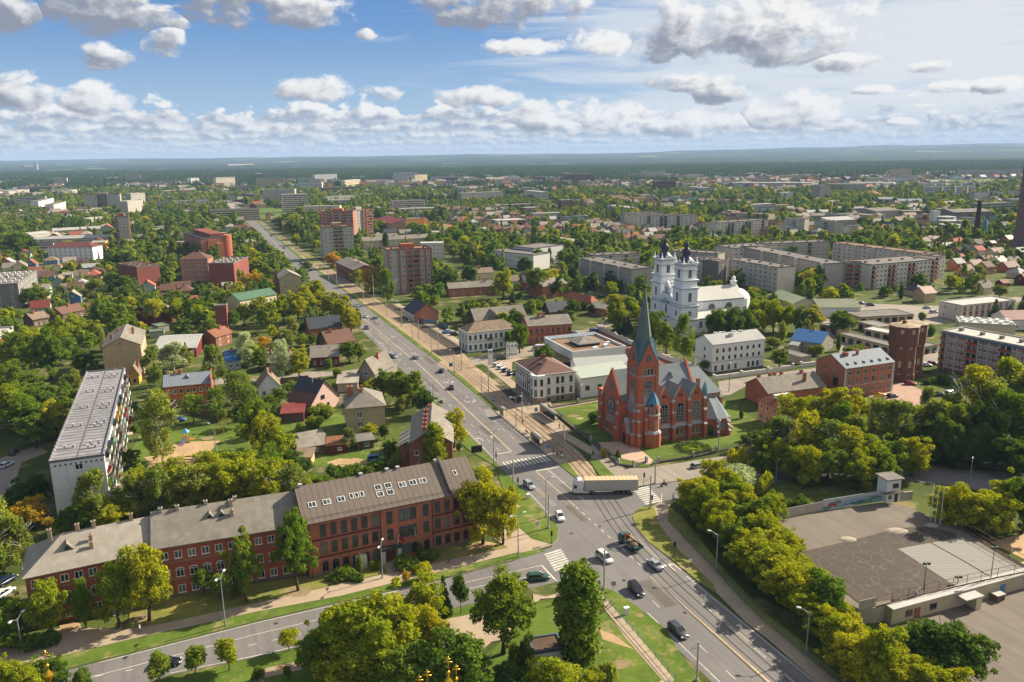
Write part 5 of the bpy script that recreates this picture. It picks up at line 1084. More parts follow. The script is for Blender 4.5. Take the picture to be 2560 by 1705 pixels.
for ty in (0,19):
    t_=MB();t_.box(-.5,ty-.4,0,8.4,ty+8.4,13);t_.box(-.2,ty-.1,13,8.1,ty+8.1,21.8);t_.box(.1,ty+.2,21.8,7.8,ty+7.8,25);t_.box(.35,ty+.45,25,7.55,ty+7.55,33);to=t_.build('tower',CHW,WC)
    tr=MB()
    for z,e,hgt_ in ((6.3,.75,.5),(12.6,.75,.55),(13.6,.45,.3),(21.0,.55,.5),(24.6,.35,.45),(29.6,.1,.25),(31.6,.2,.3)):tr.box(-e,ty-e,z,8+e,ty+8+e,z+hgt_*.5)
    tr.build('tower_cornice',WTRIM,to)
    wt_=MB()
    for z,e in ((6.6,.85),(12.95,.85),(21.3,.7),(24.85,.5),(32.6,.3)):wt_.box(-e,ty-e,z,8+e,ty+8+e,z+.35)
    wt_.build('tower_moulding',CHW,to)
    for z,wd,hh in ((8.6,1.3,2.2),(15.2,1.4,4.0),(26.0,1.6,3.6)):
        yy=ty-(.41 if z<13 else .11 if z<22 else -.44);arch_window(to,4.0,yy,z,0,wd,hh);xx=(-.51 if z<13 else -.21 if z<22 else .34);arch_window(to,xx,ty+4,z,-pi/2,wd,hh)
    for q in ((.6,ty+.6),(7.4,ty+.6),(.6,ty+7.4),(7.4,ty+7.4)):
        f=MB();f.lathe([(.45,33),(.45,33.8),(.2,34.4),(.25,34.9),(.05,35.8)],8,0,*q);f.build('corner_urn',CHW,to)
    for q,rz in (((4,ty+.4),0),((.3,ty+4),-pi/2)):f=MB();f.lathe([(1.6,0),(1.5,.7),(.9,1.3),(.1,1.5)],12);f.v=[(v[0],v[1]*.15,v[2]) for v in f.v];f.build('small_pediment',CHW,to,loc=(q[0],q[1],33),rz=rz)
    h_=MB();h_.lathe([(4.3,33),(3.4,33.8),(1.9,35.4),(1.6,36.4),(2.1,37.2),(2.0,38.2),(1.1,39.4),(.7,40.2),(.85,40.8),(.6,41.6),(.22,42.4),(.16,45.2),(.3,45.5),(.1,45.8)],12,0,4,ty+4)
    hm=h_.build('helmet',SPD,to,smooth=True);f=MB();f.tube((4,ty+4,45.5),(4,ty+4,49.0),.08);f.box(3.5,ty+3.95,47.7,4.5,ty+4.05,47.85);f.build('cross',SPD,hm)
mb=MB();mb.box(0,8.2,0,7,19,14);pts=[(8.2,13),(19,13),(18.6,16),(16.6,17.6),(16,20.4),(14.6,22.4),(13.6,23.2),(12.6,22.4),(11.2,20.4),(10.6,17.6),(8.6,16)]
mb.add([(0,y,z) for y,z in pts]+[(1,y,z) for y,z in pts],[tuple(range(11))[::-1],tuple(range(11,22))]+[(i,(i+1)%11,11+(i+1)%11,11+i) for i in range(11)]);fg=mb.build('front_gable',CHW,WC)
mb=MB();mb.box(-.35,8.2,12.6,0,19,13.1);mb.box(-.3,8.2,6.3,0,19,6.8);mb.box(-.25,10,17.3,0,17.2,17.7)
for i in range(8):
    a,b=pi*i/8,pi*(i+1)/8;mb.add([(-.3,13.6+2.4*cos(a),13.2+2.0*sin(a)),(-.3,13.6+2.4*cos(b),13.2+2.0*sin(b)),(-.3,13.6+1.9*cos(b),13.2+1.6*sin(b)),(-.3,13.6+1.9*cos(a),13.2+1.6*sin(a))],[(0,3,2,1)])
mb.build('gable_moulding',WTRIM,fg);arch_window(fg,-.01,13.6,7.6,-pi/2,1.5,4.4);arch_window(fg,-.01,13.6,17.9,-pi/2,1.2,2.3);gothic_window(fg,-.01,13.6,.2,-pi/2,2.4,4.6,False,'door',DFRAME)
FOOT.append([tuple((WC.matrix_basis@Vector((x,y,0))).xy) for x,y in [(-2,-2),(45,-1),(45,27),(-2,27)]]);CLEAR.append((1625,600,1885,800,358))
# ------------------------------------------------------------------ blocks of flats
def tower_block(name,label,E1,E2,E3,h,storeys,wall,cols,bal=None,balm=None,redp=None,end=None,endw=None,roof=None):
    R,L,D=bld(name,label,'apartment block',E1,E2,E3,h,'flat',.8,wall,roof or BFELT,'x',None,None,clear=True)
    fh=h/storeys;bal=bal or ();
    for c in range(cols):
        x=L*(c+.5)/cols
        for r in range(storeys):
            z=r*fh+.9
            if c in bal:
                kk=('bal',round(L/cols,1),balm.name,(c+r)%3==0)
                if kk not in _gw:
                    w_=L/cols*.94;mb=MB();mb.box(-w_/2,-1.2,-.15,w_/2,0,0,1);mb.box(-w_/2,-1.25,0,w_/2,-1.15,1.05,0)
                    if kk[3]:mb.box(-w_/2,-1.2,1.05,w_/2,-1.15,2.3,2);[mb.box(-w_/2+w_*i/4-.04,-1.24,1.05,-w_/2+w_*i/4+.04,-1.15,2.3,3) for i in range(5)]
                    mb.box(-w_/2+.3,-.06,.0,w_/2-.3,-.01,2.1,2);_gw[kk]=mb.mesh('balcony',[balm,CONC,GLASS,FRAME])
                inst('balcony',_gw[kk],R,(x,0,r*fh+.25))
            else:put_window(R,x,-.004,z,0,min(1.5,L/cols*.5),1.4,'far',False)
    if redp:
        for u in redp:piers(R,[L*u],0,h+.8,.7,1.35,RED)
    if end:
        s='left' if (R.matrix_basis@Vector((L/2,0,0))).x>0 else 'right'
        face_windows(R,s,L,D,h,end,storeys,1.3,1.4,'far',False)
    if endw:
        s=(R.matrix_basis@Vector((L/2,0,0))).x>0;mb=MB();mb.box(-.1 if s else L,.0,0,0 if s else L+.1,D,h+.8);mb.build('side_wall',endw,R)
    mb=MB();mb.box(L*.35,D*.35,h,L*.65,D*.7,h+3);mb.build('lift_house',wall if not endw else endw,R)
    add_vents(R,L,D,h,4,1,BROWNBR,2,1.1)
    return R,L,D
PALE=M('pale_block_wall','#aba59c',.2,.4,.9)
tower_block('tower_block','red and white nine-storey tower block with two columns of balconies near the avenue',('A2',1195,1010),('A2',1598,990),('A2',1145,985),26.5,9,PALE,7,(2,3,4,5)[0:4:1] if 0 else (3,4),M('brick_parapet','#9f604d',.2),(.02,.27,.43,.72,.86,.99),None,RED)
tower_block('tower_block','tan and white nine-storey tower block in front of the long red block',('A2',605,800),('A2',885,788),('A2',580,785),26,9,PALE,6,(2,3),M('tan_parapet','#a58b6c',.2),None,None,M('tan_brick','#a08263',.2,.4,.9,'brick'))
tower_block('long_tower_block','long red nine-storey block standing behind the tan tower',('A2',580,655),('A2',882,652),16,27,9,RED,9,(2,4,6,8),M('pale_parapet','#9c958c',.2),(.0,),3,None)
tower_block('tower_block','white and red nine-storey block joined to the long red block',('A2',886,645),('A2',1052,632),16,27,9,PALE,6,(4,5),M('brick_parapet','#9f604d',.2),(.5,.68,.99))
tower_block('tower_block','slim nine-storey block with red left flank among trees on the left',('A1',1040,705),('A1',1168,700),('A1',990,690),27,9,M('sand_panel','#a89c8c',.2,.4,.9,'panel'),4,(0,),M('brown_parapet','#86604f',.2),None,None,DRED)
tower_block('slab_block','wide grey nine-storey slab block with dark loggias on the left',('A1',760,500),('A1',1090,492),13,27,9,GREYP,11,(4,5,6),M('dark_loggia','#5b5d62',.2),None,3)
def panel_block(label,E1,E2,E3,h=14.5,cols=14,storeys=5,wall=None,end=None,balc=(),balm=None,pier=(),roof=None,name='panel_block',ventn=5,red=False,group=None,win=(1.7,1.35,'far')):
    wall=wall or GREYP;R,L,D=bld(name,label,'apartment block',E1,E2,E3,h,'flat',.5,wall,roof or FELT,group=group)
    fh=(h-.8)/storeys
    for c in range(cols):
        x=L*(c+.5)/cols
        for r in range(storeys):
            if c in balc:
                kk=('pb',round(L/cols,0),(balm or CONC).name)
                if kk not in _gw:
                    w_=L/cols*.85;mb=MB();mb.box(-w_/2,-1.1,0,w_/2,0,.15,1);mb.box(-w_/2,-1.15,.15,w_/2,-1.05,1.1,0);mb.box(-w_/2+.2,-.05,.15,w_/2-.2,0,2.3,2);_gw[kk]=mb.mesh('balcony',[balm or CONC,CONC,GLASS])
                inst('balcony',_gw[kk],R,(x,0,r*fh+.6))
            else:put_window(R,x,-.004,r*fh+1.5,0,min(win[0],L/cols*.62),win[1],win[2],False)
    if pier:piers(R,[L*u for u in pier],0,h+.4,max(1.6,L*.03),.9,GREYP2,0,'stair_bay')
    if end:face_windows(R,'left' if (R.matrix_basis@Vector((L/2,0,0))).x>0 else 'right',L,D,h,end,storeys,1.3,1.3,'far',False)
    s=(R.matrix_basis@Vector((L/2,0,0))).x>0
    add_vents(R,L,D,h,ventn,1,M('roof_brick_vent','#8f7f74',.2),len(label),1.3,'roof_vent',1.0)
    return R,L,D
BAL_R=M('orange_parapet','#a5563a',.2);BAL_G=M('green_grey_parapet','#56706c',.2);BAL_D=M('grey_parapet','#77736e',.2)
panel_block('grey five-storey panel block with pale gable end left of the white church',('A3',612,1080),('A3',1090,1182),('A3',1275,1162),14.5,12,5,GREYP,None,(),None,(.03,.25,.52,.78))
panel_block('panel block with brown roof line just behind the grey block left of the white church',('A3',735,1055),('A3',1165,1035),12,14.5,12,5,GREYP,None,(4,8))
panel_block('long low-lying grey panel block glimpsed between the two white church towers',('A3',1450,1012),('A3',1880,1040),12,14.5,11,5,GREYP)
panel_block('grey panel block with orange balconies behind the right white church tower',('A3',1690,1098),('A3',1885,1092),12,14.5,6,5,GREYP,None,(5,),BAL_R)
panel_block('windowless grey block end right of the white church towers',('A3',1886,1112),('A3',1958,1100),12,14.5,1,5,M('dull_grey_wall','#77736f',.2,.4,.9,'brick'))
panel_block('pale panel block with tall blank gable above the white church roof',('A3',1960,1086),('A4',92,1166),('A4',268,1155),14.5,11,5,SILI,None,(),None,(.06,.42,.85))
panel_block('very long grey panel block receding behind the pale one, dark roof',('A3',2080,975),('A4',525,1132),('A4',712,1120),14.5,20,5,GREYP,None,(),None,(.3,.52,.7,.97))
R,L,D=panel_block('narrow balcony block with orange parapets between two pale gables',('A4',712,1124),('A4',862,1126),8,14.5,2,5,CONC,None,(0,1),BAL_R)
panel_block('pale grey panel block with orange balconies and blank left gable, nearest the cottages',('A4',948,1142),('A4',1525,1094),('A4',802,1096),14.5,16,5,SILI,None,(0,4,5,9,10,15),BAL_R,())
panel_block('short pale block end with orange balconies at the right of the panel estate',('A4',1528,1064),('A4',1622,1052),12,14.5,3,5,SILI,None,(0,),BAL_R)
panel_block('long rust-roofed panel block at the back right of the estate',('A4',594,938),('A4',1470,1046),12,14.5,18,5,SILI,None,(),None,(.06,.26,.46,.66),BFELT)
panel_block('grey panel block with a dark balcony column at the back of the estate',('A4',0,948),('A4',562,926),12,14.5,14,5,GREYP,None,(9,),BAL_D)
panel_block('pale panel block with blank left gable at the back left of the estate',('A3',2025,990),('A4',30,965),('A3',1886,962),14.5,8,5,SILI)
panel_block('white panel block with green and maroon balconies beyond the church',('A3',1075,692),('A3',1690,684),12,14.5,16,5,GREYP2,None,(4,7,8,11),BAL_G)
panel_block('grey panel block half hidden behind the white block with green balconies',('A3',1025,672),('A3',1380,660),12,14.5,4,5,GREYP)
panel_block('brown-grey panel block with green balconies right of the far white block',('A3',1872,756),('A3',2334,728),('A3',1756,748),14.5,15,5,SILI,None,(3,4,8,9,13),BAL_G)
panel_block('small dark grey panel block in front of the works on the right',('A4',150,718),('A4',335,726),12,13,7,5,GREYP,None,(3,),BAL_D);panel_block('grey-green panel block with white right end before the works',('A4',422,730),('A4',610,748),12,13,6,5,GREYP,None,(3,),BAL_G)
panel_block('pale panel block beside the tall chimney on the far right',('A4',1890,478),('A4',2150,470),('A4',1825,476),14.5,8,5,GREYP2,None,(4,),BAL_D);panel_block('second pale panel block partly behind the tall brick chimney',('A4',2190,462),('A4',2420,470),12,14.5,6,5,GREYP2)
R,L,D=panel_block('near right panel block with red infill panels and pale patched roof',('B4',1592,322),('B4',2500,500),('B4',1800,290),14.5,18,5,M('grey_infill','#aaa5a2',.2,.4,.9,'panel'),None,(0,5,6,11,12),BAL_R,(),WFELT)
for c in range(18):
    if c not in (0,5,6,11,12):
        for r in range(5):mb=MB();mb.box(-.55,-.05,0,.55,0,1.5);mb.build('red_infill_panel',M('dull_red_panel','#8d4f49',.25),R,loc=(L*(c+.93)/18,-.004,r*2.74+1.4))
mb=MB();mb.box(-.1,-.3,13.7,L+.1,-.0,14.3);mb.build('eaves_band',M('blue_grey_band','#5a6f8a',.2),R);band(R,L,D,0,.9,.15,DRED,'plinth','fl')
for u in (0,.055,.165,.275,.33,.39,.5,.61,.67,.78):mb=MB();mb.box(-.2,-.35,0,.2,0,13.7);mb.build('rib',GREYP2,R,loc=(L*u,0,0))
R,L,D=bld('office_block','two-storey pale brick office with red window strips behind the water tower','office building',('B4',1772,92),('B4',2260,42),('B4',1556,52),7.5,'flat',.5,SILI,WFELT,'x',(9,2),(2,2),(1.2,1.7,'white'),0)
for c in range(9):mb=MB();mb.box(-.95,-.03,.6,.95,0,7.0);mb.build('red_strip',M('dull_red_panel','#8d4f49',.25),R,loc=(L*(c+.5)/9,-.001,0))
R,L,D=bld('flat_roof_hall','pale hall with cluttered flat roof between the office and red panel block','hall',('B4',1745,245),('B4',2260,275),14,6,'flat',.5,CREAM,WFELT,'x',(5,1),None,(1.4,1.4,'far'),0);add_vents(R,L,D,6,6,3,FRAME,5,1.2)
bld('red_roof_house','white house with red roof cut by the right frame edge','house',('B4',2180,215),('B4',2450,210),12,5,'gable',3,WHITE,RDMETAL,'x',(4,1),None,(1,1.2,'far'),0)
R,L,D=panel_block('grey panel block with cluttered flat roof at the left edge',('A1',-220,1335),('A1',160,1312),('A1',365,1186),14,3,5,M('dull_grey_wall','#77736f',.2,.4,.9,'brick'));add_vents(R,L,D,14,7,5,FRAME,9,1.2);face_windows(R,'right',L,D,14,18,5,1.7,1.4,'far',False)
# brick blocks and other large buildings of the left middle ground
R,L,D=bld('brick_apartment_block','plain dark red brick five-storey block with flat vented roof among left gardens','apartment block',('A1',1245,1165),('A1',1452,1142),('A1',1560,1080),14.5,'flat',.7,DRED,FELT,'x',None,None);add_vents(R,L,D,14.5,4,4,BROWNBR,4,1.4);face_windows(R,'right',L,D,14.5,7,5,1.5,1.4,'far',False)
R,L,D=bld('orange_brick_block','orange brick block with hipped brown roof and white balconies','apartment block',('A1',1640,1086),('A1',1890,1080),14,15,'hip',4,RED2,BRMETAL,'x',(7,5),None,(1.5,1.4,'far'),1)
R,L,D=bld('brick_apartment_block','blank dark red brick block with grey vented roof attached to the orange block','apartment block',('A1',1898,1132),('A1',2128,1128),('A1',1882,1075),15,'flat',.7,DRED,FELT);add_vents(R,L,D,15,4,3,CONC,4,1.4)
R,L,D=bld('modern_brick_building','modern angular orange-red brick building with rounded corner tower by the avenue','office building',('A1',1830,905),('A1',2060,890),('A1',1790,845),19,'flat',1.2,RED2,FELT)
mb=MB();mb.lathe([(5.5,0),(5.5,21)],24,0,L,5);mb.build('round_tower',M('bright_red_brick','#a5604a',.2,.4,.9,'brick'),R);mb=MB();mb.box(L*.25,-1.2,0,L*.6,0,18);mb.box(L*.6,-3,0,L*.8,0,15);mb.build('stepped_front',M('orange_brick_front','#a56d4b',.2,.4,.9,'brick'),R);mb=MB();mb.box(L*.4,2,19,L*.95,D-1,22.5);mb.build('upper_storey',DRED,R)
R,L,D=bld('mansard_building','white five-storey building with maroon mansard roof on the left','office building',('A1',432,975),('A1',840,972),15,11.5,'hip',3.4,WHITE,M('maroon_mansard','#6b3f3a',.25,.4,.8),'x',(9,4),None,(1.2,1.4,'far'),0)
for lb,a,b,d,h,rf,wl in (('long building with white pitched roof behind the maroon mansard',('A1',285,908),('A1',1030,885),12,8,WROOF,GREYP),('second long white-roofed building further back on the left',('A1',480,828),('A1',912,806),12,8,WROOF,GREYP),('white-roofed wing linking two long buildings on the left',('A1',285,868),('A1',470,850),18,8,WROOF,SILI)):bld('long_building',lb,'building',a,b,d,h,'gable',2.2,wl,rf,'x',(14,2),None,(1.4,1.4,'far'),3)
R,L,D=bld('school','cream two-storey building with ribbed dark green roof behind the lime trees','school',('A1',2185,1462),('A2',185,1404),12,8.4,'gable',2.8,CREAM,GNMETAL,'x',(9,2),None,(1.3,1.7,'white'),0)
R,L,D=bld('apartment_house','beige four-storey house with pale gable and tall brick stack by the avenue','apartment house',('A2',212,1262),('A2',412,1248),17,11,'gable',3.4,BEIGE,PSLATE,'y',(2,3),None,(1.1,1.4,'white'),0);chimney(R,-1.2,6,11,1.6,4,BROWNBR);mb=MB();mb.box(-5,3,0,0,12,9);mb.build('rear_wing',DRED,R)
R,L,D=bld('brick_terrace','dark red brick terrace with grey sheet roof across the tram line','house',('A2',728,1112),('A2',890,1188),('A2',960,1110),8.6,'gable',3,DRED,SLATE,'x',(7,2),None,(1,1.5,'far'),2)
R,L,D=bld('sports_hall','dark red and tan sports hall with sloping roof beside the stadium','sports hall',('A2',1065,728),('A2',1232,765),('A2',1285,742),10,'shed',4,M('tan_brick','#a08263',.2,.4,.9,'brick'),M('maroon_roof','#6f2f35',.25,.4,.7),'x',(3,1),None,(2,3,'far'),0)
bld('long_building','long two-storey building with ribbed grey roof behind the red and white tower','building',('A2',978,922),('A2',1600,888),11,7,'gable',3,CREAM,SLATE,'x',(15,2),None,(1.3,1.4,'far'),3)
bld('apartment_house','plain grey four-storey flat-roofed block right behind the red and white tower','apartment block',('A2',1500,945),('A2',1712,940),('A2',1470,930),13,'flat',.4,SILI,WFELT,'x',(6,4),None,(1.3,1.4,'far'),0)
bld('modern_school','modern white building with teal glass end and grey flat roof','school',('A2',2150,1012),('A3',195,1052),('A2',2000,962),11,'flat',.6,WHITE,FELT,'x',(12,3),None,(.8,1.9,'far'),0)
bld('modern_school','taller white modern wing with three slit windows','school',('A3',200,992),('A3',462,958),22,13,'flat',.6,M('lilac_white_plaster','#cbc6c8',.1),FELT,'x',(3,1),None,(1.2,4,'far'),0,z0=5)
bld('cream_house','cream house with brown ribbed roof behind the big round trees','house',('A2',1985,1215),('A2',2165,1205),11,6,'gable',2.6,CREAM,SLATE2,'x',(5,1),None,(1.1,1.6,'far'),1)
bld('old_house','long old house with grey slate roof and brick end near the white corner house','house',('A2',1760,1355),('A2',2170,1330),10,5,'gable',2.6,RED,SLATE,'x',(5,1),None,(1,1.3,'far'),2)
bld('brick_house','red brick house with grey roof and arched window before the grey panel block','house',('A3',285,1335),('A3',500,1305),('A3',230,1300),7,'gable',3,RED,SLATE,'x',(2,1),None,(1,1.5,'arch'),1);bld('yellow_house','yellow house with orange tiled hip roof before the panel estate','house',('A3',470,1420),('A3',720,1470),('A3',455,1395),5,'hip',2.4,YELL,TERRA,'x',(3,1),None,(1,1.3,'far'),0)
bld('blue_roof_cottage','dark cottage with navy blue gable roof among the church-side gardens','house',('B3',345,145),('B3',520,130),10,3.4,'gable',4,BOARD,DKMETAL,'x',(2,1),None,(1,1.1,'far'),1);bld('brick_house','grey-roofed low brick house by the church car park','house',('B3',690,95),('B3',850,120),12,4,'gable',1.8,RED,SLATE,'x',(3,1),None,(1,1.1,'far'),1)
bld('market_hall','green felt roofed warehouse beyond the lime trees on the right','warehouse',('B4',470,105),('B4',845,105),22,5,'gable',2.4,WHITE,M('moss_green_felt','#737560',.3,.3),'x',None,None,(1,1,'far'),0,side='left');bld('market_hall','pale green roofed hall behind the moss-green warehouse','warehouse',('B4',230,70),('B4',450,60),26,6,'gable',2.6,CREAM,M('sage_felt','#8f977c',.3,.3),'y',None,None,(1,1,'far'),0)
# works in the far right: sheds, tanks, stacks
for i,(lb,a,b,d,h,kind,wl,rf) in enumerate((
    ('ruined concrete frame hall with open sides at the works',('A4',790,640),('A4',985,640),30,9,'flat',CONC,FELT),('grey arched factory shed with dark opening at the works',('A4',985,650),('A4',1210,640),40,9,'gable',CONC,FELT),('long brown factory roof right of the arched shed',('A4',1215,650),('A4',1430,650),25,8,'flat',BROWNBR,FELT),
    ('dark framed factory hall near the black stack',('A4',1700,660),('A4',2040,650),30,12,'gable',PLINTH,FELT),('small white cube building beside the dark factory hall',('A4',1510,650),('A4',1575,650),12,14,'flat',WHITE,WFELT),('low grey factory wing beside the white cube',('A4',1430,680),('A4',1700,680),18,6,'flat',CONC,FELT),
    ('blue-grey metal shed behind the wood chip heap',('A4',1015,540),('A4',1170,540),25,7,'gable',BLUEW,METAL),('long metal shed row right of the wood chip heap',('A4',1190,555),('A4',1410,555),25,6,'gable',CONC,METAL),('white curved-roof depot in the works yard',('A4',560,735),('A4',795,725),30,7,'gable',CONC,WROOF),('pale long store with white roof in the works yard',('A4',370,660),('A4',590,655),14,5,'gable',CREAM,WROOF),('grey long store in front of the works',('A4',400,690),('A4',790,690),16,5,'gable',CONC,SLATE),
    ('cream low factory row at the left of the works',('A4',-20,600),('A4',245,590),18,8,'flat',CREAM,BFELT),('very long grey factory under the far woods',('A4',-300,390),('A4',430,390),40,12,'flat',CONC,WFELT),('second very long factory under the far woods with pale roof',('A4',550,402),('A4',900,402),40,14,'flat',CONC,FELT),('long pale-roofed hall under the far woods',('A4',740,388),('A4',1150,390),40,10,'flat',SILI,WFELT),('grey boiler house beside a short black chimney',('A4',480,415),('A4',570,412),20,26,'flat',GREYP,FELT),('white long hall beyond the roadside poplars',('A4',130,480),('A4',230,478),20,9,'flat',WHITE,WFELT),
    ('yellow-grey low hall behind the far white panel block',('A3',1810,640),('A3',2000,650),20,6,'flat',CREAM,FELT),('long weathered shed with blue doors right of the far white block',('A3',2000,665),('A3',2334,680),18,6,'flat',CONC,BFELT))):
    bld('factory_hall',lb,'factory',a,b,d,h,kind,2.5 if kind=='gable' else .4,wl,rf,'x',(6,1) if i in (2,4,5,11,12,13) else None,None,(3,2.2,'far'),0)
hb=thing('wood_chip_heap','big orange-brown heap of wood chips at the works','heap',G(('A4',930,545)));mb=MB();mb.lathe([(34,0),(24,6),(10,12.5),(2,15)],18);mb.v=[(v[0]*(1.2+.1*sin(v[1])),v[1]*.7,v[2]*(1+.08*sin(v[0]*.4))) for v in mb.v];mb.build('heap',M('wood_chips','#a97e52',.3,.2,.95),hb)
st=thing('brick_chimney_stack','huge banded brick chimney stack at the right frame edge','chimney',G((2572,618)));mb=MB();mb.lathe([(12.5,0),(12,8),(10.6,110)],28);mb.build('shaft',M('banded_brick','#8a6a5c',.4,.4,.9,'rows',1,.6),st,smooth=True)
mb=MB()
for i in range(14):mb.lathe([(12.4-i*.13,6+i*7.4),(12.55-i*.13,6.1+i*7.4),(12.4-i*.13,6.7+i*7.4)],28)
mb.build('band',PLINTH,st)
st=thing('chimney_stack','thin dark chimney stack beside the blue cylinder tank','chimney',G(('A4',1888,935)));sh=hgt(('A4',1888,935),('A4',1925,565));mb=MB();mb.lathe([(3.0,0),(2.6,3),(1.6,sh),(1.9,sh),(1.9,sh+1)],14);mb.build('shaft',M('sooty_brick','#4a3836',.3),st,smooth=True)
st=thing('chimney_stack','short dark chimney by the far grey boiler house','chimney',G(('A4',470,470)));mb=MB();mb.lathe([(2.2,0),(1.5,32)],12);mb.build('shaft',M('sooty_brick','#4a3836',.3),st)
st=thing('silo','slim blue cylindrical tank by the thin dark stack','silo',G(('A4',1965,915)));mb=MB();mb.lathe([(1.6,0),(1.6,17),(1.2,18.3),(.2,18.9)],16);mb.build('shell',M('blue_tank_paint','#4f8fb0',.2),st,smooth=True)
for i,(x,y) in enumerate(((1618,795),(1632,835),(1645,875))):
    st=thing('storage_tank',['furthest','middle','front'][i]+' of three white-roofed round storage tanks at the works','tank',G(('A4',x,y)),group='storage tanks at the works');mb=MB();mb.lathe([(9,0),(9,11)],28);mb.build('shell',M('tank_shell','#8d9296',.3),st,smooth=True);mb=MB();mb.lathe([(9.2,11),(9.2,11.3),(.6,12.2)],28);mb.build('roof',WROOF,st)
for i in range(11):
    x=(1368,1440,1540,1660,1770,1880)[i%6]+(0 if i<6 else 60);y=392+(0 if i<6 else 30);R,L,D=bld('white_block',('small white cube block in the back row' if i<6 else 'small white cube block in the front row')+' below the far right woods','apartment block',('A4',x,y),('A4',x+62,y),14,15,'flat',.5,WPANEL,WFELT,group='white cube blocks by the far woods')
    for r in range(3):mb=MB();mb.box(1,-.06,0,L-1,0,1.5);mb.build('window_band',GLASS,R,loc=(0,0,2.5+r*4))
# far blocks towards the woods
far=[('A1',80,462,265,446,13,5,8),('A1',470,452,655,446,14,4,10),('A1',660,462,728,450,12,3,3),('A1',348,560,490,528,14,5,5),('A1',488,590,600,560,14,5,3),('A1',1480,465,1780,450,12,3,12),('A1',1430,560,1580,555,14,5,6),('A1',1590,558,1900,548,12,4,12),('A1',1900,562,2070,575,10,3,7),('A1',1420,640,2080,618,9,3,20),('A1',1970,345,2140,338,28,9,7),('A1',1740,352,1812,346,22,7,3),('A1',430,345,840,338,14,5,18),('A1',0,375,200,362,14,5,8),('A1',0,336,420,330,14,5,16),('A1',990,340,1110,334,14,5,5),('A1',1190,338,1380,330,14,5,8),('A1',1160,560,1300,545,24,8,5),('A1',1190,490,1320,482,24,8,5),('A1',1300,640,800,0,0,0,0),('A1',795,718,990,702,11,3,7),('A1',2210,488,2334,500,14,5,6),('A1',0,470,45,465,12,4,2),('A1',1460,520,1700,512,8,2,8),
       ('A2',55,452,350,448,27,9,11),('A2',0,350,258,345,27,9,10),('A2',540,315,735,308,27,9,8),('A2',390,385,600,382,18,5,8),('A2',430,605,760,602,15,5,10),('A2',640,520,905,508,15,5,10),('A2',620,440,900,430,14,4,10),('A2',350,500,440,500,14,4,3),('A2',810,370,950,358,18,5,5),('A2',1000,365,1250,358,14,4,8),('A2',1450,318,1560,312,26,8,4),('A2',1870,485,2250,470,14,5,12),('A2',900,495,1060,490,14,5,6),('A2',1120,218,1320,214,12,2,4),
       ('A3',450,550,558,546,16,4,4),('A3',125,620,260,612,8,2,6),('A3',350,895,600,930,8,2,8),('A3',200,672,460,662,7,2,8),('A3',960,368,1230,372,12,3,8),('A3',1400,396,1520,392,14,4,5),('A3',1560,380,1700,376,12,3,5),('A3',1880,340,2060,336,12,3,5),('A3',2200,590,2400,580,12,3,6),('A4',1750,268,2300,262,24,7,20),('A1',220,236,300,232,30,2,2),('A1',305,212,330,212,60,2,1),('A1',335,226,375,226,30,2,1),('A1',2080,222,2315,216,26,4,4)]
nm_={'A1':'on the far left','A2':'beyond the red towers','A3':'beyond the white church','A4':'below the right hills'}
wl_=[GREYP,SILI,WPANEL,GREYP2,CREAM,BROWNBR]
FAR=[];PENDING=[] # PENDING: (object, phrase, position), labels settled once everything stands
adj={0:'grey',1:'sandy',2:'white',3:'pale grey',4:'cream',5:'brown brick'}
marks=['avenue junction','pine woods','school with blue front','maroon mansard','grey slab block','stadium','allotment trees','long factory row']
for i,(p_,x0,y0,x1,y1,h,st_,n_) in enumerate(far):
    if not h:continue
    rg=random.Random(i*5+1);k_=rg.randrange(6)
    if (p_,x0) in (('A3',450),):k_=5
    if (p_,x0)==('A1',2080):k_=0
    if (p_,x0)==('A4',1750):k_=3
    if (p_,x0) in (('A1',470),('A1',1740),('A1',305),('A2',390)):k_=2
    R,L,D=bld('far_block','x','apartment block',(p_,x0,y0),(p_,x1,y1),12,h,'flat',.4,wl_[k_],[WFELT,FELT,WROOF][rg.randrange(3)],clear=False)
    PENDING.append((R,'%s %s-storey %s block'%(adj[k_],['','one','two','three','four','five','six','seven','eight','nine'][st_],'long' if L>60 else 'short'),R.location.copy()));FAR.append(R)
    footprint(R,L,D,h);CLEAR.pop()
    if R.location.y<1700:face_windows(R,'front',L,D,h,min(n_,14),st_,min(1.8,L/n_*.6),1.5,'far',False)
    else:
        for r in range(st_):mb=MB();mb.box(1,-.06,0,L-1,0,1.4);mb.build('window_band',GLASS,R,loc=(0,0,1+r*(h/st_)))

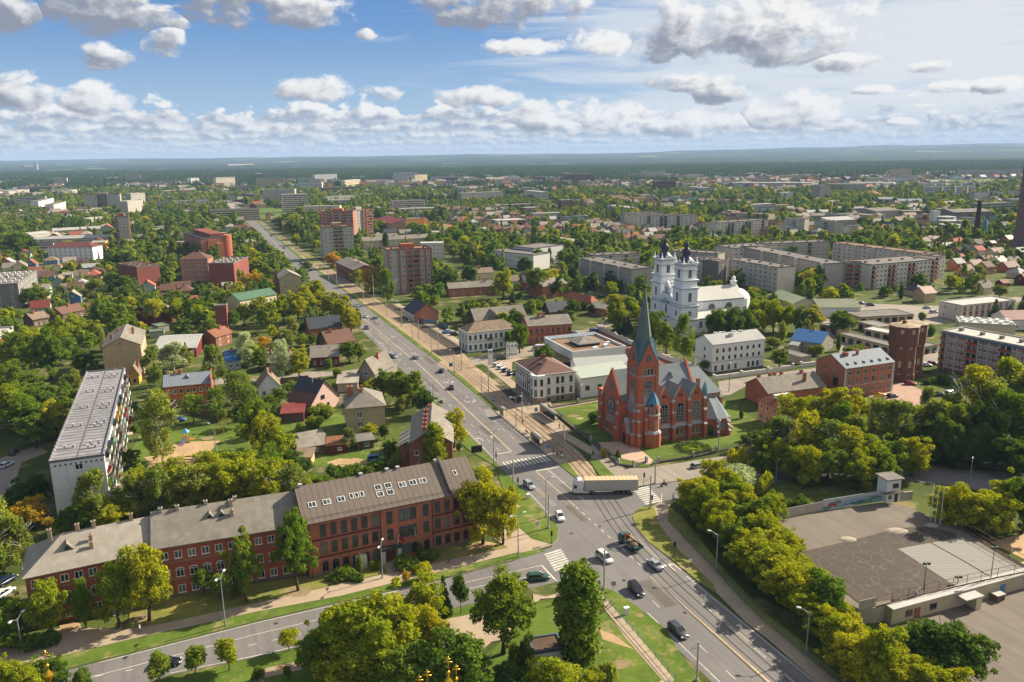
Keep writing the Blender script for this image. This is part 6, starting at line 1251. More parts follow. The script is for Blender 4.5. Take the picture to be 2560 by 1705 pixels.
# more blocks and works scattered towards the woods
rg=random.Random(77)
for i in range(120):
    y=rg.uniform(900,2900);x=rg.uniform(-.62,.62)*y;al,of=x*AU.x+y*AU.y,x*AN.x+y*AN.y
    if 50<of<130 or any(hypot(f[0][0]-x,f[0][1]-y)<75 for f in FOOT):continue
    L=rg.uniform(35,85);D=rg.uniform(12,15);st_=rg.choice((2,3,4,5,5,5,9));low=st_<=2;h=st_*2.9+.8;k_=rg.randrange(6);D=rg.uniform(16,26) if low else D;rz=radians(20+rg.choice((0,0,90))+rg.uniform(-3,3))
    R=thing('far_block','','apartment block' if not low else 'hall',(x,y,0),rz);R.matrix_basis=Matrix.Translation((x,y,0))@Matrix.Rotation(rz,4,'Z');mb=MB();mb.box(0,0,0,L,D,h);mb.build('wall',wl_[k_],R);roof_mesh('flat',L,D,h,.4).build('roof',[WFELT,FELT,WROOF,SLATE][rg.randrange(4)],R)
    for r in range(st_):mb=MB();mb.box(1,-.06,0,L-1,0,1.4);mb.build('window_band',GLASS,R,loc=(0,0,1+r*2.9))
    for r in range(st_):mb=MB();mb.box(-.06,1,0,0,D-1,1.4);mb.build('window_band',GLASS,R,loc=(0,0,1+r*2.9))
    footprint(R,L,D,h);q=CLEAR.pop();FAR.append(R);PENDING.append((R,'%s %s-storey %s %s'%(adj[k_],['','one','two','three','four','five','six','seven','eight','nine'][st_],'long' if L>60 else 'short','hall' if low else 'block'),Vector((x,y,0))))

CLEAR.append((990,556,1172,584,600.0))
# ------------------------------------------------------------------ foliage
def leaf_mat(name,a,b,c):
    m,n=newmat(name);info=n.n.new('ShaderNodeObjectInfo')
    at=n.n.new('ShaderNodeAttribute');at.attribute_name='tone'
    t=n.m('ADD',n.m('MULTIPLY',at.outputs['Fac'],.62),n.m('MULTIPLY',info.outputs['Random'],.5),clamp=True)
    r=n.n.new('ShaderNodeValToRGB');e=r.color_ramp.elements
    e[0].position=.1;e[0].color=a+(1,);e[1].position=.95;e[1].color=c+(1,);k=e.new(.5);k.color=b+(1,)
    n.put(t,r.inputs[0])
    d=n.n.new('ShaderNodeBsdfDiffuse');tr=n.n.new('ShaderNodeBsdfTranslucent');mx=n.n.new('ShaderNodeMixShader')
    n.l.new(r.outputs[0],d.inputs[0]);n.l.new(n.node('ShaderNodeHueSaturation',{'Hue':.49,'Saturation':1.1,'Value':1.5,'Color':r.outputs[0]}),tr.inputs[0])
    mx.inputs[0].default_value=.36;n.l.new(d.outputs[0],mx.inputs[1]);n.l.new(tr.outputs[0],mx.inputs[2])
    o=n.n.new('ShaderNodeOutputMaterial');n.l.new(mx.outputs[0],o.inputs[0]);MATS[name]=m;return m
LEAF={'g':leaf_mat('green_leaves',(0.084,0.154,0.018),(0.122,0.197,0.023),(0.196,0.234,0.029)),
        'y':leaf_mat('yellow_green_leaves',(0.144,0.207,0.015),(0.246,0.292,0.021),(0.391,0.356,0.026)),
        'd':leaf_mat('dark_green_leaves',(0.050,0.104,0.018),(0.076,0.134,0.021),(0.119,0.165,0.026)),
        'b':leaf_mat('birch_leaves',(0.119,0.172,0.029),(0.166,0.220,0.039),(0.254,0.271,0.046)),
        'l':leaf_mat('bright_green_leaves',(0.082,0.145,0.020),(0.120,0.184,0.025),(0.163,0.209,0.027)),
        's':leaf_mat('silver_leaves',(0.238,0.301,0.131),(0.340,0.393,0.195),(0.442,0.487,0.248)),
        'c':leaf_mat('spruce_needles',(0.031,0.068,0.026),(0.048,0.090,0.034),(0.071,0.116,0.041)),
        'o':leaf_mat('autumn_leaves',(0.271,0.225,0.023),(0.442,0.319,0.029),(0.510,0.262,0.039))}
BARK=M('bark','#4b4034',.4,1.5,.95);BIRCHB=M('birch_bark','#b7b2a8',.6,2.0,.9,dark=.25)
def leaf_mesh(name,lobes,n,size,seed,droop=0.0,up=.25,mat='g'):
    """leaf sized faces spread over clumps (centre, radius xyz)"""
    rg=np.random.default_rng(seed);V=[];T=[]
    tot=sum(l[1][0]*l[1][2] for l in lobes)
    for c,r in lobes:
        k=max(8,int(n*r[0]*r[2]/tot));d=rg.normal(size=(k,3));d[:,2]+=up;d/=np.linalg.norm(d,axis=1)[:,None]
        rad=rg.uniform(.35,1.3,(k,1))**.7;p=np.array(c)+d*np.array(r)*rad
        nm=d+rg.normal(scale=.95,size=(k,3));nm/=np.linalg.norm(nm,axis=1)[:,None]
        a=np.cross(nm,rg.normal(size=(k,3)));a/=np.linalg.norm(a,axis=1)[:,None]+1e-9
        if droop:a[:,2]-=droop;a/=np.linalg.norm(a,axis=1)[:,None]
        b=np.cross(nm,a);b/=np.linalg.norm(b,axis=1)[:,None]+1e-9;s=rg.uniform(.45,1.5,(k,1))*size*rg.uniform(.8,1.25)
        q=np.stack([p-a*s,p-b*s*.62+nm*s*.12,p+a*s,p+b*s*.62+nm*s*.12],1);V.append(q.reshape(-1,3))
        T.append(np.repeat(np.clip(rg.uniform(0,1,k)*.55+rg.uniform(0,.5),0,1),4))
    V=np.concatenate(V);T=np.concatenate(T);m=len(V)//4;me=bpy.data.meshes.new(name)
    me.vertices.add(len(V));me.vertices.foreach_set('co',V.ravel().astype(np.float32));me.loops.add(len(V));me.loops.foreach_set('vertex_index',np.arange(len(V),dtype=np.int32))
    me.polygons.add(m);me.polygons.foreach_set('loop_start',np.arange(0,4*m,4,dtype=np.int32));me.polygons.foreach_set('loop_total',np.full(m,4,np.int32))
    at=me.attributes.new('tone','FLOAT','POINT');at.data.foreach_set('value',T.astype(np.float32));me.materials.append(LEAF[mat]);me.update(calc_edges=True);return me
def trunk_mesh(kind,seed,top=6.5,r=.28,mat=None):
    rg=random.Random(seed);mb=MB();p=Vector((0,0,-.1));rr=r
    for i in range(4):
        q=Vector((rg.uniform(-.25,.25),rg.uniform(-.25,.25),top*(i+1)/4));mb.tube(p,q,rr,rr*.75,7);p=q;rr*=.75
    for i in range(7):
        z=top*rg.uniform(.38,.85);a=i*2.4;L_=rg.uniform(1.6,2.9)*min(1,top/6.5)**1.4;e=Vector((cos(a)*L_,sin(a)*L_,z+L_*rg.uniform(.5,1)));mb.tube((0,0,z),e,r*.38,r*.1,5)
        for k in range(2):mb.tube((0,0,z) if 0 else tuple(Vector((0,0,z)).lerp(e,.5)),e+Vector((rg.uniform(-1,1),rg.uniform(-1,1),.8))*min(1,top/6.5),r*.2,.03,4)
    return mb.mesh('trunk',mat or BARK,True)
def lobes_round(seed,n,W,z0,z1,rmin,rmax,flat=.8,power=1.0):
    rg=random.Random(seed);out=[];zc=(z0+z1)/2;hz=(z1-z0)/2
    for i in range(n):
        t=(i+.5)/n;ph=math.acos(1-2*t);th=i*2.39996+rg.uniform(-.4,.4);k=rg.uniform(.45,1.0)*(.82+.34*sin(th*2+seed)*sin(ph*3+seed*1.7));r=rg.uniform(rmin,rmax)*rg.choice((.7,1,1,1.25))
        wz=(1-.25*cos(ph)*power)
        out.append(((k*W*sin(ph)*cos(th)*wz,k*W*sin(ph)*sin(th)*wz,zc+k*hz*cos(ph)),(r,r,r*flat)))
    out.append(((0,0,zc),(W*.42,W*.42,hz*.5)));return out
SHAPES={}
def reg(k,crowns,trunk,W,Ht):SHAPES.setdefault(k,[]).append((crowns,trunk,W,Ht))
for s in range(6):reg('B',leaf_mesh('crown',lobes_round(s,92,3.6,1.4,10.3,.34,.85,.95),11500,.18,s),trunk_mesh('b',s),7.6,10.6)
for s in range(5):reg('M',leaf_mesh('crown',lobes_round(20+s,96,3.35,1.3,10.4,.32,.75),11500,.175,20+s),trunk_mesh('m',s),7.4,10.8)
for s in range(3):
    rg=random.Random(50+s);L_=[]
    for i in range(34):
        z=rg.uniform(2.4,11.4);w=2.0*(1-((z-5.2)/7)**2)**.5 if abs(z-5.2)<7 else .3;a=rg.uniform(0,2*pi);q=w*rg.uniform(.4,1);L_.append(((q*cos(a),q*sin(a),z),(rg.uniform(.4,.7),rg.uniform(.4,.7),rg.uniform(.8,1.4))))
    reg('I',leaf_mesh('crown',L_,4600,.19,50+s,.9,0,'b'),trunk_mesh('i',s,9.5,.13,BIRCHB),5.0,12.2)
for s in range(2):
    rg=random.Random(70+s);L_=[]
    for i in range(40):z=.8+10.4*i/39;w=1.9*sin(pi*min(1,(z+.6)/12.4))**.6;a=i*2.4;q=w*rg.uniform(.45,.95);L_.append(((q*cos(a),q*sin(a),z),(.7,.7,.95)))
    reg('P',leaf_mesh('crown',L_,6500,.21,70+s,0,.4,'l'),trunk_mesh('p',s,8,.22),4.9,12)
for s in range(2):
    L_=[]
    rg=random.Random(90+s)
    for i in range(13):
        z=.9+i*.82;w=2.3*(1-i/13.2)
        for k in range(max(3,int(8*(1-i/14)))):a=k*2*pi/max(3,int(8*(1-i/14)))+i;L_.append(((w*.72*cos(a),w*.72*sin(a),z-.1*w),(max(.25,w*.4),max(.25,w*.4),.38)))
    reg('C',leaf_mesh('crown',L_,5200,.2,90+s,.3,0,'c'),trunk_mesh('c',s,4,.2),4.8,12)
L_=[((.0,0,.5+i*.45),(.75*sin(pi*min(1,(i+1.6)/11))**.7,.75*sin(pi*min(1,(i+1.6)/11))**.7,.5)) for i in range(10)]
reg('T',leaf_mesh('crown',L_,2600,.12,99,-.6,0,'d'),trunk_mesh('t',1,1.2,.08),1.7,5.2)
for s in range(3):reg('S',leaf_mesh('foliage',[((random.Random(s*9+i).uniform(-1.2,1.2),random.Random(s*7+i).uniform(-1.2,1.2),.5+.5*random.Random(s+i).random()),(.75,.75,.6)) for i in range(11)],2000,.17,120+s),None,3.6,1.7)
for s in range(2):reg('W',leaf_mesh('crown',lobes_round(140+s,30,3.2,.6,7.4,.9,1.4),5200,.2,140+s,.4,.3,'s'),trunk_mesh('w',s,3,.3),7.6,8)
for s in range(2):reg('Y',leaf_mesh('crown',lobes_round(160+s,22,1.5,1.7,6.2,.5,.8),3000,.17,160+s),trunk_mesh('y',s,3.4,.12),3.6,6.4)
KIND={'B':('leafy_tree','tree'),'M':('leafy_tree','tree'),'I':('birch_tree','tree'),'P':('poplar_tree','tree'),'C':('spruce_tree','tree'),'T':('thuja','tree'),'S':('garden_shrub','shrub'),'W':('willow_tree','tree'),'Y':('young_street_tree','tree')}
CNAME={'g':'green','y':'yellow-green','d':'dark green','b':'grey-green','l':'bright green','s':'silvery','c':'blackish green','o':'autumn orange'}
SNAME={'B':'broad-crowned tree','M':'round-crowned maple','I':'weeping birch','P':'upright poplar','C':'pointed spruce','T':'slim thuja','S':'low shrub','W':'rounded willow','Y':'young street tree'}
TREES=[]
def tree(pos,h,w,shape='B',col='g',rz=None,seed=0):
    rg=random.Random(int(pos.x*31+pos.y*57+seed));v=SHAPES[shape][rg.randrange(len(SHAPES[shape]))]
    sc=(w/v[2],w/v[2],h/v[3]);rz=rg.uniform(0,6.28) if rz is None else rz;nm,cat=KIND[shape]
    if v[1] is None:o=inst(nm,v[0],None,pos,rz,sc);cr=o
    else:
        o=thing(nm,'',cat,pos,rz);o.scale=sc;cr=inst('crown',v[0],o);inst('trunk',v[1],o)
    cr.material_slots[0].link='OBJECT';cr.material_slots[0].material=LEAF[col]
    size='tall ' if h>15 else 'large ' if w>11 else 'small ' if (h<6 and shape!='S') else 'wide ' if shape=='S' and w>4.5 else ''
    o['category']=cat;PENDING.append((o,size+CNAME[col]+' '+SNAME[shape],Vector(pos)))
    TREES.append((pos.x,pos.y,w/2));return o
def T(pan,x,y,top,wd,shape='B',col='g',z=0.0):
    s=PAN[pan[0]][1];g=G((pan,x,y),z);h=hgt((pan,x,y),(pan,x,top))-0 if not z else None
    if z:d=ray((pan,x,top));t=(g.x*d.x+g.y*d.y)/(d.x**2+d.y**2);h=CAM_H+t*d.z-z
    dist=(g-Vector((0,0,CAM_H))).dot(_fw);h=min(max(h,.8),24)
    return tree(g,h,wd*s*dist/FPX*(1.14 if shape in 'BMPI' else 1),shape,col)
# foreground left and centre
for a in [('C1',1055,1140,535,330,'B','y'),('C1',850,1175,665,290,'B','y'),('C1',610,1190,770,150,'B','g'),('C1',370,1235,785,270,'B','y'),('C1',130,1225,925,230,'B','g'),('C1',30,1130,960,170,'B','g'),('C1',30,790,270,300,'I','b'),('C1',170,800,380,190,'I','b'),('C1',235,490,240,240,'B','o'),('C1',180,420,90,260,'M','d'),('C1',290,330,60,180,'M','d'),('C1',420,550,445,170,'S','g'),('C1',690,480,55,240,'I','b'),('C1',800,500,290,230,'M','y'),('C1',980,420,85,200,'I','b'),('C1',1150,400,40,210,'I','b'),('C1',1370,350,20,250,'I','b'),('C1',1620,320,-10,280,'B','y'),('C1',1740,280,-20,250,'I','y'),('C1',1445,960,730,130,'Y','g'),('C1',1560,985,790,150,'Y','g'),('C1',1680,960,850,110,'Y','g'),('C1',1745,1012,450,260,'M','g'),('C1',290,1330,1200,230,'S','d'),
          ('C1',90,1720,1360,230,'B','y'),('C1',230,1760,1390,240,'B','y'),('C1',430,1680,1350,190,'M','l'),('C1',590,1680,1440,150,'B','g'),('C1',1130,1580,1335,180,'Y','g'),('C1',1390,1525,1280,180,'Y','g'),('C1',1615,1492,1232,175,'Y','y'),
          ('C2',300,925,255,280,'M','g'),('C2',1600,600,50,340,'B','y'),('C2',1745,595,130,240,'B','y'),('C2',735,1560,900,520,'M','y'),('C2',960,1480,850,480,'B','y'),('C2',520,1500,1100,260,'M','y'),('C2',1190,1240,790,300,'B','y'),('C2',690,1620,1180,420,'B','y'),('C2',1060,1760,1290,420,'B','l'),('C2',1300,1760,1215,520,'B','l'),('C2',1480,1740,1260,360,'P','l'),('C2',1330,1092,790,130,'C','d'),('C2',1445,1088,775,120,'Y','d'),('C2',1745,1372,700,480,'M','g'),('C2',232,1358,1185,150,'Y','y'),('C2',228,1560,1445,70,'Y','d'),('C2',15,1570,1460,110,'Y','d'),('C2',735,792,655,44,'T','l'),('C2',1158,692,568,46,'T','l'),('C2',640,830,750,170,'S','l'),('C2',1060,760,670,190,'S','l'),('C2',1230,705,620,140,'S','l'),('C2',845,770,705,90,'S','l'),('C2',560,850,800,120,'S','l'),('C2',720,850,805,100,'S','d'),
          ('C2',120,330,0,250,'I','y'),('C2',260,300,40,220,'I','b'),('C2',40,340,60,170,'B','y'),('C2',450,240,90,200,'B','g'),('C2',590,170,30,170,'S','d'),('C2',700,145,25,170,'S','d'),('C2',810,130,20,170,'S','d'),('C2',880,110,-20,150,'B','d'),('C2',530,210,110,140,'S','d'),
          ('C3',470,1470,730,350,'P','l'),('C3',300,1720,1390,380,'B','y'),('C3',170,1700,1440,230,'B','y'),('C3',620,1640,1415,190,'S','b'),('C3',560,1700,1460,190,'B','y'),('C3',1600,235,0,290,'W','s'),('C3',1770,230,90,140,'S','y')]:T(*a)
for a in [('C2',0,250,-60,260,'B','y'),('C2',200,240,-40,240,'M','y'),('C2',330,260,70,200,'B','y'),('C2',100,180,-130,240,'B','g'),('C2',300,170,-60,190,'B','d'),('C1',880,440,170,220,'M','g'),('C1',1080,370,80,230,'B','g'),('C1',1280,330,40,230,'M','y'),('C1',1480,330,30,240,'I','y'),('C1',1560,290,10,240,'M','y'),('C1',1700,300,-20,260,'M','y'),('C1',620,500,200,220,'B','g'),('C1',760,380,110,200,'I','b'),('C1',1000,330,10,220,'B','y'),('C1',1240,260,-40,220,'B','y'),('C1',1500,200,-80,260,'B','y'),('C1',500,520,330,180,'S','d'),
          ('C1',-60,1000,400,260,'I','b'),('C1',90,740,300,200,'B','y'),('C1',-40,1350,1000,260,'B','g'),('C1',80,1330,1130,190,'M','g'),('C1',20,1640,1380,260,'B','y'),('C1',330,1640,1360,240,'B','g'),('C2',420,1560,1130,260,'B','g'),('C2',880,1640,1040,380,'M','y'),('C2',1230,1420,1010,260,'B','y'),('C2',600,1420,980,300,'B','y'),('C3',0,1700,1380,260,'B','d'),('C3',60,1500,1280,180,'S','d'),('C2',1160,800,720,110,'S','y'),('C2',1190,850,715,120,'Y','y'),('C2',1060,880,780,60,'Y','o')]:T(*a)
for a in [('B4',1480,1380,1060,240,'B','d'),('B4',1620,1340,900,260,'I','b'),('B4',1760,1400,960,280,'M','d'),('B4',1880,1560,1130,300,'B','d'),('B4',2060,1600,1180,300,'M','d'),('B4',1720,1570,1200,260,'B','d'),('B4',1420,1560,1240,240,'M','d'),('B4',780,1480,1090,300,'I','b'),('B4',400,1400,1080,280,'B','g'),('B4',30,1400,1120,220,'I','b'),('B4',1090,1300,940,240,'I','b'),('B4',1250,1330,1000,200,'I','g'),('B4',540,1720,1280,320,'B','g'),('B4',380,1740,1350,280,'B','y'),('B4',1040,1740,1350,300,'M','g'),('B4',820,1760,1360,300,'B','y')]:T(*a)
# belt of box elders between the pavement and the sports court
rg=random.Random(11)
for i in range(58):
    t=i/57
    for row in (0,1,2):
        if (i+row)%3:continue
        bx,by=((1235+1330*t,390+1290*t),(1290+1330*t,290+1290*t),(1370+1330*t,230+1290*t))[row]
        bx+=rg.uniform(-25,25);by+=rg.uniform(-25,25);sz=rg.uniform(.85,1.2)
        if row and t>(.74,.42)[row-1]:continue
        g=G(('C3',bx+45,by));tree(g,rg.uniform(6.8,9.2)*sz+1.2*(t<.3),rg.uniform(7.4,9.6)*sz,rg.choice('BBM'),rg.choice('yyyyyyg'),seed=i)
for a in [('C4',1230,1550,1075,560,'M','d'),('C4',1050,1480,1120,330,'M','d'),('C4',1380,1600,1200,300,'B','d'),('C4',620,1590,1190,340,'B','y'),('C4',790,1620,1150,330,'B','y'),('C4',950,1700,1380,340,'B','y'),('C4',1130,1740,1400,350,'B','y'),('C4',1300,1760,1440,250,'B','y'),
          ('C4',1350,530,130,340,'B','y'),('C4',1240,470,200,220,'I','y'),('C4',1560,540,170,320,'B','y'),('C4',1700,420,60,300,'B','y'),('C4',1790,520,60,300,'M','g'),('C4',1480,500,260,230,'S','d'),('C4',20,480,190,190,'B','y'),('C4',110,400,270,150,'B','g'),('C4',220,400,230,150,'B','g')]:T(*a)
# park on the right
for (x,y,top,w,s,c) in [(130,1500,1100,330,'I','b'),(330,1560,1060,330,'I','y'),(520,1600,1130,320,'I','b'),(250,1350,850,380,'B','y'),(640,1330,770,480,'M','y'),(430,1250,930,300,'I','b'),(830,1330,900,330,'B','y'),(1000,1420,940,330,'I','b'),(1180,1450,960,300,'I','b'),(900,1640,1210,420,'M','y'),(1120,1640,1250,350,'B','g'),(1310,1640,1240,360,'M','y'),(700,1660,1190,330,'I','y'),(250,1680,1330,300,'B','y'),(80,1620,1270,220,'B','y'),(1430,1290,830,190,'I','b'),(1360,1400,1000,260,'I','b'),(1540,1420,940,330,'I','b'),(1700,1450,920,340,'M','g'),(1860,1300,640,370,'I','y'),(2000,1380,760,380,'I','b'),(2160,1260,560,340,'I','y'),(2290,1330,650,360,'I','b'),(1940,1480,880,350,'M','d'),(2120,1500,860,360,'I','g'),(2290,1520,880,340,'M','g'),(1780,1180,700,240,'I','b'),(2420,1300,600,330,'I','b'),(2420,1500,850,330,'B','d'),(1600,1530,1060,330,'B','d'),(2240,1660,1240,380,'B','d'),(2400,1650,1200,300,'B','y'),(620,1480,960,260,'I','g'),(180,1230,1010,180,'B','d'),(1480,1500,1080,260,'B','d'),(1450,700,680,90,'S','d'),(1600,800,730,160,'S','d'),(1480,800,740,140,'S','d')]:T('B4',x,y,top,w,s,c)
# around the churches
for a in [('B3',760,1150,1035,160,'S','d'),('B3',835,1475,1385,56,'T','o'),('B3',966,1500,1395,60,'T','d'),('B3',2090,1120,1015,44,'T','d'),('B3',2130,1330,1260,90,'S','d'),('B3',2210,1320,1235,120,'S','d'),('B3',2290,1450,1225,200,'B','y'),('B3',2060,1560,1390,180,'S','y'),('B3',2280,1660,1400,240,'M','d'),('B3',935,330,0,230,'B','y'),('B3',970,350,190,70,'C','c'),('B3',1060,330,140,90,'C','c'),('B3',1020,350,180,70,'C','c'),('B3',1110,420,320,60,'C','d'),('B3',1290,500,110,230,'B','g'),('B3',1400,530,210,200,'M','y'),('B3',1560,610,170,200,'I','l'),('B3',1210,470,150,130,'B','g'),('B3',1750,700,580,110,'Y','g'),('B3',70,520,220,190,'B','l'),('B3',560,190,10,130,'M','l'),('B3',650,130,40,60,'T','d'),('B3',730,170,60,100,'M','d'),('B3',1870,420,90,200,'M','d'),('B3',2000,400,70,170,'M','d'),('B3',2110,380,90,180,'M','g'),('B3',2230,350,100,190,'M','y'),('B3',2300,300,-10,220,'B','y'),('B3',2200,250,20,180,'B','y'),('B3',1850,440,75,220,'M','d'),('B3',1990,430,60,220,'B','d'),('B3',2130,410,80,210,'M','g'),('B3',1920,410,110,180,'B','g'),('B3',2060,400,90,190,'M','d'),
          ('B4',50,330,20,220,'B','y'),('B4',170,330,40,200,'B','y'),('B4',290,340,70,190,'B','g'),('B4',400,330,60,180,'M','y'),('B4',130,400,215,80,'T','y'),('B4',665,350,95,280,'M','l'),('B4',640,500,330,50,'T','d'),('B4',325,500,400,55,'T','g'),('B4',430,540,440,120,'S','g'),('B4',105,650,445,200,'M','l'),('B4',50,480,370,160,'B','b'),('B4',740,530,450,110,'S','l'),('B4',840,520,440,120,'S','l'),('B4',1400,220,140,70,'S','d'),('B4',1480,360,260,90,'S','d'),('B4',1110,310,240,80,'S','d'),('B4',2060,230,10,130,'C','c'),('B4',2195,200,70,110,'C','c'),('B4',2310,170,-20,110,'C','c')]:T(*a)
# gardens and street trees left of the avenue
for a in [('B1',460,775,230,430,'M','g'),('B1',200,720,280,330,'B','l'),('B1',330,640,260,380,'B','y'),('B1',60,640,390,220,'B','y'),('B1',120,900,560,260,'B','g'),('B1',300,980,660,340,'M','l'),('B1',130,1050,740,300,'M','l'),('B1',450,1150,790,340,'M','l'),('B1',250,1240,850,380,'M','g'),('B1',520,1290,900,300,'M','y'),('B1',330,1380,1020,330,'M','l'),('B1',600,1050,760,240,'B','g'),('B1',680,900,660,200,'B','b'),('B1',780,720,445,220,'B','l'),('B1',930,730,610,210,'B','l'),('B1',560,500,130,240,'B','y'),('B1',700,450,140,240,'B','y'),('B1',860,460,190,230,'M','y'),('B1',1080,330,50,260,'M','g'),('B1',1190,300,110,170,'M','g'),('B1',1420,260,0,230,'B','y'),('B1',1620,240,10,160,'B','y'),('B1',1830,330,90,190,'M','g'),('B1',1920,420,190,190,'M','g'),('B1',1950,110,-60,200,'B','g'),('B1',2130,310,100,140,'M','g'),('B1',2230,270,40,160,'M','y'),('B1',2100,120,-80,200,'M','y'),
          ('B1',1425,820,460,200,'I','b'),('B1',1590,700,420,250,'I','s'),('B1',1700,560,410,80,'C','c'),('B1',1690,640,460,180,'I','b'),('B1',1970,830,440,220,'I','b'),('B1',1450,1100,840,230,'I','b'),('B1',1480,1520,880,300,'I','b'),('B1',1340,1180,940,200,'B','b'),('B1',1760,1160,870,210,'Y','g'),('B1',1990,1140,840,190,'I','g'),('B1',2180,980,620,280,'W','b'),('B1',2290,1060,760,220,'W','b'),('B1',2260,650,330,200,'I','s'),('B1',2320,640,410,160,'B','y'),('B1',1340,1300,1190,90,'S','l'),('B1',1230,1240,1160,80,'S','g'),('B1',1190,1560,1370,200,'M','d'),('B1',2310,1400,1040,260,'M','y'),('B1',2200,1200,920,200,'M','l'),('B1',2100,1640,1400,330,'B','y'),('B1',2280,1650,1380,260,'B','y'),('B1',1750,1640,1520,150,'S','g'),
          ('B2',60,1420,880,330,'M','g'),('B2',130,1100,880,200,'M','l'),('B2',90,1500,1010,300,'B','y'),('B2',240,1520,1200,290,'B','y'),('B2',330,1600,1380,220,'B','l'),('B2',210,970,830,170,'M','l'),('B2',330,900,770,180,'B','l'),('B2',410,1000,920,200,'S','g'),('B2',560,1080,980,210,'S','b'),('B2',660,1090,990,200,'S','g'),('B2',530,1200,1090,160,'S','g'),('B2',400,1230,1140,100,'W','b'),('B2',420,810,750,80,'S','l'),('B2',740,860,760,140,'W','b'),('B2',860,1410,1200,140,'I','b'),('B2',1030,1320,1140,190,'M','y'),('B2',1170,1310,1150,110,'M','d'),('B2',1090,1240,1010,90,'I','s'),('B2',1220,1480,1290,160,'M','g'),('B2',1290,1590,1400,180,'W','g'),('B2',1640,1610,1160,230,'P','y'),('B2',1800,1390,1010,280,'B','y'),('B2',1850,1450,1330,60,'Y','d'),('B2',1170,950,650,250,'M','l'),('B2',1300,990,640,290,'M','l'),('B2',1430,1010,660,260,'M','g'),('B2',1540,1090,820,230,'M','d'),('B2',1340,1060,890,160,'B','b'),('B2',1030,850,755,110,'S','y'),('B2',900,780,690,130,'S','b'),('B2',740,740,650,80,'S','b'),
          ('B2',400,750,430,230,'M','y'),('B2',240,770,400,200,'I','s'),('B2',665,660,560,70,'S','l'),('B2',310,710,620,120,'S','g'),('B2',850,610,380,200,'M','l'),('B2',940,600,400,140,'M','l'),('B2',600,470,280,120,'C','c'),('B2',520,450,340,110,'B','g'),('B2',430,460,340,160,'W','g'),('B2',410,350,195,190,'M','d'),('B2',60,480,350,150,'B','o'),('B2',40,690,440,170,'M','l'),
          ('B2',120,330,30,230,'M','y'),('B2',260,260,-60,210,'M','y'),('B2',390,250,-80,210,'M','y'),('B2',500,220,-60,190,'M','y'),('B2',610,190,-70,200,'M','y'),('B2',700,230,-60,200,'M','y'),('B2',800,280,-30,200,'M','y'),('B2',875,365,60,210,'M','y'),('B2',945,350,120,60,'Y','d'),('B2',40,260,-20,200,'M','y'),('B2',450,120,-130,190,'M','y'),('B2',560,60,-180,180,'M','y'),
          ('B2',1200,60,-250,150,'I','g'),('A2',1050,1400,1130,180,'B','o'),('A2',940,1330,1170,140,'B','y'),('A2',1130,1380,1200,110,'I','y'),('A2',1740,1400,1150,240,'M','d'),('A2',1950,1330,1110,170,'M','d'),('A2',2250,1450,1150,220,'B','y'),('A2',2040,1140,1000,120,'M','l'),('A2',1800,1080,930,120,'B','b'),('A2',1890,1070,930,110,'B','b'),('A2',700,1170,1010,160,'B','o'),('A2',800,1080,960,140,'B','g'),('A2',880,1030,920,120,'B','g'),('A2',1000,1200,1060,150,'M','g'),('A2',370,960,850,100,'B','y'),('A2',350,880,800,100,'M','g'),('A2',60,1180,1030,130,'M','d'),('A2',40,1370,1190,130,'B','o'),('A2',0,1340,1180,110,'B','o'),('A2',430,1300,1130,110,'M','l'),('A2',470,1200,1090,110,'M','l'),('A2',500,1420,1280,120,'M','y'),('A2',440,1470,1320,130,'M','y'),
          ('A3',220,1420,1120,220,'M','g'),('A3',120,1250,1030,170,'M','d'),('A3',230,1160,970,160,'M','g'),('A3',550,1230,1000,210,'M','g'),('A3',460,1150,980,130,'M','g'),('A3',1200,1150,990,70,'C','c'),('A3',1265,1150,1000,60,'C','c'),('A3',895,1430,1270,130,'B','y'),('A3',1090,1500,1290,120,'M','g'),('A3',940,1530,1390,190,'M','y'),('A3',1240,1400,1320,80,'B','y'),('A3',2200,1450,1340,150,'B','y'),('A3',650,1330,1280,70,'S','d'),('A3',560,1360,1300,90,'S','d'),('A4',410,1380,1205,210,'M','g'),('A4',1360,1370,1190,180,'M','d'),('A4',1090,1420,1340,110,'M','d'),('A4',1690,1350,1250,130,'M','l'),('A4',1780,1280,1120,70,'I','g'),('A4',1900,1320,1140,140,'I','b'),('A4',2110,1440,1300,150,'M','b'),('A4',740,1110,1030,90,'I','l'),('A4',570,1090,1030,110,'I','l'),('A1',1150,1450,1200,240,'M','l'),('A1',1030,1340,1240,130,'M','l'),('A1',1200,1240,1090,180,'M','d'),('A1',1590,1110,900,90,'P','l'),('A1',160,1060,800,270,'B','g'),('A1',290,1050,850,130,'M','d'),('A1',1640,980,820,110,'I','b'),('A1',2260,1370,1210,150,'B','o'),('A1',2170,1320,1170,90,'P','y'),('A1',2000,1490,1310,110,'B','y'),('A1',1400,1570,1390,200,'I','g'),('A1',1620,1560,1370,150,'I','g'),('A1',880,1470,1270,200,'I','b'),('A1',360,1500,1290,220,'M','g'),('A1',280,1520,1330,200,'M','d')]:T(*a)
